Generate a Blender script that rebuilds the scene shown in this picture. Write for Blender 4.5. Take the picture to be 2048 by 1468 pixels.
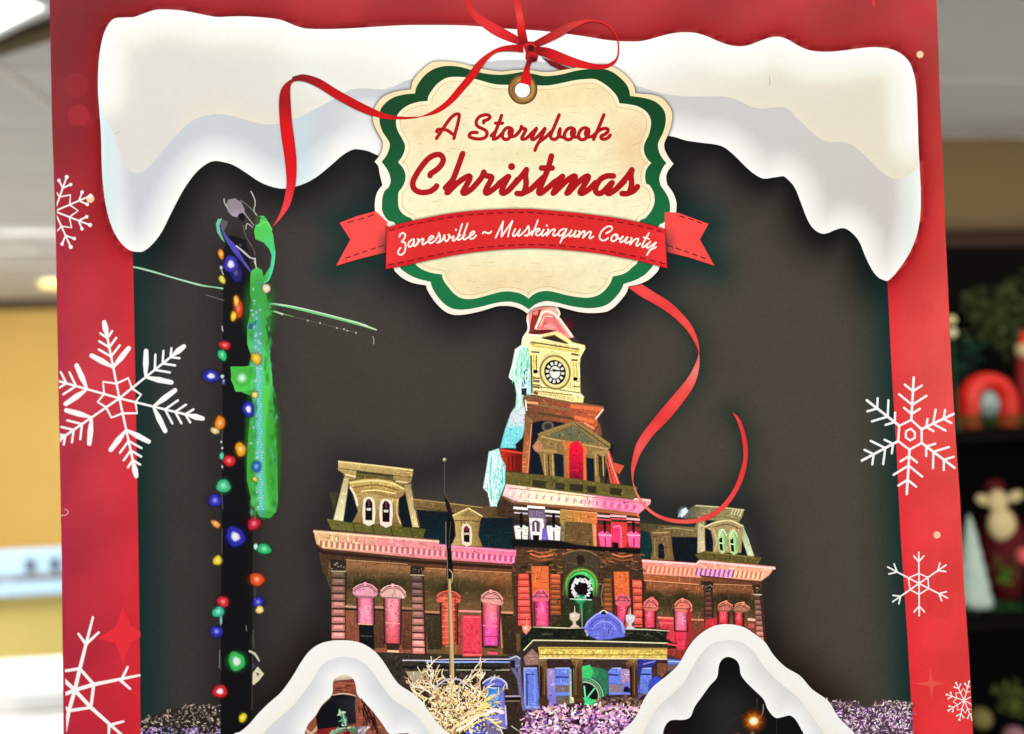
import bpy, math, random
import numpy as np
from mathutils import Vector, Matrix
from mathutils.geometry import delaunay_2d_cdt
random.seed(7); rng = np.random.default_rng(7)
S = bpy.context.scene
for o in list(bpy.data.objects): bpy.data.objects.remove(o)

# ------------------------------------------------------------------ camera
FPX, PW, PH, DIST = 1600.0, 2048.0, 1468.0, 0.535
CAMZ = 1.5
Hc = Vector((0.993, 0.030, 0.114)); Uc = Vector((-0.033, 0.999, 0.028)).normalized()
Hc = (Hc - Uc*Hc.dot(Uc)).normalized()
Nc = Uc.cross(Hc)
if Nc.z < 0: Nc = -Nc
right = Vector((Hc.x, Nc.x, Uc.x)); up = Vector((Hc.y, Nc.y, Uc.y)); fwd = Vector((Hc.z, Nc.z, Uc.z))
CAM = Vector((0, 0, CAMZ))
cd = bpy.data.cameras.new('camera'); cam = bpy.data.objects.new('camera', cd); S.collection.objects.link(cam)
M = Matrix((right, up, -fwd)).transposed().to_4x4(); M.translation = CAM
cam.matrix_world = M
cd.sensor_width = 36; cd.lens = 36*FPX/PW; cd.clip_start = 0.02; cd.clip_end = 60
cd.dof.use_dof = True; cd.dof.focus_distance = 0.545; cd.dof.aperture_fstop = 2.9
S.camera = cam
S.render.resolution_x = 1024; S.render.resolution_y = 734

# ------------------------------------------------------------------ light
w = bpy.data.worlds.new('World'); S.world = w; w.use_nodes = True
bg = w.node_tree.nodes['Background']; bg.inputs[0].default_value = (1.0, 0.99, 0.97, 1); bg.inputs[1].default_value = 0.70
def area(name, loc, target, sx, sy, power, col=(1, 1, 1)):
    l = bpy.data.lights.new(name, 'AREA'); l.shape = 'RECTANGLE'; l.size = sx; l.size_y = sy; l.energy = power; l.color = col
    o = bpy.data.objects.new(name, l); S.collection.objects.link(o); o.location = loc
    o.rotation_euler = (Vector(target)-Vector(loc)).to_track_quat('-Z', 'Y').to_euler(); return o
area('ceiling_lamp_light', (-0.3, -1.6, 2.45), (0.1, 0.53, 1.5), 1.6, 1.2, 38, (1, 0.98, 0.95))
area('room_fill_light', (-2.9, 4.4, 2.42), (-3.0, 5.2, 0), 2.0, 2.0, 225, (0.96, 0.98, 1))  # unseen fill added to brighten the ceiling and wall on the left
area('room_fill_light', (3.0, 5.2, 2.42), (3.0, 5.4, 0), 2.0, 2.0, 55, (1, 0.97, 0.92))  # unseen fill added to brighten the right side of the room
area('shelf_fill_light', (1.3, 0.2, 2.4), (1.2, 1.6, 1.3), 0.8, 0.3, 5, (1, 0.97, 0.9))  # unseen area light added to brighten the shelf and its ornaments
S.view_settings.view_transform = 'Standard'; S.view_settings.look = 'None'
S.view_settings.exposure = 0.0; S.view_settings.gamma = 1.0
S.cycles.transparent_max_bounces = 48
KB = 0.84

# ------------------------------------------------------------------ helpers
def Z(x0, y0, s, pts): return [(x0+x/s, y0+y/s) for x, y in pts]
zA=lambda p:Z(640,100,2.56,p);  zB=lambda p:Z(500,0,2.56,p);   zC=lambda p:Z(380,380,3.67,p)
zD=lambda p:Z(940,600,3.4947,p);zE=lambda p:Z(600,900,3.2622,p);zF=lambda p:Z(1000,950,4.5875,p)
zG=lambda p:Z(1240,980,4.0778,p);zH=lambda p:Z(1020,1200,5.389,p);zI=lambda p:Z(480,1240,3.531,p)
zJ=lambda p:Z(1240,1220,3.413,p);zK=lambda p:Z(980,600,6.673,p);zL=lambda p:Z(860,210,5.389,p)
zM=lambda p:Z(810,295,4.2667,p);zN=lambda p:Z(780,430,7.314,p);zO=lambda p:Z(1050,430,7.314,p)
zP=lambda p:Z(740,110,5.4375,p);zQ=lambda p:Z(740,360,5.2438,p);zR=lambda p:Z(1050,110,5.4375,p)
zS=lambda p:Z(1050,360,5.2438,p);zT=lambda p:Z(110,620,4.078,p);zU=lambda p:Z(840,1300,8.736,p)
zV=lambda p:Z(590,1340,9.309,p);zW=lambda p:Z(1270,40,6.1156,p);zX=lambda p:Z(1560,60,4.5875,p)
zY=lambda p:Z(1330,260,3.864,p);za=lambda p:Z(180,150,3.413,p);zb=lambda p:Z(1200,560,2.879,p)
zc=lambda p:Z(270,1200,5.478,p);zd=lambda p:Z(100,1190,5.28,p);ze=lambda p:Z(1840,1330,10.64,p)
z1=lambda p:Z(0,0,2.0,p);z2=lambda p:Z(1640,0,2.0,p);z3=lambda p:Z(1640,734,2.0,p);z4=lambda p:Z(0,734,2.0,p)
zg=lambda p:Z(380,740,2.0166,p)

def ray(u, v):
    return right*((u-PW/2)/FPX) + up*((PH/2-v)/FPX) + fwd
def at(u, v, y):
    d = ray(u, v); return CAM + d*(y/d.y)
def plane_pts(P, y):            # artwork drawing units -> points on the printed face
    P = np.asarray(P, float)
    r = np.array(right); u_ = np.array(up); f = np.array(fwd)
    d = np.outer((P[:, 0]-PW/2)/FPX, r) + np.outer((PH/2-P[:, 1])/FPX, u_) + f
    t = y/d[:, 1]
    return np.array(CAM)[None, :] + d*t[:, None]
def lin(c):
    c = np.clip(np.asarray(c, float)/255.0, 0, 1)
    return np.where(c <= 0.04045, c/12.92, ((c+0.055)/1.055)**2.4)
def crom(pts, n=6, closed=False):
    P = [np.array(p, float) for p in pts]; N = len(P)
    if N < 3: return [tuple(p) for p in P]
    out = []
    rngi = range(N if closed else N-1)
    for i in rngi:
        if closed: p0, p1, p2, p3 = P[(i-1) % N], P[i], P[(i+1) % N], P[(i+2) % N]
        else: p0, p1, p2, p3 = P[max(i-1, 0)], P[i], P[i+1], P[min(i+2, N-1)]
        for k in range(n):
            t = k/n
            q = 0.5*((2*p1)+(-p0+p2)*t+(2*p0-5*p1+4*p2-p3)*t*t+(-p0+3*p1-3*p2+p3)*t**3)
            out.append(tuple(q))
    if not closed: out.append(tuple(P[-1]))
    return out
def resamp(pts, n):
    P = np.array(pts, float); d = np.r_[0, np.cumsum(np.hypot(*np.diff(P, axis=0).T))]
    t = np.linspace(0, d[-1], n)
    return np.c_[np.interp(t, d, P[:, 0]), np.interp(t, d, P[:, 1])]
def sdist(X, Y, poly, closed=True):
    P = np.asarray(poly, float); Q = np.roll(P, -1, axis=0)
    if not closed: P, Q = P[:-1], Q[:-1]
    best = np.full(X.shape, 1e9)
    for (ax, ay), (bx, by) in zip(P, Q):
        dx, dy = bx-ax, by-ay; L = dx*dx+dy*dy+1e-12
        t = np.clip(((X-ax)*dx+(Y-ay)*dy)/L, 0, 1)
        best = np.minimum(best, np.hypot(X-ax-t*dx, Y-ay-t*dy))
    return best
def inside(X, Y, poly):
    P = np.asarray(poly, float); r = np.zeros(X.shape, bool); n = len(P)
    for i in range(n):
        x1, y1 = P[i]; x2, y2 = P[i-1]
        if y1 == y2: continue
        c = ((y1 > Y) != (y2 > Y)) & (X < (x2-x1)*(Y-y1)/(y2-y1)+x1); r ^= c
    return r
def gx(x0, c0, x1, c1):
    return lambda X, Y: np.array(c0)[None, :]*(1-np.clip((X-x0)/(x1-x0), 0, 1))[:, None]+np.array(c1)[None, :]*np.clip((X-x0)/(x1-x0), 0, 1)[:, None]
def gy(y0, c0, y1, c1):
    return lambda X, Y: np.array(c0)[None, :]*(1-np.clip((Y-y0)/(y1-y0), 0, 1))[:, None]+np.array(c1)[None, :]*np.clip((Y-y0)/(y1-y0), 0, 1)[:, None]
def mixc(a, b, t): return a*(1-t)[:, None]+np.asarray(b, float)[None, :]*t[:, None]

# ---- materials
def print_mat(name, grain, blotch, rough, alpha=False, bscale=260, gscale=1500):
    m = bpy.data.materials.new(name); m.use_nodes = True; nt = m.node_tree; N = nt.nodes; L = nt.links
    b = N['Principled BSDF']; b.inputs['Roughness'].default_value = rough
    b.inputs['Specular IOR Level'].default_value = 0.05
    a = N.new('ShaderNodeVertexColor'); a.layer_name = 'ink'
    tc = N.new('ShaderNodeTexCoord')
    n1 = N.new('ShaderNodeTexNoise'); n1.inputs['Scale'].default_value = gscale; n1.inputs['Detail'].default_value = 1.5
    n2 = N.new('ShaderNodeTexNoise'); n2.inputs['Scale'].default_value = bscale; n2.inputs['Detail'].default_value = 4
    for n in (n1, n2): L.new(tc.outputs['Object'], n.inputs['Vector'])
    def mr(n, amt):
        r = N.new('ShaderNodeMapRange'); r.inputs[1].default_value = 0.3; r.inputs[2].default_value = 0.7
        r.inputs[3].default_value = 1-amt; r.inputs[4].default_value = 1+amt; L.new(n.outputs[0], r.inputs[0]); return r
    r1, r2 = mr(n1, grain), mr(n2, blotch)
    mu = N.new('ShaderNodeMath'); mu.operation = 'MULTIPLY'; L.new(r1.outputs[0], mu.inputs[0]); L.new(r2.outputs[0], mu.inputs[1])
    v = N.new('ShaderNodeVectorMath'); v.operation = 'SCALE'; L.new(a.outputs['Color'], v.inputs[0]); L.new(mu.outputs[0], v.inputs['Scale'])
    L.new(v.outputs[0], b.inputs['Base Color'])
    if alpha: L.new(a.outputs['Alpha'], b.inputs['Alpha'])
    return m
PR = {(0, 0): print_mat('print_ink', 0.05, 0.012, 0.5), (0, 1): print_mat('print_ink_soft', 0.05, 0.012, 0.5, True),
      (1, 0): print_mat('photo_print', 0.08, 0.15, 0.5, False, 600), (1, 1): print_mat('photo_print_soft', 0.08, 0.12, 0.5, True, 700),
      (2, 0): print_mat('night_print', 0.11, 0.03, 0.5, False, 60, 1100), (3, 0): print_mat('paper_print', 0.03, 0.05, 0.5, False, 90, 900),
      (4, 0): print_mat('red_print', 0.08, 0.04, 0.5, False, 70, 1300)}
STEP = 5e-6
def link(ob, parent=None):
    S.collection.objects.link(ob)
    if parent is not None: ob.parent = parent; ob.matrix_parent_inverse = Matrix.Identity(4)
    return ob
CELL = 4.0
HM = np.zeros((460, 620), np.int32)      # printing order kept as thin as possible: height map of ink layers
def next_layer(P, F):
    ix = np.clip(((P[:, 0]+200)/CELL).astype(int), 0, 619); iy = np.clip(((P[:, 1]+200)/CELL).astype(int), 0, 459)
    cells = set()
    for f in F:
        a = ix[list(f)]; b = iy[list(f)]; x0, x1, y0, y1 = a.min(), a.max(), b.min(), b.max()
        if x1-x0 > 3 and y1-y0 > 3 and len(f) == 4:      # long slanted quad: walk along it
            p = P[list(f)]; m0 = (p[0]+p[3])/2; m1 = (p[1]+p[2])/2; hw = max(np.hypot(*(p[0]-p[3])), np.hypot(*(p[1]-p[2])))/2
            n = int(np.hypot(*(m1-m0))/CELL*1.5)+2; r = int(hw/CELL)+1
            for k in range(n+1):
                q = m0+(m1-m0)*k/n; cx, cy = int((q[0]+200)/CELL), int((q[1]+200)/CELL)
                for u in range(cx-r, cx+r+1):
                    for v in range(cy-r, cy+r+1): cells.add((min(max(v, 0), 459), min(max(u, 0), 619)))
        else:
            for u in range(x0, x1+1):
                for v in range(y0, y1+1): cells.add((v, u))
    c = np.array(list(cells)); h = HM[c[:, 0], c[:, 1]].max()+1; HM[c[:, 0], c[:, 1]] = h
    return h
class Ink:
    """collects printed shapes in drawing units and lays them on the face of the board"""
    def __init__(s, kind=0, soft=False, clip=None, detail=60):
        s.V = []; s.C = []; s.F = []; s.kind = kind; s.soft = soft; s.clip = clip; s.n = 0; s.detail = detail; s.feather = False
    def _add(s, P, col, F, ramp=None):
        P = np.asarray(P, float).reshape(-1, 2)
        if callable(col): c = np.asarray(col(P[:, 0], P[:, 1]), float)
        else:
            c = np.asarray(col, float)
            if c.ndim == 1: c = np.repeat(c[None, :], len(P), 0)
        if c.shape[1] == 3: c = np.c_[c, np.ones(len(P))]
        if s.clip:
            F, P, c, ramp = s._clip(F, P, c, ramp)
            if not len(F): return
        cc = np.c_[lin(c[:, :3])*KB*(1.2 if s.kind == 1 else 1.0), c[:, 3]]
        off = next_layer(P, F)*STEP + (0 if ramp is None else np.asarray(ramp)*STEP)
        P3 = plane_pts(P, 1.0); d = P3-np.array(CAM); t = (DIST-off)
        P3 = np.array(CAM)+d*(t[:, None] if np.ndim(t) else t)
        b = s.n; s.V.append(P3); s.C.append(cc); s.F += [tuple(b+i for i in f) for f in F]; s.n += len(P)
    def _clip(s, F, P, c, ramp):
        Pn = [tuple(p) for p in P]; Cn = [tuple(x) for x in c]; R = list(ramp) if ramp is not None else [0]*len(Pn); Fo = []
        for f in F:
            poly = [(Pn[i], Cn[i], R[i]) for i in f]
            for (x1, y1, x2, y2) in s.clip:     # keep the left side of the directed line
                out = []
                def sd(p): return (x2-x1)*(p[1]-y1)-(y2-y1)*(p[0]-x1)
                for i in range(len(poly)):
                    A, B = poly[i-1], poly[i]; da, db = sd(A[0]), sd(B[0])
                    if (da >= 0) != (db >= 0):
                        t = da/(da-db)
                        out.append((tuple(A[0][k]+(B[0][k]-A[0][k])*t for k in (0, 1)), tuple(A[1][k]+(B[1][k]-A[1][k])*t for k in range(4)), A[2]+(B[2]-A[2])*t))
                    if db >= 0: out.append(B)
                poly = out
                if len(poly) < 3: break
            if len(poly) >= 3:
                b = len(Pn)
                for p in poly: Pn.append(p[0]); Cn.append(p[1]); R.append(p[2])
                Fo.append(tuple(range(b, b+len(poly))))
        used = sorted({i for f in Fo for i in f}); mp = {u: k for k, u in enumerate(used)}
        return [tuple(mp[i] for i in f) for f in Fo], np.array([Pn[i] for i in used]).reshape(-1, 2), np.array([Cn[i] for i in used]).reshape(-1, 4), np.array([R[i] for i in used])
    def poly(s, pts, col, smooth=0, grid=0, hole=None):
        if smooth: pts = crom(pts, smooth, True)
        pts = [tuple(map(float, p)) for p in pts]
        V = [Vector(p) for p in pts]; nb = len(V)
        if grid:
            A = np.array(pts); xs = np.arange(A[:, 0].min()+grid*0.5, A[:, 0].max(), grid); ys = np.arange(A[:, 1].min()+grid*.5, A[:, 1].max(), grid)
            GX, GY = np.meshgrid(xs, ys); GX = GX.ravel(); GY = GY.ravel()
            ok = inside(GX, GY, pts); GX = GX[ok]; GY = GY[ok]
            if len(GX):
                ok = sdist(GX, GY, pts) > grid*0.35
                V += [Vector((a, b)) for a, b in zip(GX[ok], GY[ok])]
        vo, eo, fo, *_ = delaunay_2d_cdt(V, [], [list(range(nb))], 1, 1e-5)
        s._add(np.array([tuple(v) for v in vo]), col, [tuple(f) for f in fo])
        if s.kind == 1 and s.detail:
            A = np.array(pts); B = np.roll(A, -1, 0); ar = abs(0.5*np.sum(A[:, 0]*B[:, 1]-B[:, 0]*A[:, 1]))
            if ar > 60 and not s.soft:      # soft printed edge
                s.feather = True; m = len(A); sg = np.sum(A[:, 0]*B[:, 1]-B[:, 0]*A[:, 1]) > 0
                T = B-np.roll(A, 1, 0); T /= np.hypot(T[:, 0], T[:, 1])[:, None]+1e-9; N_ = np.c_[T[:, 1], -T[:, 0]]*(1 if sg else -1)
                O = A+N_*2.2; Cc = np.asarray(col(A[:, 0], A[:, 1]), float)[:, :3] if callable(col) else np.repeat(np.asarray(col, float)[None, :3], m, 0)
                s._add(np.vstack([A, O]), np.vstack([np.c_[Cc, np.full(m, .85)], np.c_[Cc, np.zeros(m)]]), [(i, (i+1) % m, m+(i+1) % m, m+i) for i in range(m)])
            if ar > 90 and not s.soft: s.fleck(A, col, int(min(900, ar/s.detail)))
    def fleck(s, A, col, n):        # fine light and dark grain of the printed night photograph
        x0, y0 = A.min(0); x1, y1 = A.max(0); y1 = min(y1, 1485)
        if y1 <= y0: return
        X = rng.uniform(x0, x1, n*2); Y = rng.uniform(y0, y1, n*2); ok = inside(X, Y, A)
        X, Y = X[ok][:n], Y[ok][:n]
        if not len(X): return
        ok = sdist(X, Y, A) > 1.6; X, Y = X[ok], Y[ok]
        if not len(X): return
        C = np.asarray(col(X, Y), float)[:, :3] if callable(col) else np.repeat(np.asarray(col, float)[None, :3], len(X), 0)
        D = sdist(X, Y, A)
        for x, y, c, dd in zip(X, Y, C, D):
            v = random.random() < .5; L = min(random.uniform(3, 11), dd*1.7+1); w_ = random.uniform(.8, 1.9)
            sl = random.gauss(0.08, .07)
            f = random.choice([.62, .74, .84, 1.14, 1.26, 1.4])
            cc = np.clip(c*f+(6 if f > 1 else 0), 0, 255)
            if v: dx, dy = L*.5*-sl*.6, L*.5
            else: dx, dy = L*.5, L*.5*sl
            s._add([(x-dx-(w_/2 if v else 0), y-dy-(0 if v else w_/2)), (x+dx-(w_/2 if v else 0), y+dy-(0 if v else w_/2)), (x+dx+(w_/2 if v else 0), y+dy+(0 if v else w_/2)), (x-dx+(w_/2 if v else 0), y-dy+(0 if v else w_/2))], cc, [(0, 1, 2, 3)])
    def quad(s, rects, col):       # many small non-overlapping quads on one layer
        P = []; F = []; C = []
        for k, r in enumerate(rects):
            b = len(P); P += list(r); F.append(tuple(range(b, b+len(r))))
            if isinstance(col, list): C += [col[k]]*len(r)
        s._add(P, np.array(C, float) if isinstance(col, list) else col, F)
    def stroke(s, pts, wd, col, smooth=4, caps=True, closed=False, feather=0):
        P = np.array(crom(pts, smooth, closed) if smooth else pts, float)
        if closed: P = np.vstack([P, P[:1]])
        keep = np.r_[True, np.hypot(*np.diff(P, axis=0).T) > 1e-3]; P = P[keep]
        n = len(P)
        T = np.gradient(P, axis=0)
        if closed: T[0] = T[-1] = (P[1]-P[0])+(P[-1]-P[-2])
        T /= np.hypot(T[:, 0], T[:, 1])[:, None]+1e-9
        Nn = np.c_[-T[:, 1], T[:, 0]]
        W = (np.interp(np.linspace(0, 1, n), np.linspace(0, 1, len(wd)), wd) if np.ndim(wd) else np.full(n, wd))/2
        A = P+Nn*W[:, None]; B = P-Nn*W[:, None]
        V = np.vstack([A, B]); F = [(i, i+1, n+i+1, n+i) for i in range(n-1)]
        R = np.r_[np.arange(n), np.arange(n)]*0.8/n
        V = [tuple(v) for v in V]; R = list(R)
        if caps and not closed:
            for (c, t, wv, i0, i1, rr) in ((P[0], -T[0], W[0], 0, n, 0), (P[-1], T[-1], W[-1], n-1, 2*n-1, .8)):
                a0 = math.atan2(*( (Nn[0] if i0 == 0 else Nn[-1])[::-1])); sg = 1 if i0 == 0 else -1
                idx = [i0]
                for k in range(1, 6):
                    a = a0+sg*math.pi*k/6; idx.append(len(V)); V.append((c[0]+wv*math.cos(a), c[1]+wv*math.sin(a))); R.append(rr)
                idx.append(i1); F.append(tuple(idx))
        s._add(V, col, F, R)
    def band(s, e1, e2, col, n=40, smooth=5):      # ribbon between two edges
        A = resamp(crom(e1, smooth), n); B = resamp(crom(e2, smooth), n)
        P = np.empty((n*3, 2)); P[0::3] = A; P[1::3] = (A+B)/2; P[2::3] = B
        F = []
        for i in range(n-1):
            for k in (0, 1): F.append((3*i+k, 3*i+k+1, 3*i+4+k, 3*i+3+k))
        if callable(col) or np.ndim(col) == 1: c = col
        else:
            t = np.linspace(0, 1, len(col)); cc = np.array(col, float)
            cn = np.stack([np.interp(np.linspace(0, 1, n), t, cc[:, k]) for k in range(3)], 1); c = np.repeat(cn, 3, 0)
            c[1::3] *= 1.0; c[0::3] *= 0.93; c[2::3] *= 0.95
        s._add(P, c, F, np.repeat(np.arange(n)*0.6/n, 3))
    def blob(s, c, rx, ry, stops, rot=0, seg=20, wob=0.0):     # radial shape; stops = [(r, (r,g,b,a))]
        P = [c]; C = [stops[0][1]]; F = []; ph = [random.uniform(0, 6.28) for _ in range(3)]
        cr, sr = math.cos(rot), math.sin(rot)
        for j, (r, col) in enumerate(stops[1:]):
            for k in range(seg):
                a = 2*math.pi*k/seg; q = r*(1+wob*math.sin(2*a+ph[0])+wob*.7*math.sin(3*a+ph[1])+wob*.5*math.sin(5*a+ph[2]))
                x, y = rx*q*math.cos(a), ry*q*math.sin(a)
                P.append((c[0]+x*cr-y*sr, c[1]+x*sr+y*cr)); C.append(col)
            b = 1+j*seg
            for k in range(seg):
                k2 = (k+1) % seg
                if j == 0: F.append((0, b+k, b+k2))
                else: F.append((b-seg+k, b+k, b+k2, b-seg+k2))
        C = np.array([tuple(x)+((1,) if len(x) == 3 else ()) for x in C], float)
        s._add(P, C, F)
    def disc(s, c, r, col, ry=None): s.blob(c, r, ry or r, [(0, col), (1, col)], seg=24)
    def build(s, name, parent, label=None):
        V = np.vstack(s.V); C = np.vstack(s.C)
        org = np.array(parent_loc(parent))
        me = bpy.data.meshes.new(name); me.from_pydata([tuple(v) for v in (V-org)], [], s.F)
        ca = me.color_attributes.new('ink', 'FLOAT_COLOR', 'POINT'); ca.data.foreach_set('color', C.ravel().astype(np.float32))
        key = (s.kind, 1 if (s.soft or s.feather) else 0)
        me.materials.append(PR.get(key, PR[(0, 1)]))
        o = link(bpy.data.objects.new(name, me), parent)
        if label: o['label'] = label
        return o
def parent_loc(p):
    v = Vector((0, 0, 0))
    while p is not None: v += Vector(p.location); p = p.parent
    return v
def thing(name, label, cat, loc, group=None):
    o = bpy.data.objects.new(name, None); o.empty_display_size = 0.05; S.collection.objects.link(o); o.location = loc
    o['label'] = label; o['category'] = cat
    if group: o['group'] = group
    return o

# ------------------------------------------------------------------ the printed display board
BASE = at(1020, 1600, DIST); BASE.y = DIST+0.006
board = thing('display_board', 'tall red printed Christmas poster board with snow-capped arches, a gift tag and a lit courthouse', 'poster board', BASE)
EL = [(95,-160),(99,0),(104,250),(111,450),(116,734),(121,990),(123,1100),(127,1468),(129,1600)]
ER = [(1948,1500),(1946,1468),(1938,1309),(1928,1169),(1920,994),(1912,884),(1903,734),(1896,575),(1890,450),(1885,300),(1880,200),(1877,100),(1873,0),(1867,-160)]
ER = [(1951,1600)]+ER
OUT = EL[::1]+ER[::1]
# backing slab (foam board, 6 mm)
Pf = plane_pts(OUT, 1.0); Pf = np.array(CAM)+(Pf-np.array(CAM))*DIST-np.array(BASE)
nO = len(OUT); Vb = [tuple(p) for p in Pf]+[(p[0], p[1]+0.006, p[2]) for p in Pf]
me = bpy.data.meshes.new('backing'); me.from_pydata(Vb, [], [tuple(range(nO))[::-1], tuple(range(nO, 2*nO))]+[(i, (i+1) % nO, nO+(i+1) % nO, nO+i) for i in range(nO)])
mb = bpy.data.materials.new('foam_board'); mb.use_nodes = True; nb_ = mb.node_tree.nodes['Principled BSDF']
nb_.inputs['Base Color'].default_value = (0.5, 0.47, 0.45, 1); nb_.inputs['Roughness'].default_value = 0.7
me.materials.append(mb); link(bpy.data.objects.new('backing', me), board)

# outlines ------------------------------------------------------------
TOPL = [(196,180),(197,130),(203,85),(213,55),(227,38),(245,35),(268,34),(285,28),(310,20),(335,19),(370,22),(410,30),(435,34),(460,33),(500,33),(558,39),(598,54),(629,58),(695,57),(793,51),(851,50),(930,51),(1008,57),(1086,62),(1164,72),(1222,81),(1268,83)]\
 + zW([(120,250),(270,210),(400,175),(520,155),(620,150),(750,160),(880,200),(1020,260),(1150,305),(1280,322),(1400,305),(1530,255),(1650,215),(1760,205),(1860,235),(1950,285)])\
 + zX([(100,105),(200,160),(290,190),(420,200),(550,192),(700,172),(850,158),(970,165),(1070,195),(1150,250),(1200,320),(1235,430),(1252,560),(1262,780),(1268,1000)])
LOW = zX([(1280,1250),(1292,1468)])+zY([(1976,450),(1976,600),(1965,720),(1940,830),(1895,940),(1840,1030),(1780,1110),(1735,1155),(1715,1165),(1700,1163),(1650,1140),(1600,1080),(1550,980),(1500,860),(1440,790),(1380,758),(1320,770),(1260,795),(1210,800),(1150,765),(1100,690),(1050,560),(1000,440),(930,365),(900,358),(830,368),(760,375),(690,340),(620,280),(540,200),(460,135),(390,112),(280,98),(160,80),(30,45)])\
 + [(1250,262),(1050,255),(900,290),(850,322),(790,322)] + za([(1965,548),(1900,520),(1840,508),(1790,510),(1720,550),(1640,620),(1540,700),(1440,750),(1330,775),(1250,765),(1160,730),(1070,670),(980,615),(900,592),(845,587),(790,610),(720,670),(640,780),(560,930),(490,1070),(430,1150),(370,1200),(320,1207),(260,1190),(200,1130),(150,1040),(110,900),(88,740),(80,600),(75,400),(62,220)])
SNOW = crom(TOPL+LOW, 4, True)
FRT = za([(64,190),(110,290),(150,380),(190,500),(230,600),(270,655),(320,672),(370,655),(440,585),(520,490),(600,400),(680,325),(760,285),(860,268),(960,275),(1060,305),(1160,333),(1230,337),(1290,330),(1400,300),(1500,250),(1620,190),(1720,130),(1790,98),(1870,90),(1960,98)])+zP([(60,372),(150,372),(250,345),(350,300),(460,262)])\
 + [(1000,120),(1150,135)]+zW([(0,800),(200,860),(400,910),(600,932),(800,935),(1000,932),(1150,945),(1280,990),(1420,1060),(1550,1082),(1680,1072),(1790,1060),(1880,1095),(1950,1155)])+zX([(100,750),(200,850),(300,945),(400,1015),(480,1028),(600,1032),(700,1080),(820,1190),(920,1290),(1010,1350),(1080,1365),(1150,1345),(1210,1310),(1268,1262)])
BADGE_OUT = [zP([(1560,165),(1440,180),(1320,170),(1200,145),(1080,115),(960,85),(850,72),(720,72),(650,95),(570,160),(500,230),(460,300),(448,375)]),
 zP([(448,375),(350,385),(240,410),(150,450),(90,510),(45,590),(30,690),(50,770),(90,850),(130,920),(140,970),(130,1040),(100,1100),(50,1160)]),
 zP([(50,1160),(90,1210),(105,1290),(135,1415)]),
 zP([(135,1415)])+zQ([(80,120),(55,200),(50,290),(60,360),(90,410),(140,460),(200,500),(220,700),(245,915),(290,985),(360,1040),(450,1080),(590,1105)]),
 zQ([(590,1105),(600,1150),(640,1220),(700,1300),(780,1375),(860,1410),(950,1415),(1080,1395),(1200,1365),(1330,1325),(1440,1320),(1530,1335),(1600,1365)])+zS([(25,1400)]),
 zS([(25,1400),(70,1355),(130,1330),(220,1318),(340,1328),(450,1355),(560,1383),(680,1395),(800,1390),(880,1370),(960,1310),(1030,1230),(1070,1170),(1085,1115)]),
 zS([(1085,1115),(1200,1090),(1290,1050),(1360,990),(1410,915),(1440,700),(1465,510),(1520,470),(1570,390),(1588,300),(1585,220),(1550,130),(1500,60)])+zR([(1545,1400),(1535,1330),(1555,1260),(1615,1185)]),
 zR([(1615,1185),(1560,1110),(1520,1030),(1515,960),(1540,900),(1580,800),(1600,690),(1595,610),(1550,530),(1490,470),(1400,435),(1300,425),(1200,415)]),
 zR([(1200,415),(1185,340),(1130,260),(1060,190),(980,140),(900,112),(760,110),(640,125),(520,145),(400,165),(300,182),(200,185),(120,175),(40,160)])]
GREEN_OUT = [zP([(1660,180),(1560,200),(1420,215),(1280,205),(1180,185),(1060,150),(960,125),(840,118),(740,135),(660,170),(580,235),(520,320),(497,370),(490,418)]),
 zP([(490,418),(400,425),(300,445),(220,480),(150,540),(112,600),(102,680),(110,760),(140,840),(180,900),(210,950),(215,990),(195,1060),(160,1120),(125,1160)]),
 zP([(125,1160),(170,1220),(205,1280),(222,1340),(222,1390),(200,1440)])+zQ([(150,120),(128,200),(125,290),(130,330),(160,390),(200,430),(270,470),(280,700),(310,905),(360,960),(430,1005),(520,1040),(636,1068)]),
 zQ([(636,1068),(645,1110),(680,1180),(740,1260),(800,1315),(870,1350),(960,1360),(1060,1350),(1180,1325),(1320,1290),(1450,1275),(1540,1290),(1610,1320),(1669,1360)]),
 zS([(42,1358),(100,1310),(170,1280),(240,1270),(330,1285),(450,1315),(560,1335),(680,1345),(800,1330),(880,1295),(950,1230),(1010,1150),(1035,1090)]),
 zS([(1035,1090),(1100,1070),(1180,1040),(1260,990),(1310,940),(1345,885),(1380,700),(1400,490),(1450,450),(1500,390),(1520,330),(1520,250),(1500,180),(1460,110),(1425,60)])+zR([(1465,1380),(1462,1330),(1480,1270),(1510,1210),(1540,1175)]),
 zR([(1540,1175),(1500,1130),(1465,1070),(1447,1000),(1450,950),(1480,890),(1510,820),(1530,730),(1528,650),(1505,590),(1450,530),(1380,490),(1290,465),(1200,452),(1143,445)]),
 zR([(1143,445),(1135,390),(1110,330),(1060,270),(990,210),(920,170),(850,152),(700,152),(560,170),(420,205),(300,225),(200,228),(120,210),(65,200)])]
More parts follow.
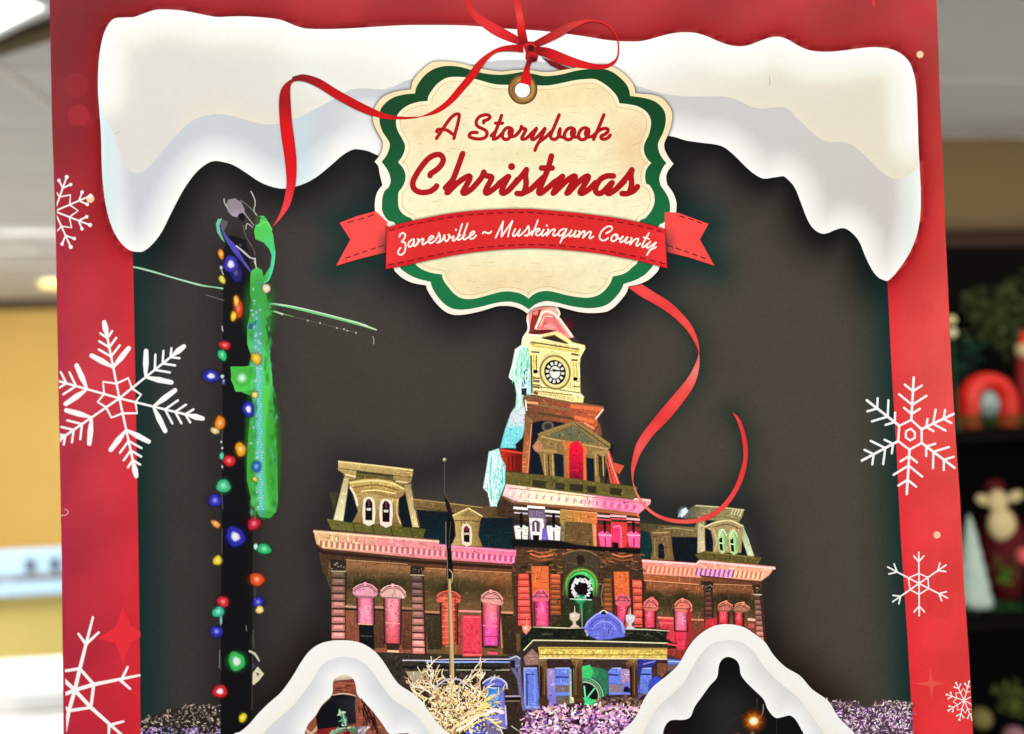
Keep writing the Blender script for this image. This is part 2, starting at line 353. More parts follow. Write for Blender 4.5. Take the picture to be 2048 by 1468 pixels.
GREEN_IN = [zP([(1500,325),(1400,322),(1300,305),(1180,270),(1060,245),(960,238),(860,242),(790,270),(720,325),(670,390),(635,450),(628,500)]),
 zP([(628,500),(530,510),(430,540),(350,590),(300,650),(285,700),(285,760),(305,830),(345,900),(375,960),(382,1000),(370,1060),(340,1120),(305,1165)]),
 zP([(305,1165),(345,1210),(375,1260),(388,1320),(378,1380),(350,1440)])+zQ([(300,130),(295,200),(300,280),(330,340),(380,380),(450,430),(440,650),(470,860),(520,920),(600,960),(680,980),(755,990)]),
 zQ([(755,990),(770,1050),(820,1120),(880,1190),(950,1235),(1020,1248),(1120,1240),(1250,1205),(1360,1175),(1460,1168),(1560,1185),(1620,1213),(1667,1245)]),
 zS([(40,1243),(90,1200),(160,1170),(240,1163),(330,1180),(450,1210),(560,1228),(660,1235),(750,1215),(810,1180),(860,1130),(900,1070),(920,1010)]),
 zS([(920,1010),(1000,995),(1070,965),(1130,910),(1185,850),(1210,650),(1200,440),(1260,400),(1320,330),(1355,250),(1358,180),(1340,110),(1300,50)])+zR([(1320,1400),(1305,1330),(1315,1260),(1340,1210),(1372,1175)]),
 zR([(1372,1175),(1330,1130),(1300,1070),(1292,1000),(1310,940),(1345,870),(1365,790),(1370,720),(1345,650),(1300,600),(1230,560),(1140,538),(1025,525)]),
 zR([(1025,525),(1010,470),(970,410),(910,350),(840,300),(760,262),(660,262),(540,275),(400,305),(280,328),(200,332),(40,330)])]
def segs(L):
    out = []
    for s_ in L: out += crom(s_, 3)[:-1]
    out.append(tuple(L[-1][-1])); return out
BO, GO, GI = segs(BADGE_OUT), segs(GREEN_OUT), segs(GREEN_IN)
def shrink(poly, d):
    P = np.array(poly); T = np.roll(P, -1, 0)-np.roll(P, 1, 0); T /= np.hypot(T[:, 0], T[:, 1])[:, None]+1e-9
    N_ = np.c_[-T[:, 1], T[:, 0]]; A = 0.5*np.sum(P[:, 0]*np.roll(P[:, 1], -1)-np.roll(P[:, 0], -1)*P[:, 1])
    return [tuple(p) for p in P+N_*d*(1 if A > 0 else -1)]
ARL = zI([(-150,1100),(-60,830),(0,790),(60,740),(130,660),(200,590),(290,510),(370,400),(430,300),(490,220),(560,170),(640,148),(740,143),(830,155),(900,185),(970,240),(1030,320),(1080,400),(1130,460),(1200,505),(1270,560),(1330,640),(1390,720),(1450,780),(1500,830),(1640,1100)])
ARLi = zI([(20,1100),(160,820),(200,760),(290,680),(380,600),(450,510),(510,430),(560,340),(620,290),(700,262),(790,265),(870,300),(930,360),(1000,460),(1080,560),(1170,620),(1250,680),(1310,760),(1350,830),(1450,1100)])
HOL = zI([(400,1100),(450,830),(480,740),(530,680),(580,600),(650,525),(657,430),(700,395),(745,385),(795,410),(815,450),(830,530),(880,580),(950,660),(1010,740),(1060,805),(1150,800),(1210,830),(1260,1100)])
ARR = zJ([(-120,1100),(-10,860),(20,820),(100,740),(170,600),(230,520),(330,440),(400,370),(470,250),(540,170),(640,110),(740,97),(840,115),(920,165),(990,220),(1050,310),(1130,390),(1230,450),(1310,540),(1420,620),(1490,730),(1560,800),(1610,860),(1720,1100)])
ARRi = zJ([(60,1100),(150,860),(200,760),(260,660),(350,580),(430,500),(490,400),(560,290),(640,225),(740,205),(830,220),(910,280),(970,370),(1040,450),(1130,530),(1220,600),(1280,680),(1340,770),(1400,860),(1500,1100)])
HOR = zJ([(250,1100),(290,860),(310,790),(350,752),(430,750),(480,730),(510,660),(560,590),(610,520),(662,460),(675,380),(700,335),(740,320),(790,340),(815,380),(825,440),(860,490),(920,550),(980,610),(1010,680),(1060,735),(1110,730),(1160,720),(1200,750),(1240,820),(1255,860),(1290,1100)])
TAILL = zA([(100,885),(190,850),(285,825),(345,880),(345,1035),(200,1070),(82,1105),(155,970)])
TAILR = zA([(1765,830),(1830,832),(1990,890),(1945,970),(2020,1105),(1900,1065),(1765,1032)])
BTOP = zQ([(175,500),(350,450),(600,395),(850,350),(1100,322),(1350,307),(1660,303)])+zS([(250,318),(500,340),(750,370),(1000,405),(1250,455),(1465,515)])
BBOT = zQ([(165,935),(400,890),(600,845),(800,805),(1000,770),(1200,745),(1400,728),(1660,717)])+zS([(250,722),(500,740),(750,768),(1000,810),(1180,845),(1340,885),(1492,927)])
BANNER = crom(BTOP, 4)+crom(BBOT, 4)[::-1]
PANEL = [(256,240),(265,500),(267,560),(270,734),(275,1000),(279,1250),(281,1468),(284,1600),(1834,1600),(1826,1468),(1815,1274),(1802,1084),(1792,884),(1783,734),(1775,562),(1758,240)]

# red ground --------------------------------------------------------------
def red_col(X, Y):
    t = np.clip(Y/1468, 0, 1); n = len(X)
    ys = [0, .12, .3, .5, .75, 1]
    L_ = np.stack([np.interp(t, ys, v) for v in ([128,124,162,194,186,196],[44,42,40,58,50,40],[50,48,50,70,64,56])], 1)
    R_ = np.stack([np.interp(t, ys, v) for v in ([176,166,208,242,238,232],[66,62,66,90,70,60],[60,58,62,84,68,60])], 1)
    k = np.clip((X-110)/1780, 0, 1)[:, None]; c = L_*(1-k)+R_*k
    top = np.clip(1-Y/130, 0, 1)*np.clip((X-250)/300, 0, 1)
    c = mixc(c, (180,58,62), top*0.8)
    # soft printed bokeh and saturation
    c *= (1+0.07*np.sin(X*0.021+Y*0.013)*np.sin(Y*0.017+1.3))[:, None]
    dp = sdist(X, Y, PANEL); c = mixc(c, (226,38,52), np.exp(-dp/42)*0.62*(Y > 470))
    dl = sdist(X, Y, EL, False); c = mixc(c, (168,40,78), np.exp(-dl/22)*0.45*(Y > 350))
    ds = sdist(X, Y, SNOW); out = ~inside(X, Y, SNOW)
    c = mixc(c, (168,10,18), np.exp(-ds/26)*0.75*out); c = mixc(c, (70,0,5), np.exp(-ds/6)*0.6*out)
    return c
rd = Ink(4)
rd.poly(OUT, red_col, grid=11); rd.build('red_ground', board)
# dark night panel
def night_col(X, Y):
    n = len(X); c = np.repeat(np.array([[66., 60, 55]]), n, 0)
    k = np.clip((X-300)/1500, 0, 1); c = c*(0.93+0.24*k[:, None]); c[:, 2] *= (1.03-0.1*k)
    def dk(d, r, col, a):
        nonlocal c; c = mixc(c, col, np.exp(-(d/r)**1.5)*a)
    dk(sdist(X, Y, SNOW), 50, (10,10,12), .93)
    dk(sdist(X, Y, BO), 48, (18,18,22), .85)
    e = np.minimum(np.abs(X-(265+Y*0.012)), np.abs(X-(1752+Y*0.05)))
    dk(e, 46, (12,44,42), .85)
    dk(np.minimum(sdist(X, Y, TAILL), sdist(X, Y, TAILR)), 38, (8,44,42), .7)
    dk(np.minimum(sdist(X, Y, ARL, False), sdist(X, Y, ARR, False)), 48, (30,20,14), .85)
    dk(sdist(X, Y, [(640,1080),(690,930),(830,950),(1000,900),(1060,640),(1160,660),(1240,930),(1300,1020),(1500,1020),(1540,1140),(1520,1300),(660,1250)]), 44, (28,27,30), .65)
    dk(np.abs(X-472)+(Y < 500)*(500-Y), 62, (20,18,22), .7)
    dk(sdist(X, Y, crom(RIB2, 3), False), 26, (26,44,38), .6)
    return c
RIB2 = zb([(165,20),(330,112),(480,220),(560,350),(572,450),(540,580),(430,720),(310,870),(210,1010),(185,1130),(240,1270),(380,1378),(560,1385),(730,1290),(825,1110),(840,960),(763,762)])
npn = Ink(2); npn.poly(PANEL, night_col, grid=11)
npn.build('night_sky_panel', board)
# stray bokeh, stars
bk = Ink(0, True, clip=None)
for (c, r, a) in [((1838,31),27,.30),((1785,24),6,.3),((1822,90),21,.14),((157,230),23,.22),((152,170),26,.12),((175,240),16,.1),((245,545),24,.16),((250,1050),26,.2),((160,1180),32,.12),((700,12),34,.12),((610,8),22,.14),((1290,10),26,.1),((1870,170),18,.12),((1880,1210),30,.12),((240,690),30,.1),((1838,620),30,.1)]:
    bk = Ink(0, True)
    bk.blob(c, r, r, [(0, (236,70,80,a)), (.88, (238,72,82,a)), (1, (238,72,82,0))], seg=28); bk.build('bokeh_spot', board)
for c, r in ((z2([(400,218)])[0], 7), (z3([(468,672)])[0], 7), (z1([(361,795)])[0], 8)):
    d = Ink(0); d.disc(c, r, (250,212,168)); d.build('gold_dot', board)
for P_, al in ((zd([(770,120),(850,320),(1000,420),(850,500),(775,735),(690,510),(500,455),(690,345)]), (232,48,60)),
           (ze([(222,60),(262,300),(300,345),(550,388),(290,450),(258,740),(200,450),(-120,395),(185,350)]), (238,84,74)),
           (z2([(204,-12),(212,-6),(222,6),(216,36),(208,10)]), (214,60,62))):
    st = Ink(0, clip=[(277,900,284,1600)] if P_[0][0] < 300 else None); st.poly(P_, al); st.build('printed_star', board)

# courthouse, hedges, pole etc. go under the snow --------------------------------
exec_art = True
# ---- printed photograph: courthouse --------------------------------------
def wall_noise(base):
    return lambda X, Y: np.clip(np.asarray(base, float)[None, :]*(1+rng.normal(0, .10, len(X)))[:, None], 0, 255)
DK = (16,20,26)
ch = Ink(1)
WL = zE([(120,620),(1430,745),(1440,1400),(206,1400),(208,930),(170,820)])
def wl_c(X, Y):
    c = np.repeat(np.array([[108., 80, 50]]), len(X), 0)
    c = mixc(c, (168,112,74), np.exp(-((Y-(1124+0.09*(X-690)))/16)**2)*.8)
    c = mixc(c, (58,52,26), np.exp(-((Y-(1168+0.03*(X-690)))/22)**2)*.8)
    c = mixc(c, (176,80,66), np.clip((Y-1210)/70, 0, 1)*.6*(X < 840))
    c = mixc(c, (170,92,52), np.exp(-((X-1000)/30)**2)*.5*np.exp(-((Y-1160)/50)**2))
    for xx, yy in ((730,1190), (783,1192), (897,1203), (984,1205)): c = mixc(c, (30,24,12), np.exp(-(((X-xx)/22)**2+((Y-(yy-20))/14)**2))*.7)
    c = mixc(c, (190,60,60), np.exp(-((X-925)/22)**2)*np.clip((Y-1225)/30, 0, 1)*.6)
    return np.clip(c*(1+rng.normal(0, .06, len(X)))[:, None], 0, 255)
ch.poly(WL, wl_c, grid=5)
WR = zG([(190,690),(1145,735),(1185,1240),(1200,1400),(200,1400)])
def wr_c(X, Y):
    c = np.repeat(np.array([[110., 74, 48]]), len(X), 0)
    c = mixc(c, (176,100,64), np.exp(-((Y-(1172+0.07*(X-1290)))/12)**2)*.8)
    c = mixc(c, (52,50,24), np.exp(-((Y-(1205+0.03*(X-1290)))/22)**2)*.85)
    c = mixc(c, (170,44,44), np.clip((Y-1235)/40, 0, 1)*.7)
    for xx, yy in ((1302,1210), (1365,1208), (1450,1210), (1485,1212)): c = mixc(c, (30,22,12), np.exp(-(((X-xx)/20)**2+((Y-(yy-16))/12)**2))*.7)
    return np.clip(c*(1+rng.normal(0, .06, len(X)))[:, None], 0, 255)
ch.poly(WR, wr_c, grid=5)
# central block
CB = zF([(110,250),(1270,370),(1330,690),(1340,1450),(150,1450),(110,900),(130,640)])
def cb_c(X, Y):
    c = np.repeat(np.array([[64., 46, 32]]), len(X), 0)
    c = mixc(c, (110,66,42), (np.sin(Y*.9+X*.05)*.5+.5)*np.exp(-((Y-1112)/18)**2)*.8)
    c = mixc(c, (36,32,20), np.exp(-((X-1165)/30)**2)*np.clip((Y-1150)/30, 0, 1)*.7)
    return np.clip(c*(1+rng.normal(0, .10, len(X)))[:, None], 0, 255)
ch.poly(CB, cb_c, grid=4)
# ground floor band and dark base
ch.poly(zI([(900,230),(1980,262),(2048,300),(2048,900),(900,900)]), lambda X, Y: np.clip(np.repeat(np.array([[50., 44, 36]]), len(X), 0)*(1+rng.normal(0, .22, len(X)))[:, None], 0, 255), grid=5)
ch.poly(zH([(-20,560),(180,560),(1720,600),(1850,640),(1850,1500),(-20,1500)]), lambda X, Y: np.clip(np.repeat(np.array([[70., 52, 48]]), len(X), 0)*(1+rng.normal(0, .10, len(X)))[:, None], 0, 255), grid=4)
house = ch.build('courthouse', board)

# roofs
rf = Ink(1)
NV = (12,18,26)
rf.poly(zE([(735,330),(1400,420),(1400,650),(1000,620),(820,590),(780,470)]), lambda X, Y: mixc(np.repeat(np.array([[12., 16, 26]]), len(X), 0), (8,50,52), np.clip((Y-1010)/60, 0, 1)*.5), grid=6)
rf.build('slate_roof', house); rf = Ink(1)
rf.poly(zE([(290,160),(720,215),(800,540),(222,470)]), NV)
rf.build('slate_roof', house); rf = Ink(1)
rf.poly(zG([(150,290),(620,360),(660,240),(960,270),(1060,545),(700,600),(180,560)]), NV)
rf.poly(zG([(160,330),(250,350),(262,560),(180,560)]), (10,44,44))
rf.build('slate_roof', house)
ft = Ink(1)
TAN, TAN2, OLV = (182,158,104), (150,126,82), (96,84,44)
# left pavilion top
ft.poly(zE([(285,140),(720,190),(730,240),(640,300),(340,260)]), OLV)
ft.poly(zE([(250,72),(735,128),(733,160),(720,210),(660,225),(610,190),(610,160),(370,130),(360,190),(300,190),(285,150),(252,130)]), gy(924, (206,180,116), 958, (150,124,72)))
ft.stroke(zE([(252,76),(500,102),(735,132)]), 2.6, (240,216,150), smooth=0); ft.stroke(zE([(260,120),(370,135)]), 1.6, (96,78,44), smooth=0); ft.stroke(zE([(610,165),(725,180)]), 1.6, (96,74,44), smooth=0); ft.stroke(zE([(300,160),(360,175)]), 3, (236,224,170), smooth=0); ft.stroke(zE([(630,205),(700,212)]), 3, (226,200,150), smooth=0)
ft.poly(zE([(290,180),(318,185),(278,465),(222,458)]), gy(955, (190,170,120), 1040, (226,222,176)))
ft.poly(zE([(680,225),(722,225),(776,505),(738,502)]), gy(965, (150,130,90), 1050, (228,204,140)))
ft.stroke(zE([(725,235),(775,500)]), 1.5, (60,40,30), smooth=0)
ft.poly(zE([(190,272),(246,280),(240,320),(226,390),(205,340)]), (58,54,34))
ft.poly(zE([(175,450),(340,480),(820,518),(800,575),(205,515)]), gx(655, (104,98,48), 850, (84,80,34)))
for x in (345, 470, 590, 720): ft.stroke(zE([(x, 480+(x-345)*.09), (x+18, 540+(x-345)*.09)]), 1.6, (40,40,20), smooth=0)
# ridge
ft.poly(zE([(738,318),(940,340),(1190,370),(1400,330),(1410,440),(1190,440),(960,400),(745,385)]), gx(830, (122,98,58), 1030, (82,60,38)))
ft.stroke(zE([(740,322),(945,345),(1190,376)]), 1.6, (176,150,96), smooth=0); ft.stroke(zE([(745,370),(960,402)]), 1.4, (60,44,24), smooth=0)
ft.poly(zE([(1280,330),(1340,290),(1420,360),(1400,440),(1290,430)]), (66,46,34))
# right wing ridge, pavilion
ft.poly(zG([(160,268),(300,285),(610,308),(640,230),(700,200),(690,380),(420,378),(250,345),(160,320)]), gx(1280, (70,62,34), 1390, (128,112,74)))
ft.stroke(zG([(330,320),(440,310),(600,330)]), 2.2, (168,150,104), smooth=0)
ft.poly(zG([(480,215),(620,122),(1012,160),(990,222),(965,262),(800,245),(690,240),(660,215),(560,245)]), gx(1360, (70,66,56), 1420, (150,138,92)))
ft.stroke(zG([(620,128),(820,140),(1010,165)]), 2.4, (206,196,146), smooth=0); ft.stroke(zG([(690,235),(830,215),(960,245)]), 2, (120,104,60), smooth=0)
for x in (905, 930, 955, 980): ft.stroke(zG([(x, 200), (x+16, 165)]), 1.8, (224,226,170), smooth=0)
ft.poly(zG([(640,215),(680,220),(692,510),(636,512)]), gy(1040, (180,168,124), 1100, (214,196,150)))
ft.poly(zG([(955,262),(1000,290),(1090,540),(1048,542)]), gy(1045, (150,140,96), 1110, (216,232,186)))
ft.stroke(zG([(1000,300),(1045,400),(1088,535)]), 1.6, (190,210,170), smooth=0)
ft.poly(zG([(612,530),(700,500),(1090,545),(1152,552),(1120,612),(820,590),(650,570)]), (92,80,36))
ft.stroke(zG([(700,505),(1090,550)]), 1.6, (140,124,64), smooth=0)
ft.poly(zF([(52,0),(1260,108),(1252,205),(60,88)]), lambda X, Y: np.clip(np.repeat(np.array([[92., 84, 42]]), len(X), 0)*(1+rng.normal(0, .06, len(X)))[:, None], 0, 255), grid=5)
for a, b in ((350,420), (520,600), (640,770), (810,890)): ft.poly(zF([(a, 60+(a-350)*.08), (b, 70+(a-350)*.08), (b-10, 118+(a-350)*.08), (a+5, 106+(a-350)*.08)]), (44,42,24))
ft.build('roof_trim', house)
# cornices
cn = Ink(1)
cn.poly(zE([(110,610),(800,690),(1380,745),(1420,800),(1380,790),(800,760),(310,715),(190,720),(170,830),(150,800)]), gx(640, (70,50,34), 1030, (110,62,44)))
cn.poly(zE([(88,525),(905,592),(908,618),(1410,655),(1405,690),(1385,742),(800,705),(150,640),(112,615)]), lambda X, Y: mixc(gx(640, (222,178,130), 1030, (240,116,156))(X, Y), (226,120,140), np.exp(-((X-800)/60)**2)*.5), grid=5)
cn.stroke(zE([(90,533),(905,598)]), 3, (246,214,176), smooth=0); cn.stroke(zE([(910,622),(1405,662)]), 3, (250,150,190), smooth=0)
q = []; qc = []
for k in range(36):
    t = k/35; x = 130+t*1240; y = 590+t*100
    q.append(zE([(x, y), (x+16, y+2), (x+14, y+40), (x-2, y+38)])); qc.append(tuple(np.array((168,116,86))*(1-t)+np.array((204,72,124))*t))
cn.quad(q, qc)
q = [[(p[0]+5, p[1]+2) for p in r] for r in q]; cn.quad(q, [tuple(np.array((244,206,160))*(1-k/35)+np.array((252,150,196))*(k/35)) for k in range(36)])
cn.stroke(zE([(112,650),(150,668),(800,732),(1385,768)]), 6, (46,28,20), smooth=0, caps=False); cn.stroke(zE([(112,618),(150,645),(800,710),(1385,748)]), 2, (100,60,44), smooth=0)
cn.stroke(zE([(300,716),(700,745)]), 1.6, (190,150,110), smooth=0); cn.stroke(zE([(820,770),(1380,802)]), 1.6, (206,140,96), smooth=0)
# right cornice
cn.poly(zG([(190,680),(660,700),(1150,735),(1145,775),(1080,770),(760,750),(650,775),(200,740)]), gx(1290, (176,96,56), 1530, (84,52,38)))
cn.poly(zG([(180,568),(620,600),(645,574),(1266,630),(1215,690),(1150,738),(670,702),(660,712),(190,680)]), gx(1290, (246,140,130), 1540, (250,176,140)))
cn.stroke(zG([(185,578),(620,606),(645,582),(1262,640)]), 3.6, (255,214,214), smooth=0)
q = []; qc = []
for k in range(26):
    t = k/25; x = 215+t*930; y = 615+t*50
    q.append(zG([(x, y), (x+16, y+1), (x+2, y+62), (x-14, y+58)])); c = np.array((226,110,84)) if k < 11 else (np.array((150,84,150)) if k < 20 else np.array((210,120,96))); qc.append(tuple(c))
cn.quad(q, qc); cn.quad([[(p[0]+3.6, p[1]+1) for p in r] for r in q], [(255,190,150) if k < 11 else ((236,170,220) if k < 19 else (255,206,160)) for k in range(26)])
cn.stroke(zG([(660,700),(1140,752)]), 3, (90,50,40), smooth=0); cn.stroke(zG([(200,738),(640,770)]), 1.8, (240,160,110), smooth=0); cn.stroke(zG([(760,768),(1075,778)]), 1.6, (206,140,100), smooth=0)
# centre cornice
def cc(X, Y):
    c = gx(1015, (252,206,206), 1085, (254,238,196))(X, Y); c = mixc(c, (246,120,170), np.clip((X-1160)/50, 0, 1)); return mixc(c, (250,170,180), np.clip((X-1250)/40, 0, 1)*.7)
cn.poly(zF([(20,200),(120,262),(560,300),(1250,370),(1275,390),(1270,330),(560,262),(100,215)]), gx(1020, (110,80,50), 1270, (226,110,66)))
cn.poly(zF([(56,82),(1380,228),(1376,262),(1272,352),(1000,310),(560,272),(120,240),(26,188)]), cc, grid=5)
cn.stroke(zF([(60,88),(700,160),(1378,236)]), 2.6, (255,226,190), smooth=0); cn.stroke(zF([(80,118),(700,185),(1340,262)]), 1.4, (190,110,90), smooth=0)
q = []; qc = []
for k in range(34):
    t = k/33; x = 90+t*1140; y = 150+t*125
    q.append(zF([(x, y), (x+16, y+2), (x+4, y+44), (x-12, y+42)])); qc.append(tuple(np.array((226,190,170))*(1-t)+np.array((232,70,130))*t) if k % 2 else (255,246,224) if t < .6 else (255,160,200))
cn.quad(q, qc)
cn.stroke(zF([(30,195),(150,248),(800,310),(1250,355)]), 2.6, (150,100,60), smooth=0); cn.stroke(zF([(560,322),(890,352)]), 3, (250,190,120), smooth=0)
cn.build('cornice', house)
# columns of quoins
def quoin(name, TL, TR, BR, BL, n, ctop, cbot, gap=.22, gapc=(60,34,28)):
    k = Ink(1); k.poly([TL, TR, BR, BL], gapc); q = []; c = []
    for i in range(n):
        t0, t1 = i/n, (i+1-gap)/n
        L0 = (TL[0]+(BL[0]-TL[0])*t0, TL[1]+(BL[1]-TL[1])*t0); L1 = (TL[0]+(BL[0]-TL[0])*t1, TL[1]+(BL[1]-TL[1])*t1)
        R0 = (TR[0]+(BR[0]-TR[0])*t0, TR[1]+(BR[1]-TR[1])*t0); R1_ = (TR[0]+(BR[0]-TR[0])*t1, TR[1]+(BR[1]-TR[1])*t1)
        q.append([L0, R0, R1_, L1]); c.append(tuple(np.clip((np.array(ctop)*(1-t0)+np.array(cbot)*t0)*random.uniform(.86, 1.1), 0, 255)))
    k.quad(q, c)
    k.quad([[((a[0]*.85+b_[0]*.15), a[1]+1.2), ((a[0]*.2+b_[0]*.8), a[1]+1.4), ((a[0]*.2+b_[0]*.8), a[1]+(d_[1]-a[1])*.62), ((a[0]*.85+b_[0]*.15), a[1]+(d_[1]-a[1])*.6)] for a, b_, _, d_ in q], [tuple(min(255, v*1.22+10) for v in x) for x in c])
    k.stroke([(TR[0]-1.2, TR[1]), (BR[0]-1.2, BR[1])], 2.6, gapc, smooth=0, caps=False); k.build(name, house)
quoin('quoin_pillar', *zE([(205,790),(300,792),(300,1290),(208,1290)]), 10, (104,82,66), (250,150,146))
quoin('quoin_pillar', *zE([(725,815),(805,818),(822,1340),(735,1338)]), 11, (84,66,56), (252,156,146))
quoin('quoin_pillar', *zF([(165,905),(275,905),(295,1390),(165,1390)]), 8, (222,76,62), (232,80,80), .12)
quoin('quoin_pillar', *zF([(460,905),(565,915),(570,1290),(455,1290)]), 8, (176,84,50), (120,66,30), .12)
quoin('quoin_pillar', *zF([(945,945),(1035,955),(1045,1300),(950,1300)]), 8, (120,72,34), (150,78,34), .12)
quoin('quoin_pillar', *zF([(1210,960),(1308,970),(1320,1400),(1225,1400)]), 9, (214,80,62), (226,84,70), .12)
quoin('quoin_pillar', *zG([(100,740),(188,745),(195,1100),(115,1100)]), 6, (222,88,64), (226,80,70), .12)
quoin('quoin_pillar', *zG([(690,830),(752,832),(765,1110),(690,1110)]), 7, (84,56,44), (100,50,36), .2)
quoin('quoin_pillar', *zG([(1092,850),(1150,852),(1184,1240),(1112,1240)]), 9, (92,70,56), (190,120,104), .15)
# capitals / ornaments on pillars
cp = Ink(1)
for P_ in (zE([(195,715),(300,725),(295,785),(205,785)]), zE([(725,760),(810,765),(805,812),(720,812)]), zG([(660,745),(760,750),(750,825),(690,830)]), zG([(1085,775),(1140,780),(1150,845),(1095,850)])):
    cp.poly(P_, (44,36,28))
    for _ in range(8):
        x = random.uniform(P_[0][0]+3, P_[1][0]-3); y = random.uniform(P_[0][1]+3, P_[2][1]-3); cp.stroke([(x, y), (x+random.uniform(-4, 4), y+random.uniform(-2, 3))], 1.5, random.choice([(150,130,104), (110,90,70), (176,150,126)]), smooth=0)
cp.stroke(zE([(205,790),(300,792)]), 2, (190,170,140), smooth=0); cp.stroke(zE([(722,815),(808,818)]), 2, (206,180,150), smooth=0); cp.stroke(zG([(1090,852),(1150,854)]), 2.4, (206,190,160), smooth=0)
cp.build('pillar_capitals', house); cp = Ink(1)
for k in range(90):   # carved stone of the centre block
    x = random.uniform(150, 1290); y = random.uniform(670, 900)
    if 560 < x < 920 and y > 760: continue
    p = zF([(x, y), (x+random.uniform(20, 70), y+random.uniform(-6, 16))]); cp.stroke(p, random.uniform(1.2, 3.6), random.choice([(120,78,50), (150,96,60), (40,28,20), (96,70,40), (190,110,66), (30,24,18)]), smooth=0)
for a, b in ((290,470), (1040,1200)):
    for j in range(3): cp.stroke(zF([(a-10*j, 690+j*34), (a+80, 716+j*34), (b+10*j, 700+j*34)]), 3, [(176,96,60), (226,120,80), (150,80,50)][j])
for k in range(40):
    x = random.uniform(470, 640); 
    y = random.uniform(1120, 1390); cp.stroke(zF([(x, y), (x+random.uniform(8, 30), y+random.uniform(-4, 6))]), 1.6, random.choice([(74,56,26), (40,44,22), (22,22,14), (100,70,30)]), smooth=0)
cp.build('carved_stone', house)
# plain wall panels
wp = Ink(1)
wp.poly(zF([(570,420),(700,436),(850,450),(862,650),(590,640)]), lambda X, Y: np.clip(np.repeat(np.array([[104., 80, 46]]), len(X), 0)*(1+rng.normal(0, .06, len(X)))[:, None], 0, 255), grid=4)
wp.poly(zF([(552,325),(890,358),(888,470),(850,455),(840,440),(690,425),(585,425),(550,470)]), gx(1122, (170,136,66), 1192, (226,120,66)))
wp.poly(zF([(850,455),(888,460),(905,650),(862,655)]), (240,150,100)); wp.poly(zF([(550,440),(585,430),(590,640),(560,610)]), (176,150,84))
for x0, x1 in ((285, 455), (1042, 1192)):
    wp.poly(zF([(x0+5, 838 if x0 < 500 else 888), (x1-15, 838 if x0 < 500 else 888), (x1, 1400), (x0+30, 1400)]), gy(1130, (222,112,62), 1190, (236,96,50)))
wp.poly(zE([(1062,1080),(1180,1082),(1185,1345),(1066,1345)]), (228,62,82)); wp.stroke(zE([(1040,1050),(1180,1055)]), 4, (250,150,140), smooth=0); wp.stroke(zE([(1064,1318),(1184,1320)]), 1.6, (150,20,40), smooth=0); wp.stroke(zE([(1066,1336),(1182,1338)]), 3, (250,110,110), smooth=0); wp.stroke(zE([(1072,1090),(1172,1092)]), 1.6, (250,130,130), smooth=0)
for P_, c in (([(300,1020),(370,1025)], (206,150,130)), ([(490,1025),(545,1028)], (190,140,116)), ([(660,1030),(725,1034)], (170,120,96)), ([(820,1055),(915,1060)], (190,130,100)), ([(1300,1058),(1385,1062)], (226,150,120))):
    wp.stroke(zE(P_), 4, c, smooth=0); wp.stroke([(a, b+5) for a, b in zE(P_)], 3.4, (30,22,14), smooth=0)
for P_, c in (([(300,1050),(355,1052),(350,1290),(305,1290)], (150,84,66)), ([(665,1060),(722,1065),(725,1300),(668,1300)], (110,62,44)), ([(490,1050),(548,1055),(550,1290),(485,1290)], (96,60,44)), ([(815,1080),(915,1085),(920,1300),(840,1300)], (64,52,34)), ([(1320,1080),(1400,1085),(1410,1330),(1330,1330)], (60,46,30))): wp.poly(zE(P_), gy(1225, c, 1300, tuple(v*.8 for v in c)))
wp.stroke(zE([(1305,1060),(1318,1290)]), 2.4, (226,130,110), smooth=0)
wp.build('wall_panel', house); wp = Ink(1)
wp.poly(zG([(310,1035),(440,1040),(450,1300),(400,1300),(370,1190),(400,1140),(330,1120)]), (214,60,74)); wp.stroke(zG([(312,1040),(445,1048)]), 4.4, (250,130,110), smooth=0); wp.stroke(zG([(325,1082),(445,1090)]), 3.6, (240,96,100), smooth=0)
wp.stroke(zG([(550,1055),(680,1060)]), 3, (226,140,110), smooth=0); wp.stroke(zG([(1050,1055),(1095,1060)]), 5, (255,190,176), smooth=0); wp.stroke(zG([(1045,1105),(1095,1108)]), 9, (190,90,84), smooth=0, caps=False)
wp.poly(zG([(700,1060),(800,1040),(800,1130),(690,1130)]), (196,50,60))
wp.build('wall_panel', house); wp = Ink(1)
wp.poly(zF([(600,1140),(850,1140),(860,1300),(640,1400),(560,1380)]), lambda X, Y: mixc(np.repeat(np.array([[44., 44, 24]]), len(X), 0), (30,84,40), np.exp(-((X-1180)/10)**2)*.7), grid=4)
wp.build('wall_panel', house)
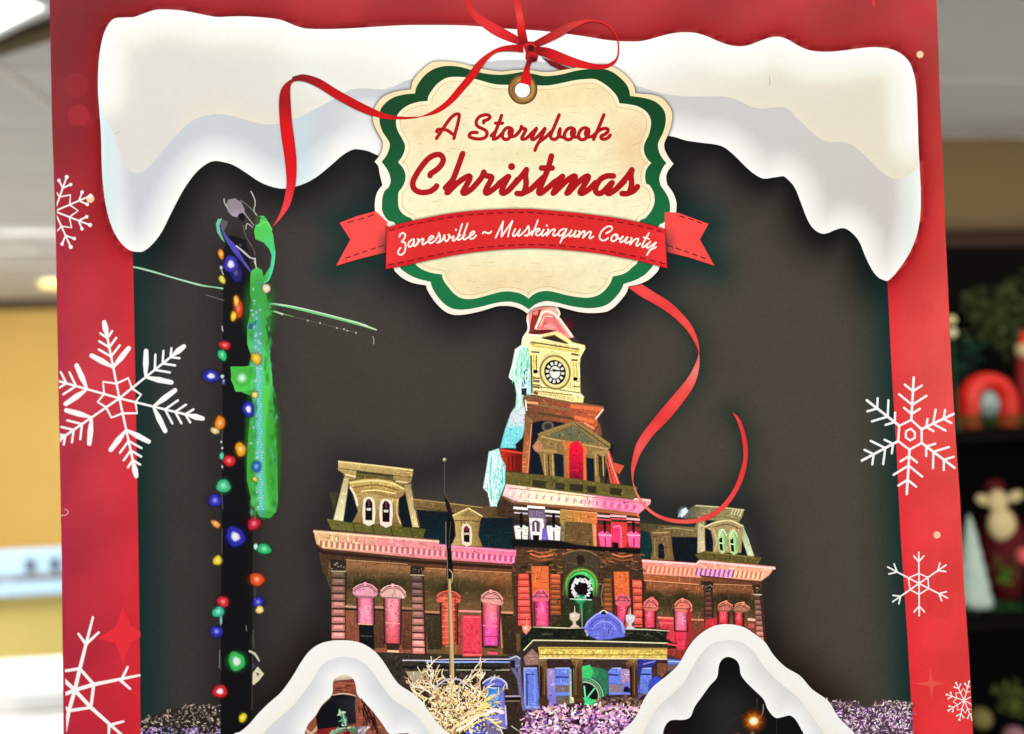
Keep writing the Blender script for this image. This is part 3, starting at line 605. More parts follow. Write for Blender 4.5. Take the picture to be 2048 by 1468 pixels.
# windows ------------------------------------------------------------------
def hood(k, P_, col, dark=(70,30,30)):
    k.stroke(P_, 6, dark, caps=False, smooth=5); k.stroke([(x, y-3) for x, y in P_], 2.2, col, caps=False, smooth=5); k.stroke([(x, y+.8) for x, y in P_], 1.6, tuple(v*.9 for v in col), caps=False, smooth=5)
    m = P_[len(P_)//2]; k.poly([(m[0]-3, m[1]-6), (m[0]+3, m[1]-6), (m[0]+2, m[1]+1), (m[0]-2, m[1]+1)], col)
def win(P_, col, hd=None, hc=(250,180,160), extra=None, grad=None):
    k = Ink(1); xs = [p[0] for p in P_]; ys = [p[1] for p in P_]
    k.poly([(x+(2.5 if x > sum(xs)/len(xs) else -2.5), y+1.5) for x, y in P_], (40,24,18))
    base_ = grad or (lambda X, Y, col=col: np.repeat(np.array([col], float), len(X), 0)); cx_ = sum(xs)/len(xs); hw_ = (max(xs)-min(xs))/2
    def lit(X, Y):
        c = np.asarray(base_(X, Y), float); q = np.abs(X-cx_)/hw_
        c = c*(1-.42*np.clip((q-.55)/.45, 0, 1))[:, None]; return np.clip(mixc(c, (255,176,196), np.exp(-(q/.45)**2)*np.exp(-((Y-(min(ys)+.3*(max(ys)-min(ys))))/(.35*(max(ys)-min(ys))))**2)*.5), 0, 255)
    k.poly(P_, lit, grid=2.5); 0 and k.poly(P_, grad or (lambda X, Y, col=col: np.clip(np.array(col, float)[None, :]*(1+.22*np.exp(-((X-sum(xs)/len(xs))/4)**2))[:, None], 0, 255)), grid=4)
    if hd:
        tp = [P_[1], P_[0]]; k.poly(crom(hd, 4)+tp, tuple(v*.78 for v in hc))
        k.poly([(x, y+3.5) for x, y in crom(hd, 4)]+[(hd[-1][0]-3, hd[-1][1]+8), (hd[0][0]+3, hd[0][1]+8)], tuple(v*.9 for v in hc)) if len(hd) > 4 else None
        k.stroke([(P_[0][0]-1, P_[0][1]-1), (P_[1][0]+1, P_[1][1]-1)], 1.6, tuple(v*.5 for v in hc), smooth=0)
        hood(k, hd, hc)
    if extra: extra(k)
    return k.build('window', house)
def pnk(c0, c1, y0, y1): return gy(y0, c0, y1, c1)
def ex1(k): k.poly(zE([(388,1140),(478,1145),(482,1300),(390,1300)]), (18,16,18)); k.stroke(zE([(395,1212),(470,1216)]), 1.4, (90,86,90), smooth=0); k.stroke(zE([(380,1134),(470,1138)]), 2.4, (236,190,160), smooth=0)
win(zE([(378,960),(475,965),(478,1135),(382,1130)]), 0, zE([(345,918),(380,893),(425,882),(470,893),(505,925)]), (250,170,190), ex1, pnk((232,110,140), (255,140,170), 1195, 1225))
def ex2(k): k.stroke(zE([(560,1128),(648,1132)]), 2.2, (255,150,160), smooth=0); k.poly(zE([(560,1265),(650,1268),(640,1300),(570,1300)]), (50,34,22)); k.stroke(zE([(575,1312),(640,1315)]), 4, (255,206,170), smooth=0)
win(zE([(555,965),(652,968),(648,1265),(560,1260)]), 0, zE([(525,930),(560,902),(605,892),(650,902),(690,940)]), (250,190,180), ex2, pnk((255,140,156), (226,90,104), 1200, 1280))
def ex3(k):
    for x in range(930, 1020, 24):
        for y in range(970, 1270, 36): k.stroke(zE([(x, y), (x+14, y)]), 1.6, (250,140,90), smooth=0)
    k.stroke(zE([(1012,960),(1012,1260)]), 2, (120,20,20), smooth=0); k.poly(zE([(940,1270),(1030,1275),(1020,1330),(975,1335)]), (150,100,64))
win(zE([(922,955),(1018,958),(1020,1275),(930,1275)]), (232,88,70), zE([(892,965),(920,940),(970,930),(1015,940),(1048,968)]), (250,110,90), ex3)
def ex4(k): k.stroke(zE([(1195,1145),(1285,1150)]), 2.4, (250,120,150), smooth=0); k.stroke(zE([(1192,1285),(1290,1290)]), 2, (30,20,16), smooth=0); k.stroke(zE([(1230,1325),(1285,1328)]), 5, (250,80,110), smooth=0); k.stroke(zE([(1210,1215),(1285,1218)]), 1.4, (180,20,90), smooth=0)
win(zE([(1192,970),(1300,975),(1300,1050),(1288,1275),(1200,1275),(1196,1050)]), 0, zE([(1182,965),(1210,940),(1245,930),(1290,942),(1325,985)]), (250,170,160), ex4, pnk((240,110,96), (240,80,160), 1200, 1262))
# pavilion double windows with surround
pv = Ink(1)
pv.poly(zE([(340,470),(372,420),(382,400),(352,300),(365,262),(640,300),(640,420),(668,500)]), gy(985, (190,160,98), 1050, (120,100,56)))
pv.poly(zE([(322,208),(420,192),(500,190),(600,205),(682,248),(676,290),(640,315),(500,285),(400,268),(362,285),(330,250)]), gy(958, (206,180,100), 990, (150,116,66)))
pv.stroke(zE([(326,215),(420,203),(500,200),(600,218),(678,255)]), 2.6, (240,222,156)); pv.stroke(zE([(345,245),(500,228),(640,262)]), 2.4, (112,84,44)); pv.stroke(zE([(400,270),(500,262),(620,285)]), 2.2, (255,232,160)); pv.stroke(zE([(330,245),(360,300),(375,360)]), 4.4, (236,222,186)); pv.stroke(zE([(640,320),(630,400),(655,480)]), 2.6, (226,190,140))
pv.build('dormer', house); pv = Ink(1)
pv.poly(zG([(690,300),(800,248),(900,240),(1000,290),(985,510),(760,505),(765,420),(745,330)]), (164,144,98)); pv.stroke(zG([(692,300),(790,262),(900,250),(1000,296)]), 3.2, (226,210,160)); pv.stroke(zG([(780,300),(880,280),(985,320)]), 2, (90,76,44)); pv.stroke(zG([(760,320),(790,420),(770,500)]), 3, (196,180,130))
pv.build('dormer', house); pv = Ink(1)
pv.poly(zE([(995,425),(1100,375),(1190,430),(1172,462),(1160,560),(1190,628),(988,618),(1020,560),(1012,465)]), gx(905, (196,166,104), 965, (140,112,62))); pv.stroke(zE([(998,428),(1100,380),(1188,432)]), 2.6, (236,214,150), smooth=0); pv.stroke(zE([(1010,460),(1160,465)]), 2, (96,70,40), smooth=0)
pv.poly(zE([(1050,425),(1100,400),(1145,430)]), (140,116,66))
pv.build('dormer', house); pv = Ink(1)
pv.poly(zG([(250,340),(330,310),(415,345),(418,440),(440,572),(250,565),(270,480)]), (116,90,56)); pv.stroke(zG([(270,350),(400,345)]), 2.6, (176,150,100), smooth=0); pv.stroke(zG([(285,400),(280,540)]), 2.2, (150,120,80), smooth=0); pv.stroke(zG([(385,390),(400,540)]), 2.2, (140,110,74), smooth=0)
pv.build('dormer', house)
def pane(P_, frame, dark, exn=None):
    k = Ink(0); k.poly(P_, frame, smooth=2); c = np.mean(np.array(P_), 0); k.poly([(c[0]+(x-c[0])*.62, c[1]+(y-c[1])*.80) for x, y in P_], dark)
    if exn: exn(k, c)
    k.build('window', house)
def exc(k, c): k.poly([(c[0]-5, c[1]+1), (c[0]+5, c[1]+1), (c[0]+4, c[1]+6), (c[0]-4, c[1]+6)], (236,226,216)); k.stroke([(c[0]-1, c[1]-16), (c[0]+1, c[1]-4)], 3.4, (110,52,62), smooth=0)
pane(zE([(412,340),(430,308),(465,308),(488,340),(486,480),(412,478)]), (250,240,214), (16,12,16), exc)
pane(zE([(522,350),(542,320),(580,322),(602,350),(598,492),(524,488)]), (252,236,216), (24,8,14), exc)
def exs(k, c): k.poly([(c[0]-5, c[1]-1), (c[0]+5, c[1]-1), (c[0]+5, c[1]+3), (c[0]-5, c[1]+3)], (240,200,190)); k.disc((c[0], c[1]-9), 4.5, (130,30,50))
pane(zE([(1056,500),(1085,480),(1118,505),(1118,618),(1058,612)]), (252,236,200), (20,10,14), exs)
def gw_(P_):
    k = Ink(0); k.poly(P_, (196,226,160), smooth=2); c = np.mean(np.array(P_), 0)
    k.stroke([(c[0]+3, c[1]-16), (c[0]+6, c[1]), (c[0]+5, c[1]+18)], 4, (120,206,110)); k.poly([(c[0]-7, c[1]-2), (c[0]-1, c[1]-6), (c[0]+1, c[1]+22), (c[0]-5, c[1]+20)], (10,24,16)); k.stroke([(c[0]-6, c[1]+6), (c[0]+1, c[1]+7)], 2.6, (226,246,214), smooth=0); k.stroke([(c[0]-7, c[1]-8), (c[0], c[1]-22), (c[0]+8, c[1]-8)], 2, (240,255,220)); k.build('window', house)
gw_(zG([(800,350),(825,318),(862,340),(862,420),(855,510),(812,505)])); gw_(zG([(885,360),(912,325),(952,350),(960,430),(955,518),(900,512)]))
kd = Ink(0); kd.poly(zG([(312,450),(335,432),(358,455),(360,562),(312,556)]), (14,22,30)); kd.stroke(zG([(320,490),(352,492)]), 1.2, (60,70,70), smooth=0); kd.build('window', house)
# right wing windows
win(zG([(200,960),(285,965),(275,1060),(262,1130),(220,1130),(195,1060)]), (236,70,84), zG([(195,935),(225,905),(262,895),(290,910),(312,940)]), (250,110,96))
def ex5(k): k.stroke(zG([(455,1148),(540,1152)]), 2.2, (140,10,40), smooth=0); k.poly(zG([(455,1160),(540,1160),(530,1300),(470,1300)]), (226,54,80)); k.stroke(zG([(560,960),(575,1200)]), 7, (170,40,46), smooth=0, caps=False)
win(zG([(448,970),(545,975),(542,1150),(455,1145)]), (250,110,140), zG([(445,950),(475,915),(510,905),(560,920),(588,965)]), (255,140,120), ex5)
win(zG([(805,985),(880,990),(875,1110),(808,1105)]), (232,60,70), zG([(800,955),(830,930),(865,925),(920,955)]), (240,140,120))
win(zG([(935,990),(998,995),(1000,1110),(940,1105)]), (214,56,62), zG([(935,955),(965,935),(1005,935),(1060,975)]), (226,150,120))
# centre block windows
win(zF([(320,1120),(442,1125),(448,1400),(330,1400)]), 0, zF([(298,1120),(330,1085),(375,1072),(420,1085),(448,1120)]), (250,110,140), None, pnk((240,50,130), (250,90,130), 1200, 1255))
win(zF([(1072,1155),(1185,1160),(1140,1290),(1130,1400),(1085,1400)]), 0, zF([(1062,1160),(1085,1125),(1130,1112),(1170,1125),(1195,1160)]), (250,110,130), None, pnk((240,46,84), (250,60,110), 1200, 1255))
win(zF([(1325,1220),(1420,1225),(1415,1400),(1335,1400)]), (244,70,96), zF([(1318,1200),(1345,1165),(1385,1152),(1420,1165),(1450,1205)]), (250,130,120))
# attic arcade: white left group, red right group
at_ = Ink(1)
at_.poly(zF([(110,430),(560,450),(580,620),(110,600)]), (34,26,26)); at_.poly(zF([(885,450),(1285,480),(1285,680),(890,650)]), (150,36,40))
at_.poly(zF([(560,450),(590,460),(590,640),(565,620)]), (130,116,76))
for x0, x1, y in ((122, 255, 300), (250, 412, 290), (412, 550, 330)): at_.stroke(zF([(x0, y), (x1, y+12)]), 5, (252,246,244), smooth=0, caps=False)
for x0, x1, y in ((130, 255, 345), (262, 412, 368), (418, 548, 372)): at_.stroke(zF([(x0, y), (x1, y+10)]), 3, (210,196,200), smooth=0, caps=False)
at_.poly(zF([(262,320),(405,330),(420,420),(390,600),(270,600),(275,440)]), (120,100,130)); at_.poly(zF([(272,395),(392,405),(400,460),(380,600),(365,625),(300,620),(285,560)]), (250,238,240))
at_.poly(zF([(300,430),(330,420),(362,435),(360,520),(300,515)]), (90,70,96)); at_.stroke(zF([(325,440),(328,520)]), 3, (255,250,246), smooth=0); at_.poly(zF([(304,555),(356,555),(352,612),(308,610)]), (14,10,14)); at_.poly(zF([(395,490),(440,500),(435,620),(385,610)]), (110,100,190))
for cx in (195, 492):
    at_.poly(zF([(cx-62,470),(cx,455),(cx+60,480),(cx+55,602),(cx-45,590)]), (246,240,236)); at_.stroke(zF([(cx,360),(cx,470)]), 6, (14,10,12), smooth=0); at_.stroke(zF([(cx+2,520),(cx+3,590)]), 3, (90,80,80), smooth=0); at_.stroke(zF([(cx-58,455),(cx-20,460)]), 3, (60,50,52), smooth=0)
    at_.stroke(zF([(cx-62,495),(cx+60,502)]), 1.2, (200,190,186), smooth=0)
for x0, x1, y in ((890, 1010, 372), (1010, 1160, 372), (1160, 1282, 400)): at_.stroke(zF([(x0, y), (x1, y+10)]), 4.2, (255,190,196), smooth=0, caps=False)
for x0, x1, y in ((895, 1020, 405), (1020, 1160, 400), (1165, 1280, 430)): at_.stroke(zF([(x0, y), (x1, y+8)]), 2.4, (250,80,100), smooth=0, caps=False)
at_.poly(zF([(1020,430),(1160,440),(1165,640),(1110,690),(1020,600)]), (226,64,62)); at_.poly(zF([(1035,460),(1100,455),(1115,520),(1115,690),(1085,640),(1040,600)]), (248,56,116)); at_.stroke(zF([(1040,480),(1085,470),(1110,500),(1112,680)]), 3, (255,120,150)); at_.poly(zF([(1040,620),(1080,625),(1085,670),(1040,660)]), (20,8,10))
for cx in (965, 1228):
    at_.poly(zF([(cx-58,530),(cx,512),(cx+55,545),(cx+50,665),(cx-42,650)]), (246,96,156)); at_.stroke(zF([(cx-4,430),(cx-2,520)]), 5, (40,6,10), smooth=0); at_.stroke(zF([(cx+2,580),(cx+2,650)]), 3, (180,30,84), smooth=0); at_.stroke(zF([(cx-58,548),(cx+54,556)]), 2.4, (255,176,206), smooth=0)
at_.poly(zF([(105,590),(560,608),(700,645),(880,660),(1290,680),(1290,720),(900,690),(560,670),(110,650)]), (16,14,14))
at_.build('attic_arcade', house)
# wreath window
ww = Ink(1)
c0 = zF([(748,1010)])[0]
ww.poly(zF([(590,760),(640,700),(740,680),(850,700),(900,760),(900,980),(860,1140),(600,1130),(585,950)]), (70,58,42)); ww.stroke(zF([(590,720),(660,700),(740,690),(830,705),(890,740)]), 3, (124,100,66))
for rr, col in ((170, (58,54,34)), (155, (96,100,54)), (142, (130,186,70)), (128, (60,130,60)), (118, (84,206,110))):
    ww.poly([(c0[0]+rr/4.5875*math.cos(a), c0[1]+rr*1.02/4.5875*math.sin(a)) for a in np.linspace(math.pi, 2*math.pi, 24)]+[(c0[0]+rr/4.5875*.97, c0[1]+22), (c0[0]-rr/4.5875*.97, c0[1]+22)], lambda X, Y, col=col: np.clip(mixc(np.repeat(np.array([col], float), len(X), 0), (60,66,40), np.clip((Y-c0[1])/14, 0, 1)*.8), 0, 255))
ww.poly([(c0[0]-3+103/4.5875*math.cos(a), c0[1]+2+100/4.5875*math.sin(a)) for a in np.linspace(math.pi, 2*math.pi, 24)]+zF([(855,1130),(632,1130)]), (12,8,20))
ww.poly(zF([(700,760),(720,740),(760,745),(775,790),(740,830),(715,800)]), (40,28,24)); ww.stroke(zF([(905,1000),(945,1010),(930,1100),(940,1200)]), 2.6, (110,110,90)); ww.stroke(zF([(590,1000),(575,1100)]), 3, (96,84,64))
ww.build('arched_window', house)
wr = Ink(0); cw = zF([(745,1042)])[0]
for k in range(80):
    a = random.uniform(0, 6.28); 
    if 1.2 < a < 1.9: continue
    r = random.uniform(15.5, 20); p = (cw[0]+r*math.cos(a), cw[1]+r*math.sin(a)); d_ = random.uniform(0, 6.28); L = random.uniform(2, 5)
    wr.stroke([p, (p[0]+L*math.cos(d_), p[1]+L*math.sin(d_))], random.uniform(2.2, 4), random.choice([(250,250,250), (236,250,246), (255,236,240), (255,255,255), (190,214,214)]), smooth=0)
wr.disc(cw, 11, (20,8,14)); wr.build('wreath', house)
gs = Ink(0, True); cg = zF([(742,1160)])[0]
gs.poly(zF([(640,1132),(715,1137),(730,1108),(745,1122),(762,1108),(776,1137),(848,1142),(770,1150),(757,1176),(754,1240),(750,1340),(742,1240),(728,1180),(705,1156)]), (70,214,150,1)); gs.blob((cg[0]-1, cg[1]-4), 15, 12, [(0, (120,255,190,.95)), (.4, (70,220,150,.6)), (1, (30,120,80,0))]); gs.blob((cg[0], cg[1]+14), 8, 30, [(0, (60,170,110,.5)), (1, (30,90,50,0))]); gs.stroke(zF([(752,1230),(752,1300),(755,1390)]), 2.4, (150,160,140,.9)); gs.stroke(zF([(645,1137),(840,1146)]), 1.8, (226,240,226,1), smooth=0)
gs.build('green_star', house)
# porch --------------------------------------------------------------------
po_ = Ink(1)
po_.poly(zH([(70,1180),(70,590),(125,520),(300,640),(300,1180)]), (58,46,46))
po_.poly(zH([(230,300),(270,290),(820,300),(1250,310),(1715,330),(1690,360),(1680,420),(1780,480),(1790,520),(300,520),(150,560),(120,500),(130,420),(200,370)]), lambda X, Y: np.clip(np.repeat(np.array([[24., 28, 18]]), len(X), 0)*(1+rng.normal(0, .3, len(X)))[:, None], 0, 255), grid=4)
po_.poly(zH([(245,445),(1790,470),(1690,525),(310,512),(220,600),(150,660),(130,560)]), (52,42,34))
po_.stroke(zH([(250,292),(420,296),(640,304),(820,300)]), [1, 2.4, 2, 1], (226,216,186), smooth=0); po_.stroke(zH([(1240,312),(1480,318),(1715,334)]), [2, 2.4, 1.4], (222,212,176), smooth=0)
po_.stroke(zH([(150,540),(250,434),(620,438),(1000,446),(1350,456),(1700,466)]), 2.6, (226,220,176), smooth=0); po_.stroke(zH([(1690,470),(1800,490)]), 3, (236,80,90), smooth=0)
for k in range(16):
    x = random.uniform(300, 1600); po_.stroke(zH([(x, random.uniform(340, 410)), (x+random.uniform(20, 120), random.uniform(350, 410))]), 1.6, random.choice([(66,62,46), (90,84,62), (14,30,20)]), smooth=0)
po_.poly(zH([(150,620),(240,530),(305,600),(310,690),(170,700)]), (150,110,104))
def gold(X, Y): return np.clip(mixc(np.repeat(np.array([[214., 178, 84]]), len(X), 0), (244,222,120), (np.sin(X*.55)*.5+.5)*.7)*(1+rng.normal(0, .1, len(X)))[:, None], 0, 255)
po_.poly(zH([(305,512),(1000,518),(1695,525),(1690,640),(1000,635),(320,630)]), gold, grid=3.5)
po_.stroke(zH([(325,588),(900,592),(1690,592)]), 1.8, (140,104,44), smooth=0); po_.stroke(zH([(320,625),(1000,632),(1690,640)]), 3.4, (246,226,190), smooth=0); po_.stroke(zH([(320,520),(1690,530)]), 1.6, (150,112,50), smooth=0)
po_.poly(zH([(390,640),(1700,650),(1700,735),(390,720)]), (56,36,36))
po_.build('porch', house)
bp = Ink(1)
B1, B2, LI = (100,122,214), (74,84,184), (166,146,196)
def bluepanel(P_, c=B1):
    bp.poly(P_, gy(P_[0][1], tuple(v*1.05 for v in c), P_[0][1]+80, c)); bp.stroke([P_[0], P_[1]], 2.4, (176,190,240), smooth=0)
bp.poly(zH([(395,740),(480,740),(500,1160),(410,1180)]), gy(1335, LI, 1410, (110,104,206))); bluepanel(zH([(150,735),(285,735),(325,1180),(160,1180)])); bp.stroke(zH([(180,800),(185,1130)]), 3, (50,60,150), smooth=0); bp.stroke(zH([(265,790),(275,1140)]), 2.4, (130,150,236), smooth=0); bp.stroke(zH([(155,740),(160,1170)]), 2, (166,180,236), smooth=0); bp.stroke(zH([(180,800),(265,802)]), 2.2, (50,60,150), smooth=0); bp.stroke(zH([(150,1150),(310,1160)]), 5, (150,170,236), smooth=0)
bluepanel(zH([(492,735),(640,735),(640,1030),(498,1040)])); bp.stroke(zH([(500,830),(635,832)]), 3.4, (50,58,150), smooth=0); bp.poly(zH([(500,925),(640,925),(640,985),(502,985)]), (120,104,110)); bp.stroke(zH([(495,905),(640,908)]), 2.4, (130,150,240), smooth=0); bp.stroke(zH([(495,1010),(640,1012)]), 4, (120,140,236), smooth=0)
bp.poly(zH([(500,1045),(650,1045),(660,1120),(510,1120)]), (110,92,84)); bp.poly(zH([(640,745),(695,745),(690,1000),(720,1110),(650,1110)]), gy(1345, (150,176,170), 1400, (196,206,150)))
bp.disc(zH([(688,1060)])[0], 5, (255,250,190)); bp.stroke(zH([(672,900),(685,1040)]), 3, (226,240,190), smooth=0)
bluepanel(zH([(1062,735),(1195,735),(1200,1020),(1070,1020)])); bp.stroke(zH([(1065,805),(1160,810)]), 3.4, (44,40,110), smooth=0); bp.poly(zH([(1070,915),(1200,915),(1205,990),(1072,990)]), (140,120,126)); bp.stroke(zH([(1075,1000),(1300,1012)]), 4, (120,140,236), smooth=0)
bp.poly(zH([(1195,745),(1290,745),(1300,900),(1205,900)]), (170,140,176)); bp.poly(zH([(1205,1000),(1210,920),(1250,880),(1295,920),(1300,1000)]), (120,120,206)); bp.poly(zH([(1225,985),(1235,945),(1260,935),(1290,960),(1295,990)]), (18,16,40))
bluepanel(zH([(1412,735),(1520,735),(1535,1080),(1400,1060)]), B1); bp.poly(zH([(1370,640),(1590,650),(1530,720),(1420,730),(1400,820),(1375,800)]), (44,48,130)); bp.stroke(zH([(1440,690),(1560,660)]), 3, (130,130,226), smooth=0); bp.poly(zH([(1500,880),(1570,820),(1640,850),(1600,960),(1500,1010)]), (56,72,190)); bp.stroke(zH([(1420,800),(1510,802)]), 3, (30,34,100), smooth=0)
bp.poly(zH([(1590,680),(1700,690),(1690,760),(1640,830),(1590,800)]), (120,70,50)); bp.poly(zH([(1700,640),(1860,650),(1850,700),(1700,690)]), (96,110,190)); bp.stroke(zH([(1710,660),(1850,668)]), 2.4, (190,200,246), smooth=0); bp.poly(zH([(1700,705),(1850,705),(1790,770),(1700,760)]), (110,90,90)); bp.poly(zH([(1320,1000),(1380,900),(1420,1100),(1340,1100)]), (100,96,196))
bp.poly(zH([(-90,620),(60,610),(110,720),(130,1100),(120,1500),(-90,1500)]), (50,38,32)); bp.stroke(zH([(95,640),(110,900),(150,1180)]), 6, (116,106,146), smooth=3); bp.stroke(zH([(-60,1060),(90,1062)]), 1.6, (110,90,80), smooth=0); bp.stroke(zH([(0,620),(60,640),(90,700)]), 5, (90,90,130)); bp.disc(zH([(30,690)])[0], 5, (24,24,50))
bp.build('blue_lit_wall', house)
gd = Ink(1)
gd.poly(zH([(775,650),(1050,655),(1055,1000),(1000,1060),(900,1120),(790,1130)]), lambda X, Y: mixc(np.repeat(np.array([[44., 110, 78]]), len(X), 0), (64,200,120), np.exp(-(np.hypot((X-1172)/16, (Y-1345)/18))**2)), grid=3)
gd.poly(zH([(770,645),(1280,650),(1290,700),(1100,725),(1055,760),(1000,730),(780,700)]), (60,44,40))
cA = zH([(800,1040)])[0]
for r_, c in ((215, (36,76,52)), (202, (176,226,186)), (190, (20,40,26)), (180, (110,196,140)), (168, (24,60,38)), (158, (190,220,180)), (144, (16,14,16))):
    gd.poly([(cA[0]-3, cA[1]+8)]+[(cA[0]+r_/5.389*math.sin(a), cA[1]-r_/5.389*math.cos(a)) for a in np.linspace(-.1, 1.75, 18)], c)
gd.stroke(zH([(800,930),(815,1080)]), 3, (120,236,176), smooth=0); gd.stroke(zH([(910,955),(810,1080)]), 3, (110,226,166), smooth=0); gd.stroke(zH([(795,1080),(940,1090)]), 5, (80,214,140), smooth=0); gd.poly(zH([(785,1050),(860,1060),(900,1110),(850,1140),(790,1130)]), (66,206,130))
gd.poly(zH([(775,720),(860,700),(900,790),(860,850),(780,830)]), (60,196,110)); gd.stroke(zH([(775,740),(775,880)]), 2, (190,250,210), smooth=0); gd.build('green_doorway', house)
for P_ in ([(310,640),(390,645),(395,1050),(415,1090),(400,1150),(330,1150),(312,1090),(325,1040)], [(650,630),(785,640),(770,720),(780,1050),(800,1100),(790,1140),(700,1130),(690,1050),(695,720)], [(1280,640),(1370,645),(1365,760),(1378,1060),(1310,1060),(1295,760),(1250,690)]):
    k = Ink(1); k.poly(zH(P_), lambda X, Y, P_=P_: mixc(np.repeat(np.array([[70., 46, 28]]), len(X), 0), (160,124,76), np.clip(1-(Y-1318)/22, 0, 1)*.8), grid=5); x = P_[2][0] if P_[0][0] < 600 else P_[3][0]
    k.stroke(zH([(P_[0][0]+60, 720), (P_[0][0]+60, 1020)]), 2.4, (120,84,50), smooth=0); k.stroke(zH([(P_[0][0]+22, 720), (P_[0][0]+26, 1040)]), 3.4, (26,14,10), smooth=0); k.build('porch_column', house)
# lower wall of left wing
lw = Ink(1)
lw.stroke(zU([(-300,180),(0,182),(200,186),(520,160),(1560,160)]), 2.2, (214,206,220), smooth=0); lw.stroke(zU([(100,205),(520,212),(1000,205),(1560,214)]), [2, 4, 4, 2.6], (150,170,230), smooth=0); lw.stroke(zU([(200,186),(700,184),(1550,186)]), 2, (22,24,60), smooth=0); lw.stroke(zU([(0,236),(1500,240)]), 2, (26,24,24), smooth=0)
lw.stroke(zU([(180,352),(480,352)]), 2.6, (150,142,120), smooth=0); lw.stroke(zU([(640,346),(1230,346)]), 3, (170,164,140), smooth=0); lw.stroke(zU([(1330,350),(1560,346)]), 3, (160,150,130), smooth=0); lw.stroke(zU([(-300,300),(1400,322)]), 5, (26,22,18), smooth=0)
lw.poly(zU([(1580,150),(1680,100),(1750,150),(1740,300),(1660,330),(1700,400),(1760,520),(1780,900),(1740,800),(1700,500),(1600,330)]), (104,100,136)); lw.poly(zU([(1600,180),(1650,190),(1650,320),(1590,290)]), (20,20,40)); lw.stroke(zU([(1580,150),(1680,110),(1745,150)]), 2.4, (200,206,226))
lw.stroke(zU([(1500,810),(1740,806)]), 3, (180,160,190), smooth=0); lw.stroke(zU([(1490,850),(1740,850)]), 5, (14,12,12), smooth=0); lw.stroke(zU([(1490,895),(1740,890)]), 2, (140,120,110), smooth=0)
lw.poly(zU([(760,790),(980,790),(980,850),(780,850)]), (120,116,206)); lw.poly(zU([(770,870),(900,850),(930,900),(780,920)]), (26,30,110)); lw.poly(zU([(800,1420),(1130,1150),(1150,1440),(1140,1700),(800,1700)]), (66,72,184)); lw.stroke(zU([(800,1438),(1140,1440)]), 3, (110,124,220), smooth=0)
lw.poly(zU([(-250,380),(150,380),(60,480),(10,560),(-100,600)]), (176,160,130)); lw.poly(zU([(1140,1150),(1420,1100),(1440,1300),(1400,1700),(1150,1700)]), (110,100,140)); lw.poly(zU([(1150,1180),(1400,1130),(1400,1290),(1180,1280)]), (140,140,220))
lw.stroke(zU([(1600,1330),(1700,1400)]), 1.6, (210,220,190), smooth=0); lw.stroke(zU([(1700,1400),(1780,1440)]), 1.2, (180,200,160), smooth=0)
lw.build('lower_wall', house)
bw = Ink(1)
bw.poly(zU([(1120,640),(1160,560),(1280,470),(1400,500),(1480,580),(1460,700),(1470,900),(1520,1380),(1430,1380),(1390,1050),(1360,1000),(1220,1000),(1190,860),(1170,700)]), gx(972, (96,124,214), 1012, (120,110,206)))
bw.poly(zU([(1180,660),(1400,660),(1400,900),(1340,1000),(1230,1000),(1190,860)]), (66,134,212)); bw.poly(zU([(1300,800),(1360,760),(1370,840),(1330,880)]), (130,176,232)); bw.stroke(zU([(1120,640),(1300,636),(1430,640)]), 2.6, (40,60,150), smooth=0); bw.stroke(zU([(1100,580),(1180,515),(1290,480),(1400,500),(1500,570),(1520,660)]), 3, (206,206,236)); bw.stroke(zU([(1110,610),(1200,560),(1400,550),(1470,640)]), 1.8, (50,60,150)); bw.poly(zU([(1235,450),(1290,480),(1330,455),(1325,500),(1240,500)]), (170,190,236)); bw.stroke(zU([(1490,980),(1510,1300)]), 3, (196,196,226), smooth=0)
bw.build('window', house)
# urns and dome
for P_, c in (([(640,1275),(685,1262),(732,1280),(720,1320),(690,1345),(695,1375),(735,1395),(640,1395),(675,1370),(672,1345),(645,1320)], (216,196,176)), ([(1155,1290),(1195,1280),(1238,1295),(1228,1335),(1200,1370),(1215,1395),(1245,1410),(1160,1410),(1185,1370),(1160,1330)], (206,206,220)), ([(205,1390),(245,1375),(285,1395),(262,1430),(240,1460),(215,1430)], (246,150,120))):
    k = Ink(1); k.poly(zF(P_), c); x, y = zF([P_[1]])[0]; k.stroke([(x, y), (x, y-13)], [2.6, 1], c, smooth=0); k.blob((x-2, y+6), 4, 4, [(0, (250,246,240)), (1, c)], seg=10); k.build('stone_urn', house)
dm = Ink(1)
dm.poly(zF([(775,1400),(800,1345),(880,1275),(950,1248),(1010,1262),(1090,1320),(1130,1360),(1142,1420),(1140,1480),(1090,1485),(1020,1500),(900,1510),(840,1480),(790,1450)]), (104,110,214)); dm.stroke(zF([(782,1395),(810,1345),(880,1285),(950,1262),(1020,1280),(1100,1340),(1136,1400)]), 2.6, (170,180,246)); dm.stroke(zF([(820,1390),(880,1330),(950,1305),(1030,1330),(1090,1380),(1110,1440)]), 2.2, (76,80,190)); dm.stroke(zF([(850,1410),(900,1360),(960,1345),(1020,1365),(1070,1420)]), 2.2, (146,150,240)); dm.stroke(zF([(880,1430),(940,1390),(1000,1395),(1040,1440)]), 2, (84,90,200)); dm.poly(zF([(925,1270),(950,1245),(975,1268),(970,1280),(930,1280)]), (20,20,20)); dm.stroke(zF([(915,1262),(950,1242),(988,1262)]), 2, (226,220,180)); dm.stroke(zF([(785,1430),(800,1450),(800,1470)]), 4, (176,160,200)); dm.stroke(zF([(1128,1400),(1140,1440)]), 4, (160,160,206), smooth=0)
dm.build('blue_dome', house)

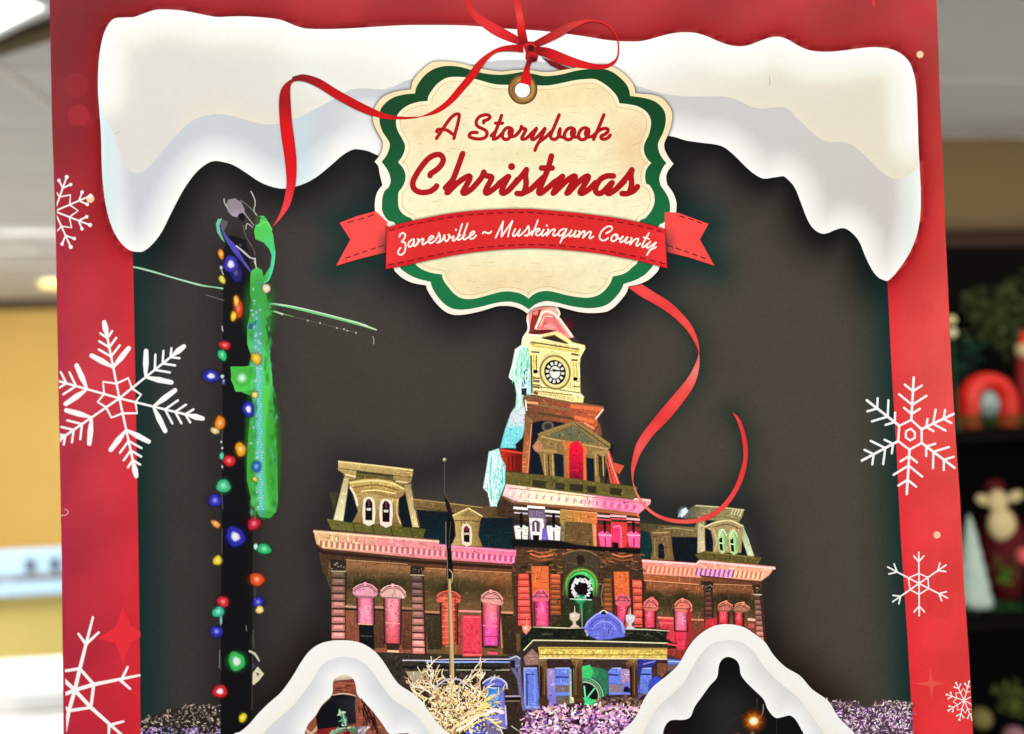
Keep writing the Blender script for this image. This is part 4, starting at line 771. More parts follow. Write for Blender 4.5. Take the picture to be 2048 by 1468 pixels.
# clock tower ------------------------------------------------------------------
tw = Ink(1)
tw.poly(zD([(330,560),(430,680),(385,720),(388,860),(352,1000),(322,1032),(214,1032),(250,900),(290,790),(325,740)]), lambda X, Y: mixc(np.repeat(np.array([[206., 218, 226]]), len(X), 0), (120,214,222), np.clip((Y-845)/14, 0, 1)), grid=5)
tw.poly(zD([(436,850),(500,835),(640,865),(880,920),(1000,1020),(950,1290),(400,1220)]), (14,20,34))
tw.poly(zD([(380,665),(560,690),(935,748),(930,770),(885,830),(905,900),(860,930),(700,870),(640,850),(500,838),(430,856),(400,830),(390,760),(370,700)]), gx(1048, (104,68,44), 1205, (196,92,56)))
tw.stroke(zD([(385,672),(560,694),(930,752)]), 3, (130,88,60), smooth=0); tw.stroke(zD([(460,730),(700,770)]), 4, (140,104,70), smooth=0); tw.stroke(zD([(700,740),(920,765)]), 8, (226,110,66), smooth=0, caps=False); tw.stroke(zD([(740,820),(860,850)]), 7, (232,116,66), smooth=0); tw.stroke(zD([(800,860),(870,900)]), 3, (250,160,110), smooth=0); tw.stroke(zD([(930,765),(880,830)]), 3, (250,220,200), smooth=0); tw.stroke(zD([(480,790),(720,830)]), 5, (80,64,40), smooth=0); tw.stroke(zD([(400,715),(470,722)]), 5, (240,160,110), smooth=0); tw.stroke(zD([(388,700),(395,770)]), 3, (250,230,210), smooth=0)
tw.poly(zD([(385,800),(438,830),(432,870),(405,1215),(355,1200),(380,980),(385,880)]), gy(840, (130,92,56), 940, (196,104,66))); tw.stroke(zD([(430,870),(402,1205)]), 1.6, (230,150,100), smooth=0)
tw.blob(zD([(545,885)])[0], 13, 12, [(0, (30,30,40)), (.55, (60,56,50)), (.8, (110,100,84)), (1, (30,30,36))], seg=20)
tw.poly(zD([(208,1040),(362,1058),(360,1200),(250,1190)]), gx(1000, (196,40,30), 1042, (90,16,14))); tw.stroke(zD([(215,1050),(360,1070)]), 3, (240,70,50), smooth=0)
for x in (270, 300, 330): tw.stroke(zD([(x, 1090), (x-5, 1190)]), 1.6, (60,10,12), smooth=0)
tw.poly(zD([(320,1010),(368,960),(365,1050),(330,1050)]), (20,14,18))
tw.poly(zD([(940,1045),(972,1055),(1048,1292),(985,1280)]), gx(1210, (226,96,74), 1240, (206,70,60))); tw.stroke(zD([(960,1060),(1035,1280)]), 1.6, (255,170,150), smooth=0); tw.stroke(zD([(945,1060),(1000,1280)]), 1.6, (150,30,30), smooth=0); tw.poly(zD([(1003,1138),(1076,1160),(1042,1215),(1015,1190)]), (206,84,64))
tw.poly(zD([(860,920),(905,860),(920,930),(915,990),(890,960)]), (120,72,50))
# pedimented lantern stage
tw.poly(zD([(442,1020),(470,985),(490,930),(730,848),(800,880),(978,1005),(978,1030),(955,1058),(940,1290),(520,1225),(490,1080),(445,1040)]), (140,112,66))
tw.poly(zD([(535,955),(725,880),(880,995),(640,968)]), (104,100,72)); tw.stroke(zD([(480,940),(610,892),(730,856),(850,920),(975,1012)]), 4, (150,124,74), smooth=0); tw.stroke(zD([(500,955),(640,985),(960,1040)]), 3, (190,160,104), smooth=0); tw.stroke(zD([(735,862),(970,1030)]), 1.6, (60,50,30), smooth=0)
tw.poly(zD([(590,1072),(655,1085),(662,1245),(598,1235)]), (14,26,36)); tw.poly(zD([(808,1100),(862,1112),(868,1275),(815,1268)]), (12,24,34)); tw.poly(zD([(905,1090),(940,1095),(945,1290),(915,1285)]), (60,46,30))
tw.poly(zD([(690,1040),(712,1000),(750,985),(790,1030),(795,1255),(695,1248)]), gy(890, (244,22,52), 955, (130,10,44))); tw.poly(zD([(630,990),(700,990),(690,1040),(690,1250),(662,1245),(655,1060)]), gx(1128, (150,110,60), 1140, (226,110,56))); tw.poly(zD([(775,1005),(820,1040),(808,1100),(812,1265),(795,1260),(795,1040)]), (222,112,60))
for x in (520, 548, 575, 875, 900, 928): tw.stroke(zD([(x, 1080), (x+6, 1230)]), 2.4, (196,160,96) if x not in (548, 900) else (50,40,26), smooth=0, caps=False)
tw.stroke(zD([(500,1050),(600,1060)]), 6, (176,140,80), smooth=0); tw.stroke(zD([(860,1070),(960,1060)]), 6, (170,140,80), smooth=0); tw.poly(zD([(440,1025),(475,980),(505,1010),(495,1060),(460,1055)]), (196,130,100))
tw.poly(zD([(250,1200),(380,1215),(640,1240),(945,1285),(1165,1310),(1160,1372),(1140,1392),(700,1340),(252,1282)]), lambda X, Y: np.clip(np.repeat(np.array([[98., 88, 42]]), len(X), 0)*(1+rng.normal(0, .06, len(X)))[:, None], 0, 255), grid=5)
for a, b in ((440,530), (600,660), (700,790), (820,880), (980,1060)): tw.poly(zD([(a, 1262+(a-440)*.1), (b, 1270+(a-440)*.1), (b-5, 1310+(a-440)*.1), (a, 1300+(a-440)*.1)]), (50,46,24))
tower = tw.build('tower_stage', house)
cy = Ink(1)
cy.poly(zD([(135,1062),(200,1040),(215,1100),(245,1160),(242,1290),(180,1440),(145,1442),(130,1350),(95,1312),(115,1200)]), gx(968, (226,246,240), 1000, (150,226,220))); 
for P_, c in (([(200,1060),(170,1150),(110,1300)], (240,250,246)), ([(215,1110),(200,1250),(165,1430)], (226,250,240)), ([(235,1150),(225,1280)], (90,186,190)), ([(150,1100),(140,1280),(155,1400)], (96,196,200)), ([(180,1160),(175,1330)], (150,226,226)), ([(130,1330),(150,1430)], (236,246,240))): cy.stroke(zD(P_), 2.6, c)
cy.poly(zK([(430,600),(500,500),(560,560),(545,700),(550,1090),(490,1160),(430,1110),(420,1270),(440,1400),(340,1500),(350,1400),(362,1260),(330,1090),(255,1030),(300,870),(340,660)]), gy(700, (226,250,236), 760, (176,234,214)))
cy.poly(zK([(420,640),(520,640),(530,900),(450,950),(380,1000),(340,960),(380,800)]), (150,230,196)); 
for P_, c in (([(350,680),(310,860),(265,1020),(330,1080)], (240,255,246)), ([(430,650),(390,850),(340,1050)], (200,246,226)), ([(480,620),(440,800)], (206,246,230)), ([(370,800),(350,1000)], (120,206,170)), ([(505,760),(500,900)], (110,200,170)), ([(400,1060),(410,1250)], (250,252,246)), ([(345,1100),(400,1330),(370,1450)], (250,255,250)), ([(515,640),(520,560),(560,540)], (240,250,214))): cy.stroke(zK(P_), 3, c)
cy.poly(zK([(430,1110),(545,1090),(552,1260),(490,1260),(430,1180)]), (176,226,236))
for P_ in ([(505,945),(480,930),(460,980),(500,1010),(480,1060),(450,1050)], [(470,1070),(440,1100),(445,1160),(480,1180)], [(500,1020),(470,1060),(460,1120)]): cy.stroke(zK(P_), 2, (20,70,120))
cy.poly(zK([(425,1180),(480,1170),(480,1270),(430,1260)]), (40,36,50)); cy.stroke(zK([(440,1170),(500,1160)]), 3, (240,252,250), smooth=0)
for k in range(70):
    x, y = random.uniform(972, 1008), random.uniform(905, 1008)
    if inside(np.array([x]), np.array([y]), zD([(150,1080),(200,1060),(235,1160),(230,1290),(180,1400),(150,1400),(110,1312),(120,1200)]))[0]: cy.stroke([(x, y), (x+random.uniform(-2, 3), y+random.uniform(6, 20))], random.uniform(1, 2.2), random.choice([(240,255,250), (190,240,232), (110,196,196), (150,226,220), (226,250,246)]), smooth=0, caps=False)
for k in range(60):
    x, y = random.uniform(1022, 1064), random.uniform(695, 800)
    if inside(np.array([x]), np.array([y]), zK([(420,640),(500,560),(540,640),(530,1080),(440,1090),(380,1400),(360,1300),(340,1090),(280,1020),(320,860),(350,680)]))[0]: cy.stroke([(x, y), (x+random.uniform(-3, 1), y+random.uniform(5, 16))], random.uniform(1, 2), random.choice([(250,255,250), (200,246,226), (130,210,180), (226,255,240)]), smooth=0, caps=False)
cy.build('lit_side_wall', house)
ck = Ink(1)
Y1, Y2, YD = (242,228,152), (222,196,98), (120,100,52)
ck.poly(zK([(440,590),(480,455),(640,470),(760,430),(880,412),(1000,480),(1100,570),(1262,610),(1268,645),(1205,750),(1190,860),(1192,1000),(1200,1240),(1248,1290),(1240,1365),(1100,1355),(650,1270),(560,1260),(545,800),(510,610)]), lambda X, Y: mixc(np.repeat(np.array([Y1], float), len(X), 0), (236,246,196), np.clip((1068-X)/14, 0, 1)*.7), grid=4)
for P_, wd, c in (([(470,500),(560,510),(800,545),(1255,630)], 3.4, (255,250,196)), ([(540,560),(800,600),(1190,660)], 3, YD), ([(545,600),(800,640),(1190,690)], 4, Y2), ([(545,640),(700,660),(1080,710)], 2.4, (255,246,180)), ([(550,690),(660,700)], 3, (96,80,50)), ([(1085,720),(1180,735)], 4, (110,90,56)), ([(1090,800),(1170,805)], 3.4, (96,78,44)), ([(1180,790),(1200,760),(1255,650)], 3, (250,240,196)),
    ([(585,730),(590,940)], 4, Y2), ([(620,735),(622,930)], 2, YD), ([(652,740),(660,940)], 3.4, (252,240,160)), ([(548,740),(560,1240)], 3, (60,56,40)), ([(1110,830),(1125,1050)], 3, Y2), ([(1150,830),(1165,1040)], 2.4, (220,180,90)), ([(1185,850),(1195,1040)], 2.4, (255,246,190)),
    ([(575,1000),(680,1010)], 3, (255,246,180)), ([(570,1040),(670,1045)], 3, YD), ([(575,1080),(660,1085)], 5, (120,104,90)), ([(570,1130),(670,1140)], 2.4, (60,46,34)), ([(575,1165),(680,1170)], 2, (70,54,40)), ([(680,1130),(900,1165),(1100,1220)], 2.4, (255,246,190)), ([(570,1150),(800,1180),(1200,1240)], 1.8, YD), ([(690,1180),(1090,1240)], 3, (255,244,176)), ([(600,1210),(1100,1270)], 1.8, (130,106,60)), ([(1110,1100),(1200,1110)], 3, (255,250,200)), ([(1100,1150),(1205,1160)], 2, YD), ([(1100,1240),(1240,1290)], 3, (255,252,220)), ([(580,1230),(640,1250)], 6, (110,80,60)), ([(1000,590),(1090,650)], 2, Y2)):
    ck.stroke(zK(P_), wd, c, smooth=0 if len(P_) < 3 else 3, caps=False)
for k in range(9): ck.blob(zK([(680+k*52, 1235+k*11)])[0], 3, 3.2, [(0, (255,248,190)), (.6, (230,206,120)), (1, (130,106,60))], seg=10)
ck.poly(zK([(690,510),(860,480),(1000,560),(1030,580),(860,545)]), (52,36,24)); ck.stroke(zK([(640,490),(760,440),(880,425),(1090,580)]), 4, (246,232,160), smooth=0); ck.stroke(zK([(700,500),(860,470),(1040,580)]), 2, (120,96,50), smooth=0)
for p in ((608,955), (1140,1055)): ck.blob(zK([p])[0], 5, 4, [(0, (10,8,10)), (1, (30,24,16))], seg=10)
ck.build('clock_stage', house)
cf = Ink(0); cc0 = zK([(868,965)])[0]
cf.blob(cc0, 32, 36, [(0, (196,166,84)), (.86, (150,124,64)), (.92, (110,90,50)), (1, (226,204,120))], seg=40, rot=-.25)
cf.blob(cc0, 28, 32, [(0, (246,232,150)), (.88, (252,240,160)), (1, (232,210,120))], seg=40, rot=-.25)
cf.blob(cc0, 21.5, 25, [(0, (40,34,30)), (.9, (24,18,18)), (1, (70,56,36))], seg=40, rot=-.25)
for i in range(12):
    a = i*math.pi/6+.12; ca, sa = math.cos(a), math.sin(a)
    p0 = (cc0[0]+12.6*ca, cc0[1]+14.8*sa); p1 = (cc0[0]+18.4*ca, cc0[1]+21.6*sa); cf.stroke([p0, p1], [4.2, 5.6], (250,248,240), smooth=0, caps=False)
cf.blob(cc0, 11.2, 13, [(0, (252,250,244)), (.85, (250,246,238)), (1, (150,140,126))], seg=26)
cf.stroke([(cc0[0]-9, cc0[1]-3), (cc0[0]+3, cc0[1]-3.4), (cc0[0]+19, cc0[1]-1.6)], [1.6, 3.6, 1], (12,10,10), smooth=0); cf.stroke([(cc0[0]-5, cc0[1]-6.4), (cc0[0]+5, cc0[1]-4)], 1.8, (80,70,66), smooth=0); cf.disc((cc0[0]-2, cc0[1]-3.2), 2.4, (14,12,12))
cf.build('clock_face', house)
tr = Ink(1, True)
tr.blob(zK([(1050,330)])[0], 16, 20, [(0, (110,20,44,.7)), (1, (60,10,24,0))])
tr.poly(zK([(495,250),(510,170),(600,100),(700,40),(890,60),(936,190),(920,235),(1060,400),(1125,500),(1050,510),(900,420),(640,470),(470,470),(430,600),(440,520),(500,400)]), lambda X, Y: mixc(np.repeat(np.array([[236., 150, 140]]), len(X), 0), (250,224,200), np.clip((X-1088)/30, 0, 1)*np.clip((625-Y)/10, 0, 1)), grid=4)
tr.poly(zK([(570,150),(690,120),(650,240),(590,390),(640,400),(560,440),(510,430),(550,260)]), (140,44,40)); tr.poly(zK([(575,160),(650,140),(630,200),(580,200)]), (240,130,110))
tr.poly(zK([(700,200),(850,200),(930,330),(985,440),(890,405),(640,385)]), (226,116,120)); tr.poly(zK([(740,310),(830,320),(900,380),(800,400),(720,370)]), (244,150,150)); tr.blob(zK([(735,310)])[0], 4, 4, [(0, (176,60,70,1)), (1, (226,110,116,1))], seg=10)
tr.stroke(zK([(615,370),(700,160),(780,150),(860,185),(940,270),(1090,480)]), 5.4, (252,226,206), smooth=0); tr.stroke(zK([(635,370),(710,215),(760,195),(840,215),(900,320),(1000,450)]), 2.4, (214,110,100), smooth=0); tr.stroke(zK([(665,350),(720,225),(760,212),(830,222)]), 2, (255,226,196), smooth=0)
tr.poly(zK([(510,440),(640,400),(800,395),(880,412),(690,455),(560,460)]), (90,30,26)); tr.poly(zK([(1080,500),(1180,520),(1195,560),(1110,560)]), (60,50,36)); tr.stroke(zK([(500,250),(520,170),(600,105),(700,70)]), 4, (250,220,200)); tr.stroke(zK([(500,270),(515,390),(450,500),(432,590)]), 4, (250,246,232)); tr.stroke(zK([(880,80),(925,180),(900,225)]), 4.4, (255,224,206))
tr.stroke(zK([(440,590),(470,470),(560,470),(690,480)]), 4.4, (236,250,214))
tr.build('tower_roof', house)
sg = Ink(0, True)
sg.blob(zG([(520,182)])[0], 16, 15, [(0, (226,244,250,.9)), (.4, (170,200,214,.6)), (1, (40,60,70,0))]); sg.poly(zG([(488,200),(500,165),(535,142),(556,170),(540,195),(500,225)]), (240,250,250,1)); sg.stroke(zG([(545,200),(600,180)]), 5, (110,116,110,.8)); sg.stroke(zG([(480,215),(500,180)]), 4, (200,220,226,.8)); sg.build('floodlight_glow', house)
# flagpole
fp = Ink(0)
fp.disc(zE([(943,63)])[0], 4, (150,150,126)); fp.disc(zE([(941,60)])[0], 1.8, (230,230,200)); fp.stroke(zE([(943,70),(943,290)]), 1.2, (96,96,96), smooth=0)
fp.poly(zE([(945,290),(965,310),(990,400),(1002,470),(975,440),(950,360)]), (26,20,24)); fp.stroke(zE([(948,292),(978,345)]), 1.4, (120,100,80), smooth=0)
fp.poly(zE([(952,470),(975,440),(1010,470),(1008,560),(985,620),(990,700),(1000,800),(975,850),(955,820),(958,640),(945,560)]), (12,12,14)); fp.stroke(zE([(952,470),(952,600),(960,690),(965,860)]), 1.3, (150,140,130), smooth=0); fp.stroke(zE([(984,470),(975,560),(972,640)]), 1.2, (90,86,84), smooth=0); fp.stroke(zE([(975,780),(995,810),(990,860),(975,880)]), 2, (200,180,140))
def pc_(X, Y): return mixc(np.repeat(np.array([[196., 166, 116]]), len(X), 0), (246,226,180), np.exp(-((X-(899+(Y-1160)*.026))/1.6)**2))
P_L = [(895.5,1158),(898,1300),(900,1468),(901,1600)]; P_R = [(901.5,1158),(907,1300),(912,1468),(915,1600)]
fp.band(P_L, P_R, lambda X, Y: np.clip(mixc(np.repeat(np.array([[216., 186, 130]]), len(X), 0), (110,80,44), (np.arange(len(X)) % 3 == 0)*1.0), 0, 255)); fp.build('flagpole', board)

# bushes -------------------------------------------------------------------------
def bush(name, outline, n, pal, dark, ln=(3, 9), wd=(1.2, 3.2), curl=1.2, lbl=None):
    k = Ink(1, detail=0); k.poly(outline, dark, smooth=0); P = np.array(outline); x0, y0 = P.min(0); x1, y1 = P.max(0); q = 0
    y1 = min(y1, 1500)
    while q < n:
        x, y = random.uniform(x0, x1), random.uniform(y0, y1)
        if not inside(np.array([x]), np.array([y]), outline)[0]: continue
        q += 1; a = random.uniform(0, 6.28); L = random.uniform(*ln); b = a+random.uniform(-curl, curl); c = np.array(pal(x, y))*random.uniform(.75, 1.15)
        p1 = (x+L*.5*math.cos(a), y+L*.4*math.sin(a)); p2 = (p1[0]+L*.5*math.cos(b), p1[1]+L*.4*math.sin(b))
        k.stroke([(x, y), p1, p2], random.uniform(*wd), tuple(np.clip(c, 0, 255)), smooth=2, caps=random.random() < .3)
    o = k.build(name, board)
    if lbl: o['label'] = lbl
def palC(x, y):
    r = random.random()
    if y > 1425+random.uniform(-14, 14): return random.choice([(200,140,206), (236,170,216), (130,94,186), (250,206,230), (170,110,200), (236,150,200), (50,30,50), (30,18,34), (246,196,226), (255,236,246), (250,220,236), (226,190,214)])
    if x > 1200 and y < 1412: return random.choice([(90,66,54), (130,100,80), (40,26,22), (160,126,104), (20,14,14)])
    return random.choice([(244,196,200), (255,230,226), (206,140,176), (246,176,196), (250,210,206), (130,84,110), (236,170,196), (40,24,30), (250,206,190), (170,120,190), (246,236,206), (250,190,220)])
HC = zH([(130,1500),(125,1330),(160,1240),(220,1200),(330,1170),(480,1130),(560,1120),(640,1150),(780,1130),(900,1130),(960,1080),(1010,1040),(1100,1050),(1220,1040),(1330,1060),(1440,1030),(1700,900),(1700,1800),(130,1800)])
bush('hedge', HC, 1500, palC, (96,58,80), (4, 12), (2.0, 5.0))
def palL(x, y): return random.choice([(150,136,126), (210,190,176), (96,84,76), (40,34,32), (24,20,20), (176,150,140), (120,110,104)]) if y < 1455 or random.random() < .5 else random.choice([(190,190,240), (200,150,226), (140,110,200)])
bush('hedge', zc([(58,1340),(110,1300),(210,1260),(330,1220),(400,1200),(500,1180),(540,1145),(640,1140),(780,1150),(900,1155),(935,1140),(935,1700),(60,1700)]), 700, palL, (38,32,30), (3, 8), (1, 2.2), 1.6)
def palR(x, y): return random.choice([(250,226,240), (240,190,224), (206,160,212), (150,110,176), (226,200,220), (50,30,48), (24,14,24), (250,226,236), (200,190,190), (96,70,84)]) if y > 1415 else random.choice([(190,170,160), (226,206,196), (120,104,96), (50,40,38), (160,130,150)])
bush('hedge', zJ([(1400,600),(1440,625),(1560,620),(1640,640),(1690,665),(1740,635),(1820,612),(1900,618),(1995,625),(2005,1100),(1750,1100)]), 800, palR, (84,60,80), (3, 9), (1.1, 2.6), .9)
# gold lit shrub
ls = Ink(1, detail=0)
def twig(x, y, a, L, w_, d):
    n = 3; pts = [(x, y)]
    for i in range(n): a += random.uniform(-.35, .35); x += L/n*math.cos(a); y += L/n*math.sin(a); pts.append((x, y))
    c = random.choice([(250,234,190), (244,216,166), (255,246,224), (236,206,160), (252,232,206), (200,166,124)])
    if y > 1390 and random.random() < .5: c = random.choice([(240,214,110), (226,196,90), (255,240,150)])
    ls.stroke(pts, [w_, w_*.75], c, smooth=2)
    if d > 0:
        for _ in range(3 if d > 1 else 4): q = random.choice(pts[1:]); twig(q[0], q[1], a+random.choice([-1, 1])*random.uniform(.35, 1.1), L*random.uniform(.4, .62), w_*.8, d-1)
ls.poly(zU([(150,700),(260,760),(450,800),(520,900),(700,1020),(900,960),(1100,1000),(1200,1100),(900,1230),(650,1400),(640,1700),(560,1700),(330,1350),(200,1000)]), (150,112,72))
for (x, y, a, L) in [(880,1440,-2.2,60),(890,1440,-1.7,70),(905,1440,-1.9,80),(912,1445,-1.2,66),(915,1440,-.9,74),(918,1440,-.6,64),(925,1420,-.5,50),(935,1410,-.35,52),(940,1425,-.1,40),(915,1400,-1.35,60),(922,1400,-1.15,48),(890,1400,-2.4,50),(880,1420,-2.7,40),(870,1390,-1.9,50),(860,1385,-2.3,38),(945,1400,-.9,40),(960,1410,-.8,36),(905,1460,-1.5,60),(930,1460,-.6,50)]:
    twig(x, y, a, L, 3.0, 2)
for _ in range(900):
    x, y = random.gauss(905, 38), random.uniform(1372, 1466)
    if abs(x-905) > (y-1340)*.75+8: continue
    an = random.uniform(0, 6.28); L = random.uniform(3, 8); ls.stroke([(x, y), (x+L*math.cos(an), y+L*math.sin(an))], random.uniform(1.4, 3), random.choice([(250,230,170), (240,206,140), (255,246,220), (246,214,190), (110,76,54), (255,240,200), (226,200,110), (40,24,20)]), smooth=0, caps=False)
ls.stroke(zU([(620,1330),(800,1240),(1000,1150),(1200,1120)]), [5, 7, 8, 4], (250,226,180)); ls.stroke(zU([(650,1400),(800,1330),(1000,1180)]), 5, (255,244,220)); ls.stroke(zU([(1180,1110),(1300,1050),(1440,1090)]), 8, (250,230,236)); ls.stroke(zU([(250,700),(330,600),(450,520),(520,510)]), 3.4, (210,196,206)); ls.stroke(zU([(600,510),(700,520),(760,600)]), 3.4, (200,186,206))
ls.build('lit_shrub', board)
LSH = None

# pole with coloured bulbs --------------------------------------------------------
pl = Ink(0)
def plc(X, Y): return mixc(np.repeat(np.array([[13., 12, 16]]), len(X), 0), (22,26,22), np.exp(-((X-500)/5)**2)*.6)
pl.poly([(447,500),(460,470),(492,480),(506,560),(506,800),(505,1100),(504,1468),(504,1600),(441,1600),(441,1468),(443,1100),(445,800)], plc, grid=8)
for P_ in ([(441,1310),(442,1340)], [(504,1270),(505,1300)], [(505,1305),(504,1420)]): pl.stroke(P_, 1.6, (70,68,66), smooth=0)
pole = pl.build('dark_pole', board)
wi = Ink(0)
wi.stroke([(268,534),(300,541),(345,555),(400,570),(425,574),(445,577)], [3.6, 2.6, 3, 4, 2.4, 3.6], (150,206,172)); wi.stroke([(275,536),(400,570)], 1.2, (214,240,226), smooth=0)
wi.stroke([(412,590),(430,595),(448,601)], 1.6, (110,110,108)); 
wi.build('overhead_wire', board); wi = Ink(0)
wi.stroke(zC([(560,832),(700,850),(900,895),(1100,945),(1250,985),(1370,1028)]), [4, 5, 6, 6, 6.4, 2], (120,206,130)); wi.stroke(zC([(600,832),(760,856),(1000,912),(1300,995)]), 1.8, (226,246,226)); wi.stroke(zC([(1250,985),(1368,1026)]), 2.4, (226,226,200), smooth=0)
wi.stroke(zC([(550,880),(640,898),(760,930)]), [4, 2.4, 1], (110,176,110)); wi.stroke(zC([(620,890),(680,912)]), 3, (220,230,210), smooth=0)
for p in ((865,958), (955,977), (1078,1012), (1130,1022), (1155,1032), (1218,1048)): wi.disc(zC([p])[0], 1.6, (220,226,214))
wi.stroke(zC([(760,930),(1000,990),(1220,1046)]), .8, (110,110,104), smooth=0); wi.stroke(zC([(1342,1075),(1350,1100),(1346,1130)]), 1.6, (170,166,150))
for P_ in ([(235,1000),(240,1035)], [(230,590),(245,620)], [(470,520),(485,560)]): wi.stroke(zC(P_), 1.8, (206,206,196), smooth=0)
wi.build('overhead_wire', board)
# ornament on top
orn = Ink(0, True)
orn.poly(zC([(445,600),(490,565),(530,590),(540,640),(590,560),(600,480),(580,430),(540,385),(480,360),(470,300),(505,190),(545,190),(585,250),(610,330),(625,450),(610,560),(580,660),(545,680),(560,760),(570,830),(555,1000),(580,1120),(590,1250),(605,1380),(606,1480),(340,1480),(300,1390),(310,1310),(440,1290),(450,1220),(420,1130),(420,1000),(455,840),(440,760)]), lambda X, Y: np.c_[mixc(mixc(np.repeat(np.array([[84., 206, 92]]), len(X), 0), (72,214,160), np.exp(-np.hypot((X-540)/10, (Y-520)/36)**2)), (112,214,220), np.exp(-((X-514)/10)**2)*np.clip((Y-600)/30, 0, 1)*.95), np.ones(len(X))], grid=5)
orn.poly(zg([(163,-14),(168,40),(190,76),(215,92),(245,104),(262,150),(268,-14)]), (70,190,66))
G1 = [(545,780),(548,840),(554,900),(556,1000),(552,1024),(540,1036),(520,1034),(505,1010),(494,960),(494,900),(500,830),(508,780),(470,782),(465,760),(470,740)]
orn.poly(G1, lambda X, Y: np.c_[mixc(np.repeat(np.array([[84., 208, 80]]), len(X), 0), (104,210,214), np.exp(-((X-(515+(Y-780)*.03))/8)**2)*.9), np.ones(len(X))], grid=5)
for k in range(60):
    y = 700+k*5.4; x = 517+math.sin(k*1.3)*2.5+(y-700)*.02; orn.blob((x, y), 5.5, 2.6, [(0, (190,246,250,1)), (.4, (150,230,244,.9)), (1, (70,170,200,0))], seg=8)
for p in ((500,680), (505,780), (500,900)): orn.blob(zC([p])[0], 6, 6, [(0, (110,230,200,1)), (1, (80,200,150,0))], seg=12)
orn.blob((484,756), 20, 20, [(0, (230,255,240,1)), (.2, (190,246,210,1)), (.5, (96,206,100,.9)), (1, (80,196,60,0))]); orn.poly(zC([(425,1020),(440,970),(490,955),(480,990),(455,1020)]), (30,80,200,1))
soft_gl = [(0, (66,180,60,.45)), (.7, (46,130,44,.25)), (1, (20,60,20,0))]
orn.blob((548,900), 20, 140, soft_gl); orn.blob((500,890), 14, 130, soft_gl); orn.blob((520,620), 44, 90, soft_gl); orn.blob((528,1030), 26, 12, soft_gl)
orn.poly(zC([(190,250),(205,212),(235,210),(215,260),(225,310),(255,385),(235,365),(200,310)]), (110,196,160,1)); orn.poly(zC([(235,215),(280,230),(270,265),(240,310),(225,270)]), (96,90,92,1)); orn.stroke(zC([(230,250),(245,310),(290,390),(350,470),(410,550),(450,605)]), [3, 3.6, 7, 6, 5, 2], (92,84,176,1)); orn.poly(zC([(258,330),(330,400),(360,450),(420,560),(350,500),(300,430)]), (84,74,184,1)); orn.stroke(zC([(340,410),(400,460),(440,495),(475,505)]), [3, 4, 3, 3], (196,190,210,1)); orn.blob(zC([(370,405)])[0], 6, 3.6, [(0, (96,90,120,1)), (1, (50,46,60,0))], rot=.5)
orn.poly(zC([(262,110),(280,72),(330,60),(375,90),(400,140),(400,180),(385,165),(360,175),(345,200),(310,190),(280,160)]), lambda X, Y: np.c_[mixc(np.repeat(np.array([[150., 136, 146]]), len(X), 0), (196,166,214), np.clip((Y-415)/20, 0, 1)*.7), np.ones(len(X))], grid=3)
orn.poly(zC([(355,180),(385,165),(405,190),(395,230),(360,215)]), (10,8,10,1))
for P_, c in (([(370,75),(430,120),(490,180)], (120,116,110)), ([(448,10),(475,70),(478,110),(470,155),(510,210)], (206,200,190)), ([(400,170),(430,210),(470,260)], (176,170,160)), ([(390,260),(410,340),(470,440),(475,480)], (110,96,96)), ([(250,65),(255,100),(275,130)], (206,200,196)), ([(410,285),(420,245),(460,275)], (196,190,180)), ([(478,500),(485,570)], (206,226,190)), ([(490,190),(530,210),(545,200)], (90,130,70))): orn.stroke(zC(P_), [2, 1.4], c+(1,))
orn.poly(zC([(485,190),(520,195),(510,245),(475,260)]), (60,80,50,1)); orn.stroke(zC([(545,680),(580,650),(612,550),(622,450)]), 3, (90,226,180,1)); orn.stroke(zC([(505,265),(560,235),(600,290)]), 2.4, (130,230,110,1))
for k in range(110):
    y = random.uniform(600, 1028); w_ = 24 if y > 780 else 19; cx = 527 if y > 780 else 520
    x = cx+random.choice([-1, 1])*w_*random.uniform(.55, 1.08); x = min(x, 556) 
    orn.blob((x, y), random.uniform(3, 7), random.uniform(6, 16), [(0, random.choice([(120,236,130,.55), (70,190,70,.6), (130,240,190,.45), (60,150,50,.5)])), (1, (60,170,60,0))], seg=9)
for k in range(40): orn.blob((random.gauss(515, 5), random.uniform(560, 1015)), random.uniform(3, 6), random.uniform(3, 7), [(0, (226,255,250,.7)), (1, (130,230,220,0))], seg=8)
orn.build('pole_ornament', board)
def bulb(c, rx, ry, col, core=None, rot=0, spike=0):
    k = Ink(0, True); hi = tuple(min(255, v*.45+150) for v in col)
    k.blob(c, rx*1.55, ry*1.45, [(0, col+(.5,)), (.6, tuple(v*.6 for v in col)+(.35,)), (1, tuple(v*.2 for v in col)+(0,))], rot=rot, seg=18)
    k.blob(c, rx, ry, [(0, core or hi), (.22, core or tuple(v*.5+h*.5 for v, h in zip(col, hi))), (.5, col), (.85, tuple(v*.86 for v in col)), (1, tuple(v*.5 for v in col)+(.2,))], rot=rot, seg=18, wob=.09)
    if core: k.blob((c[0]+1, c[1]), rx*.28, ry*.28, [(0, (255,255,255,1)), (1, core+(0,))], seg=10)
    else: k.stroke([(c[0]-rx*.3, c[1]-ry*.2), (c[0]+rx*.2, c[1]-ry*.35)], 1.6, tuple(min(255, v+90) for v in col)+(.8,), smooth=0)
    if spike: k.stroke([(c[0]+spike, c[1]-ry*.4), (c[0]+spike, c[1]-ry*1.9)], [2.4, 1], (170,190,180,.8), smooth=0)
    k.build('light_bulb', pole)
OR, YE, RE, GR, BL, TE = (246,150,40), (236,206,50), (220,40,52), (50,196,120), (52,50,186), (80,206,170)
wh_ = (250,250,255)
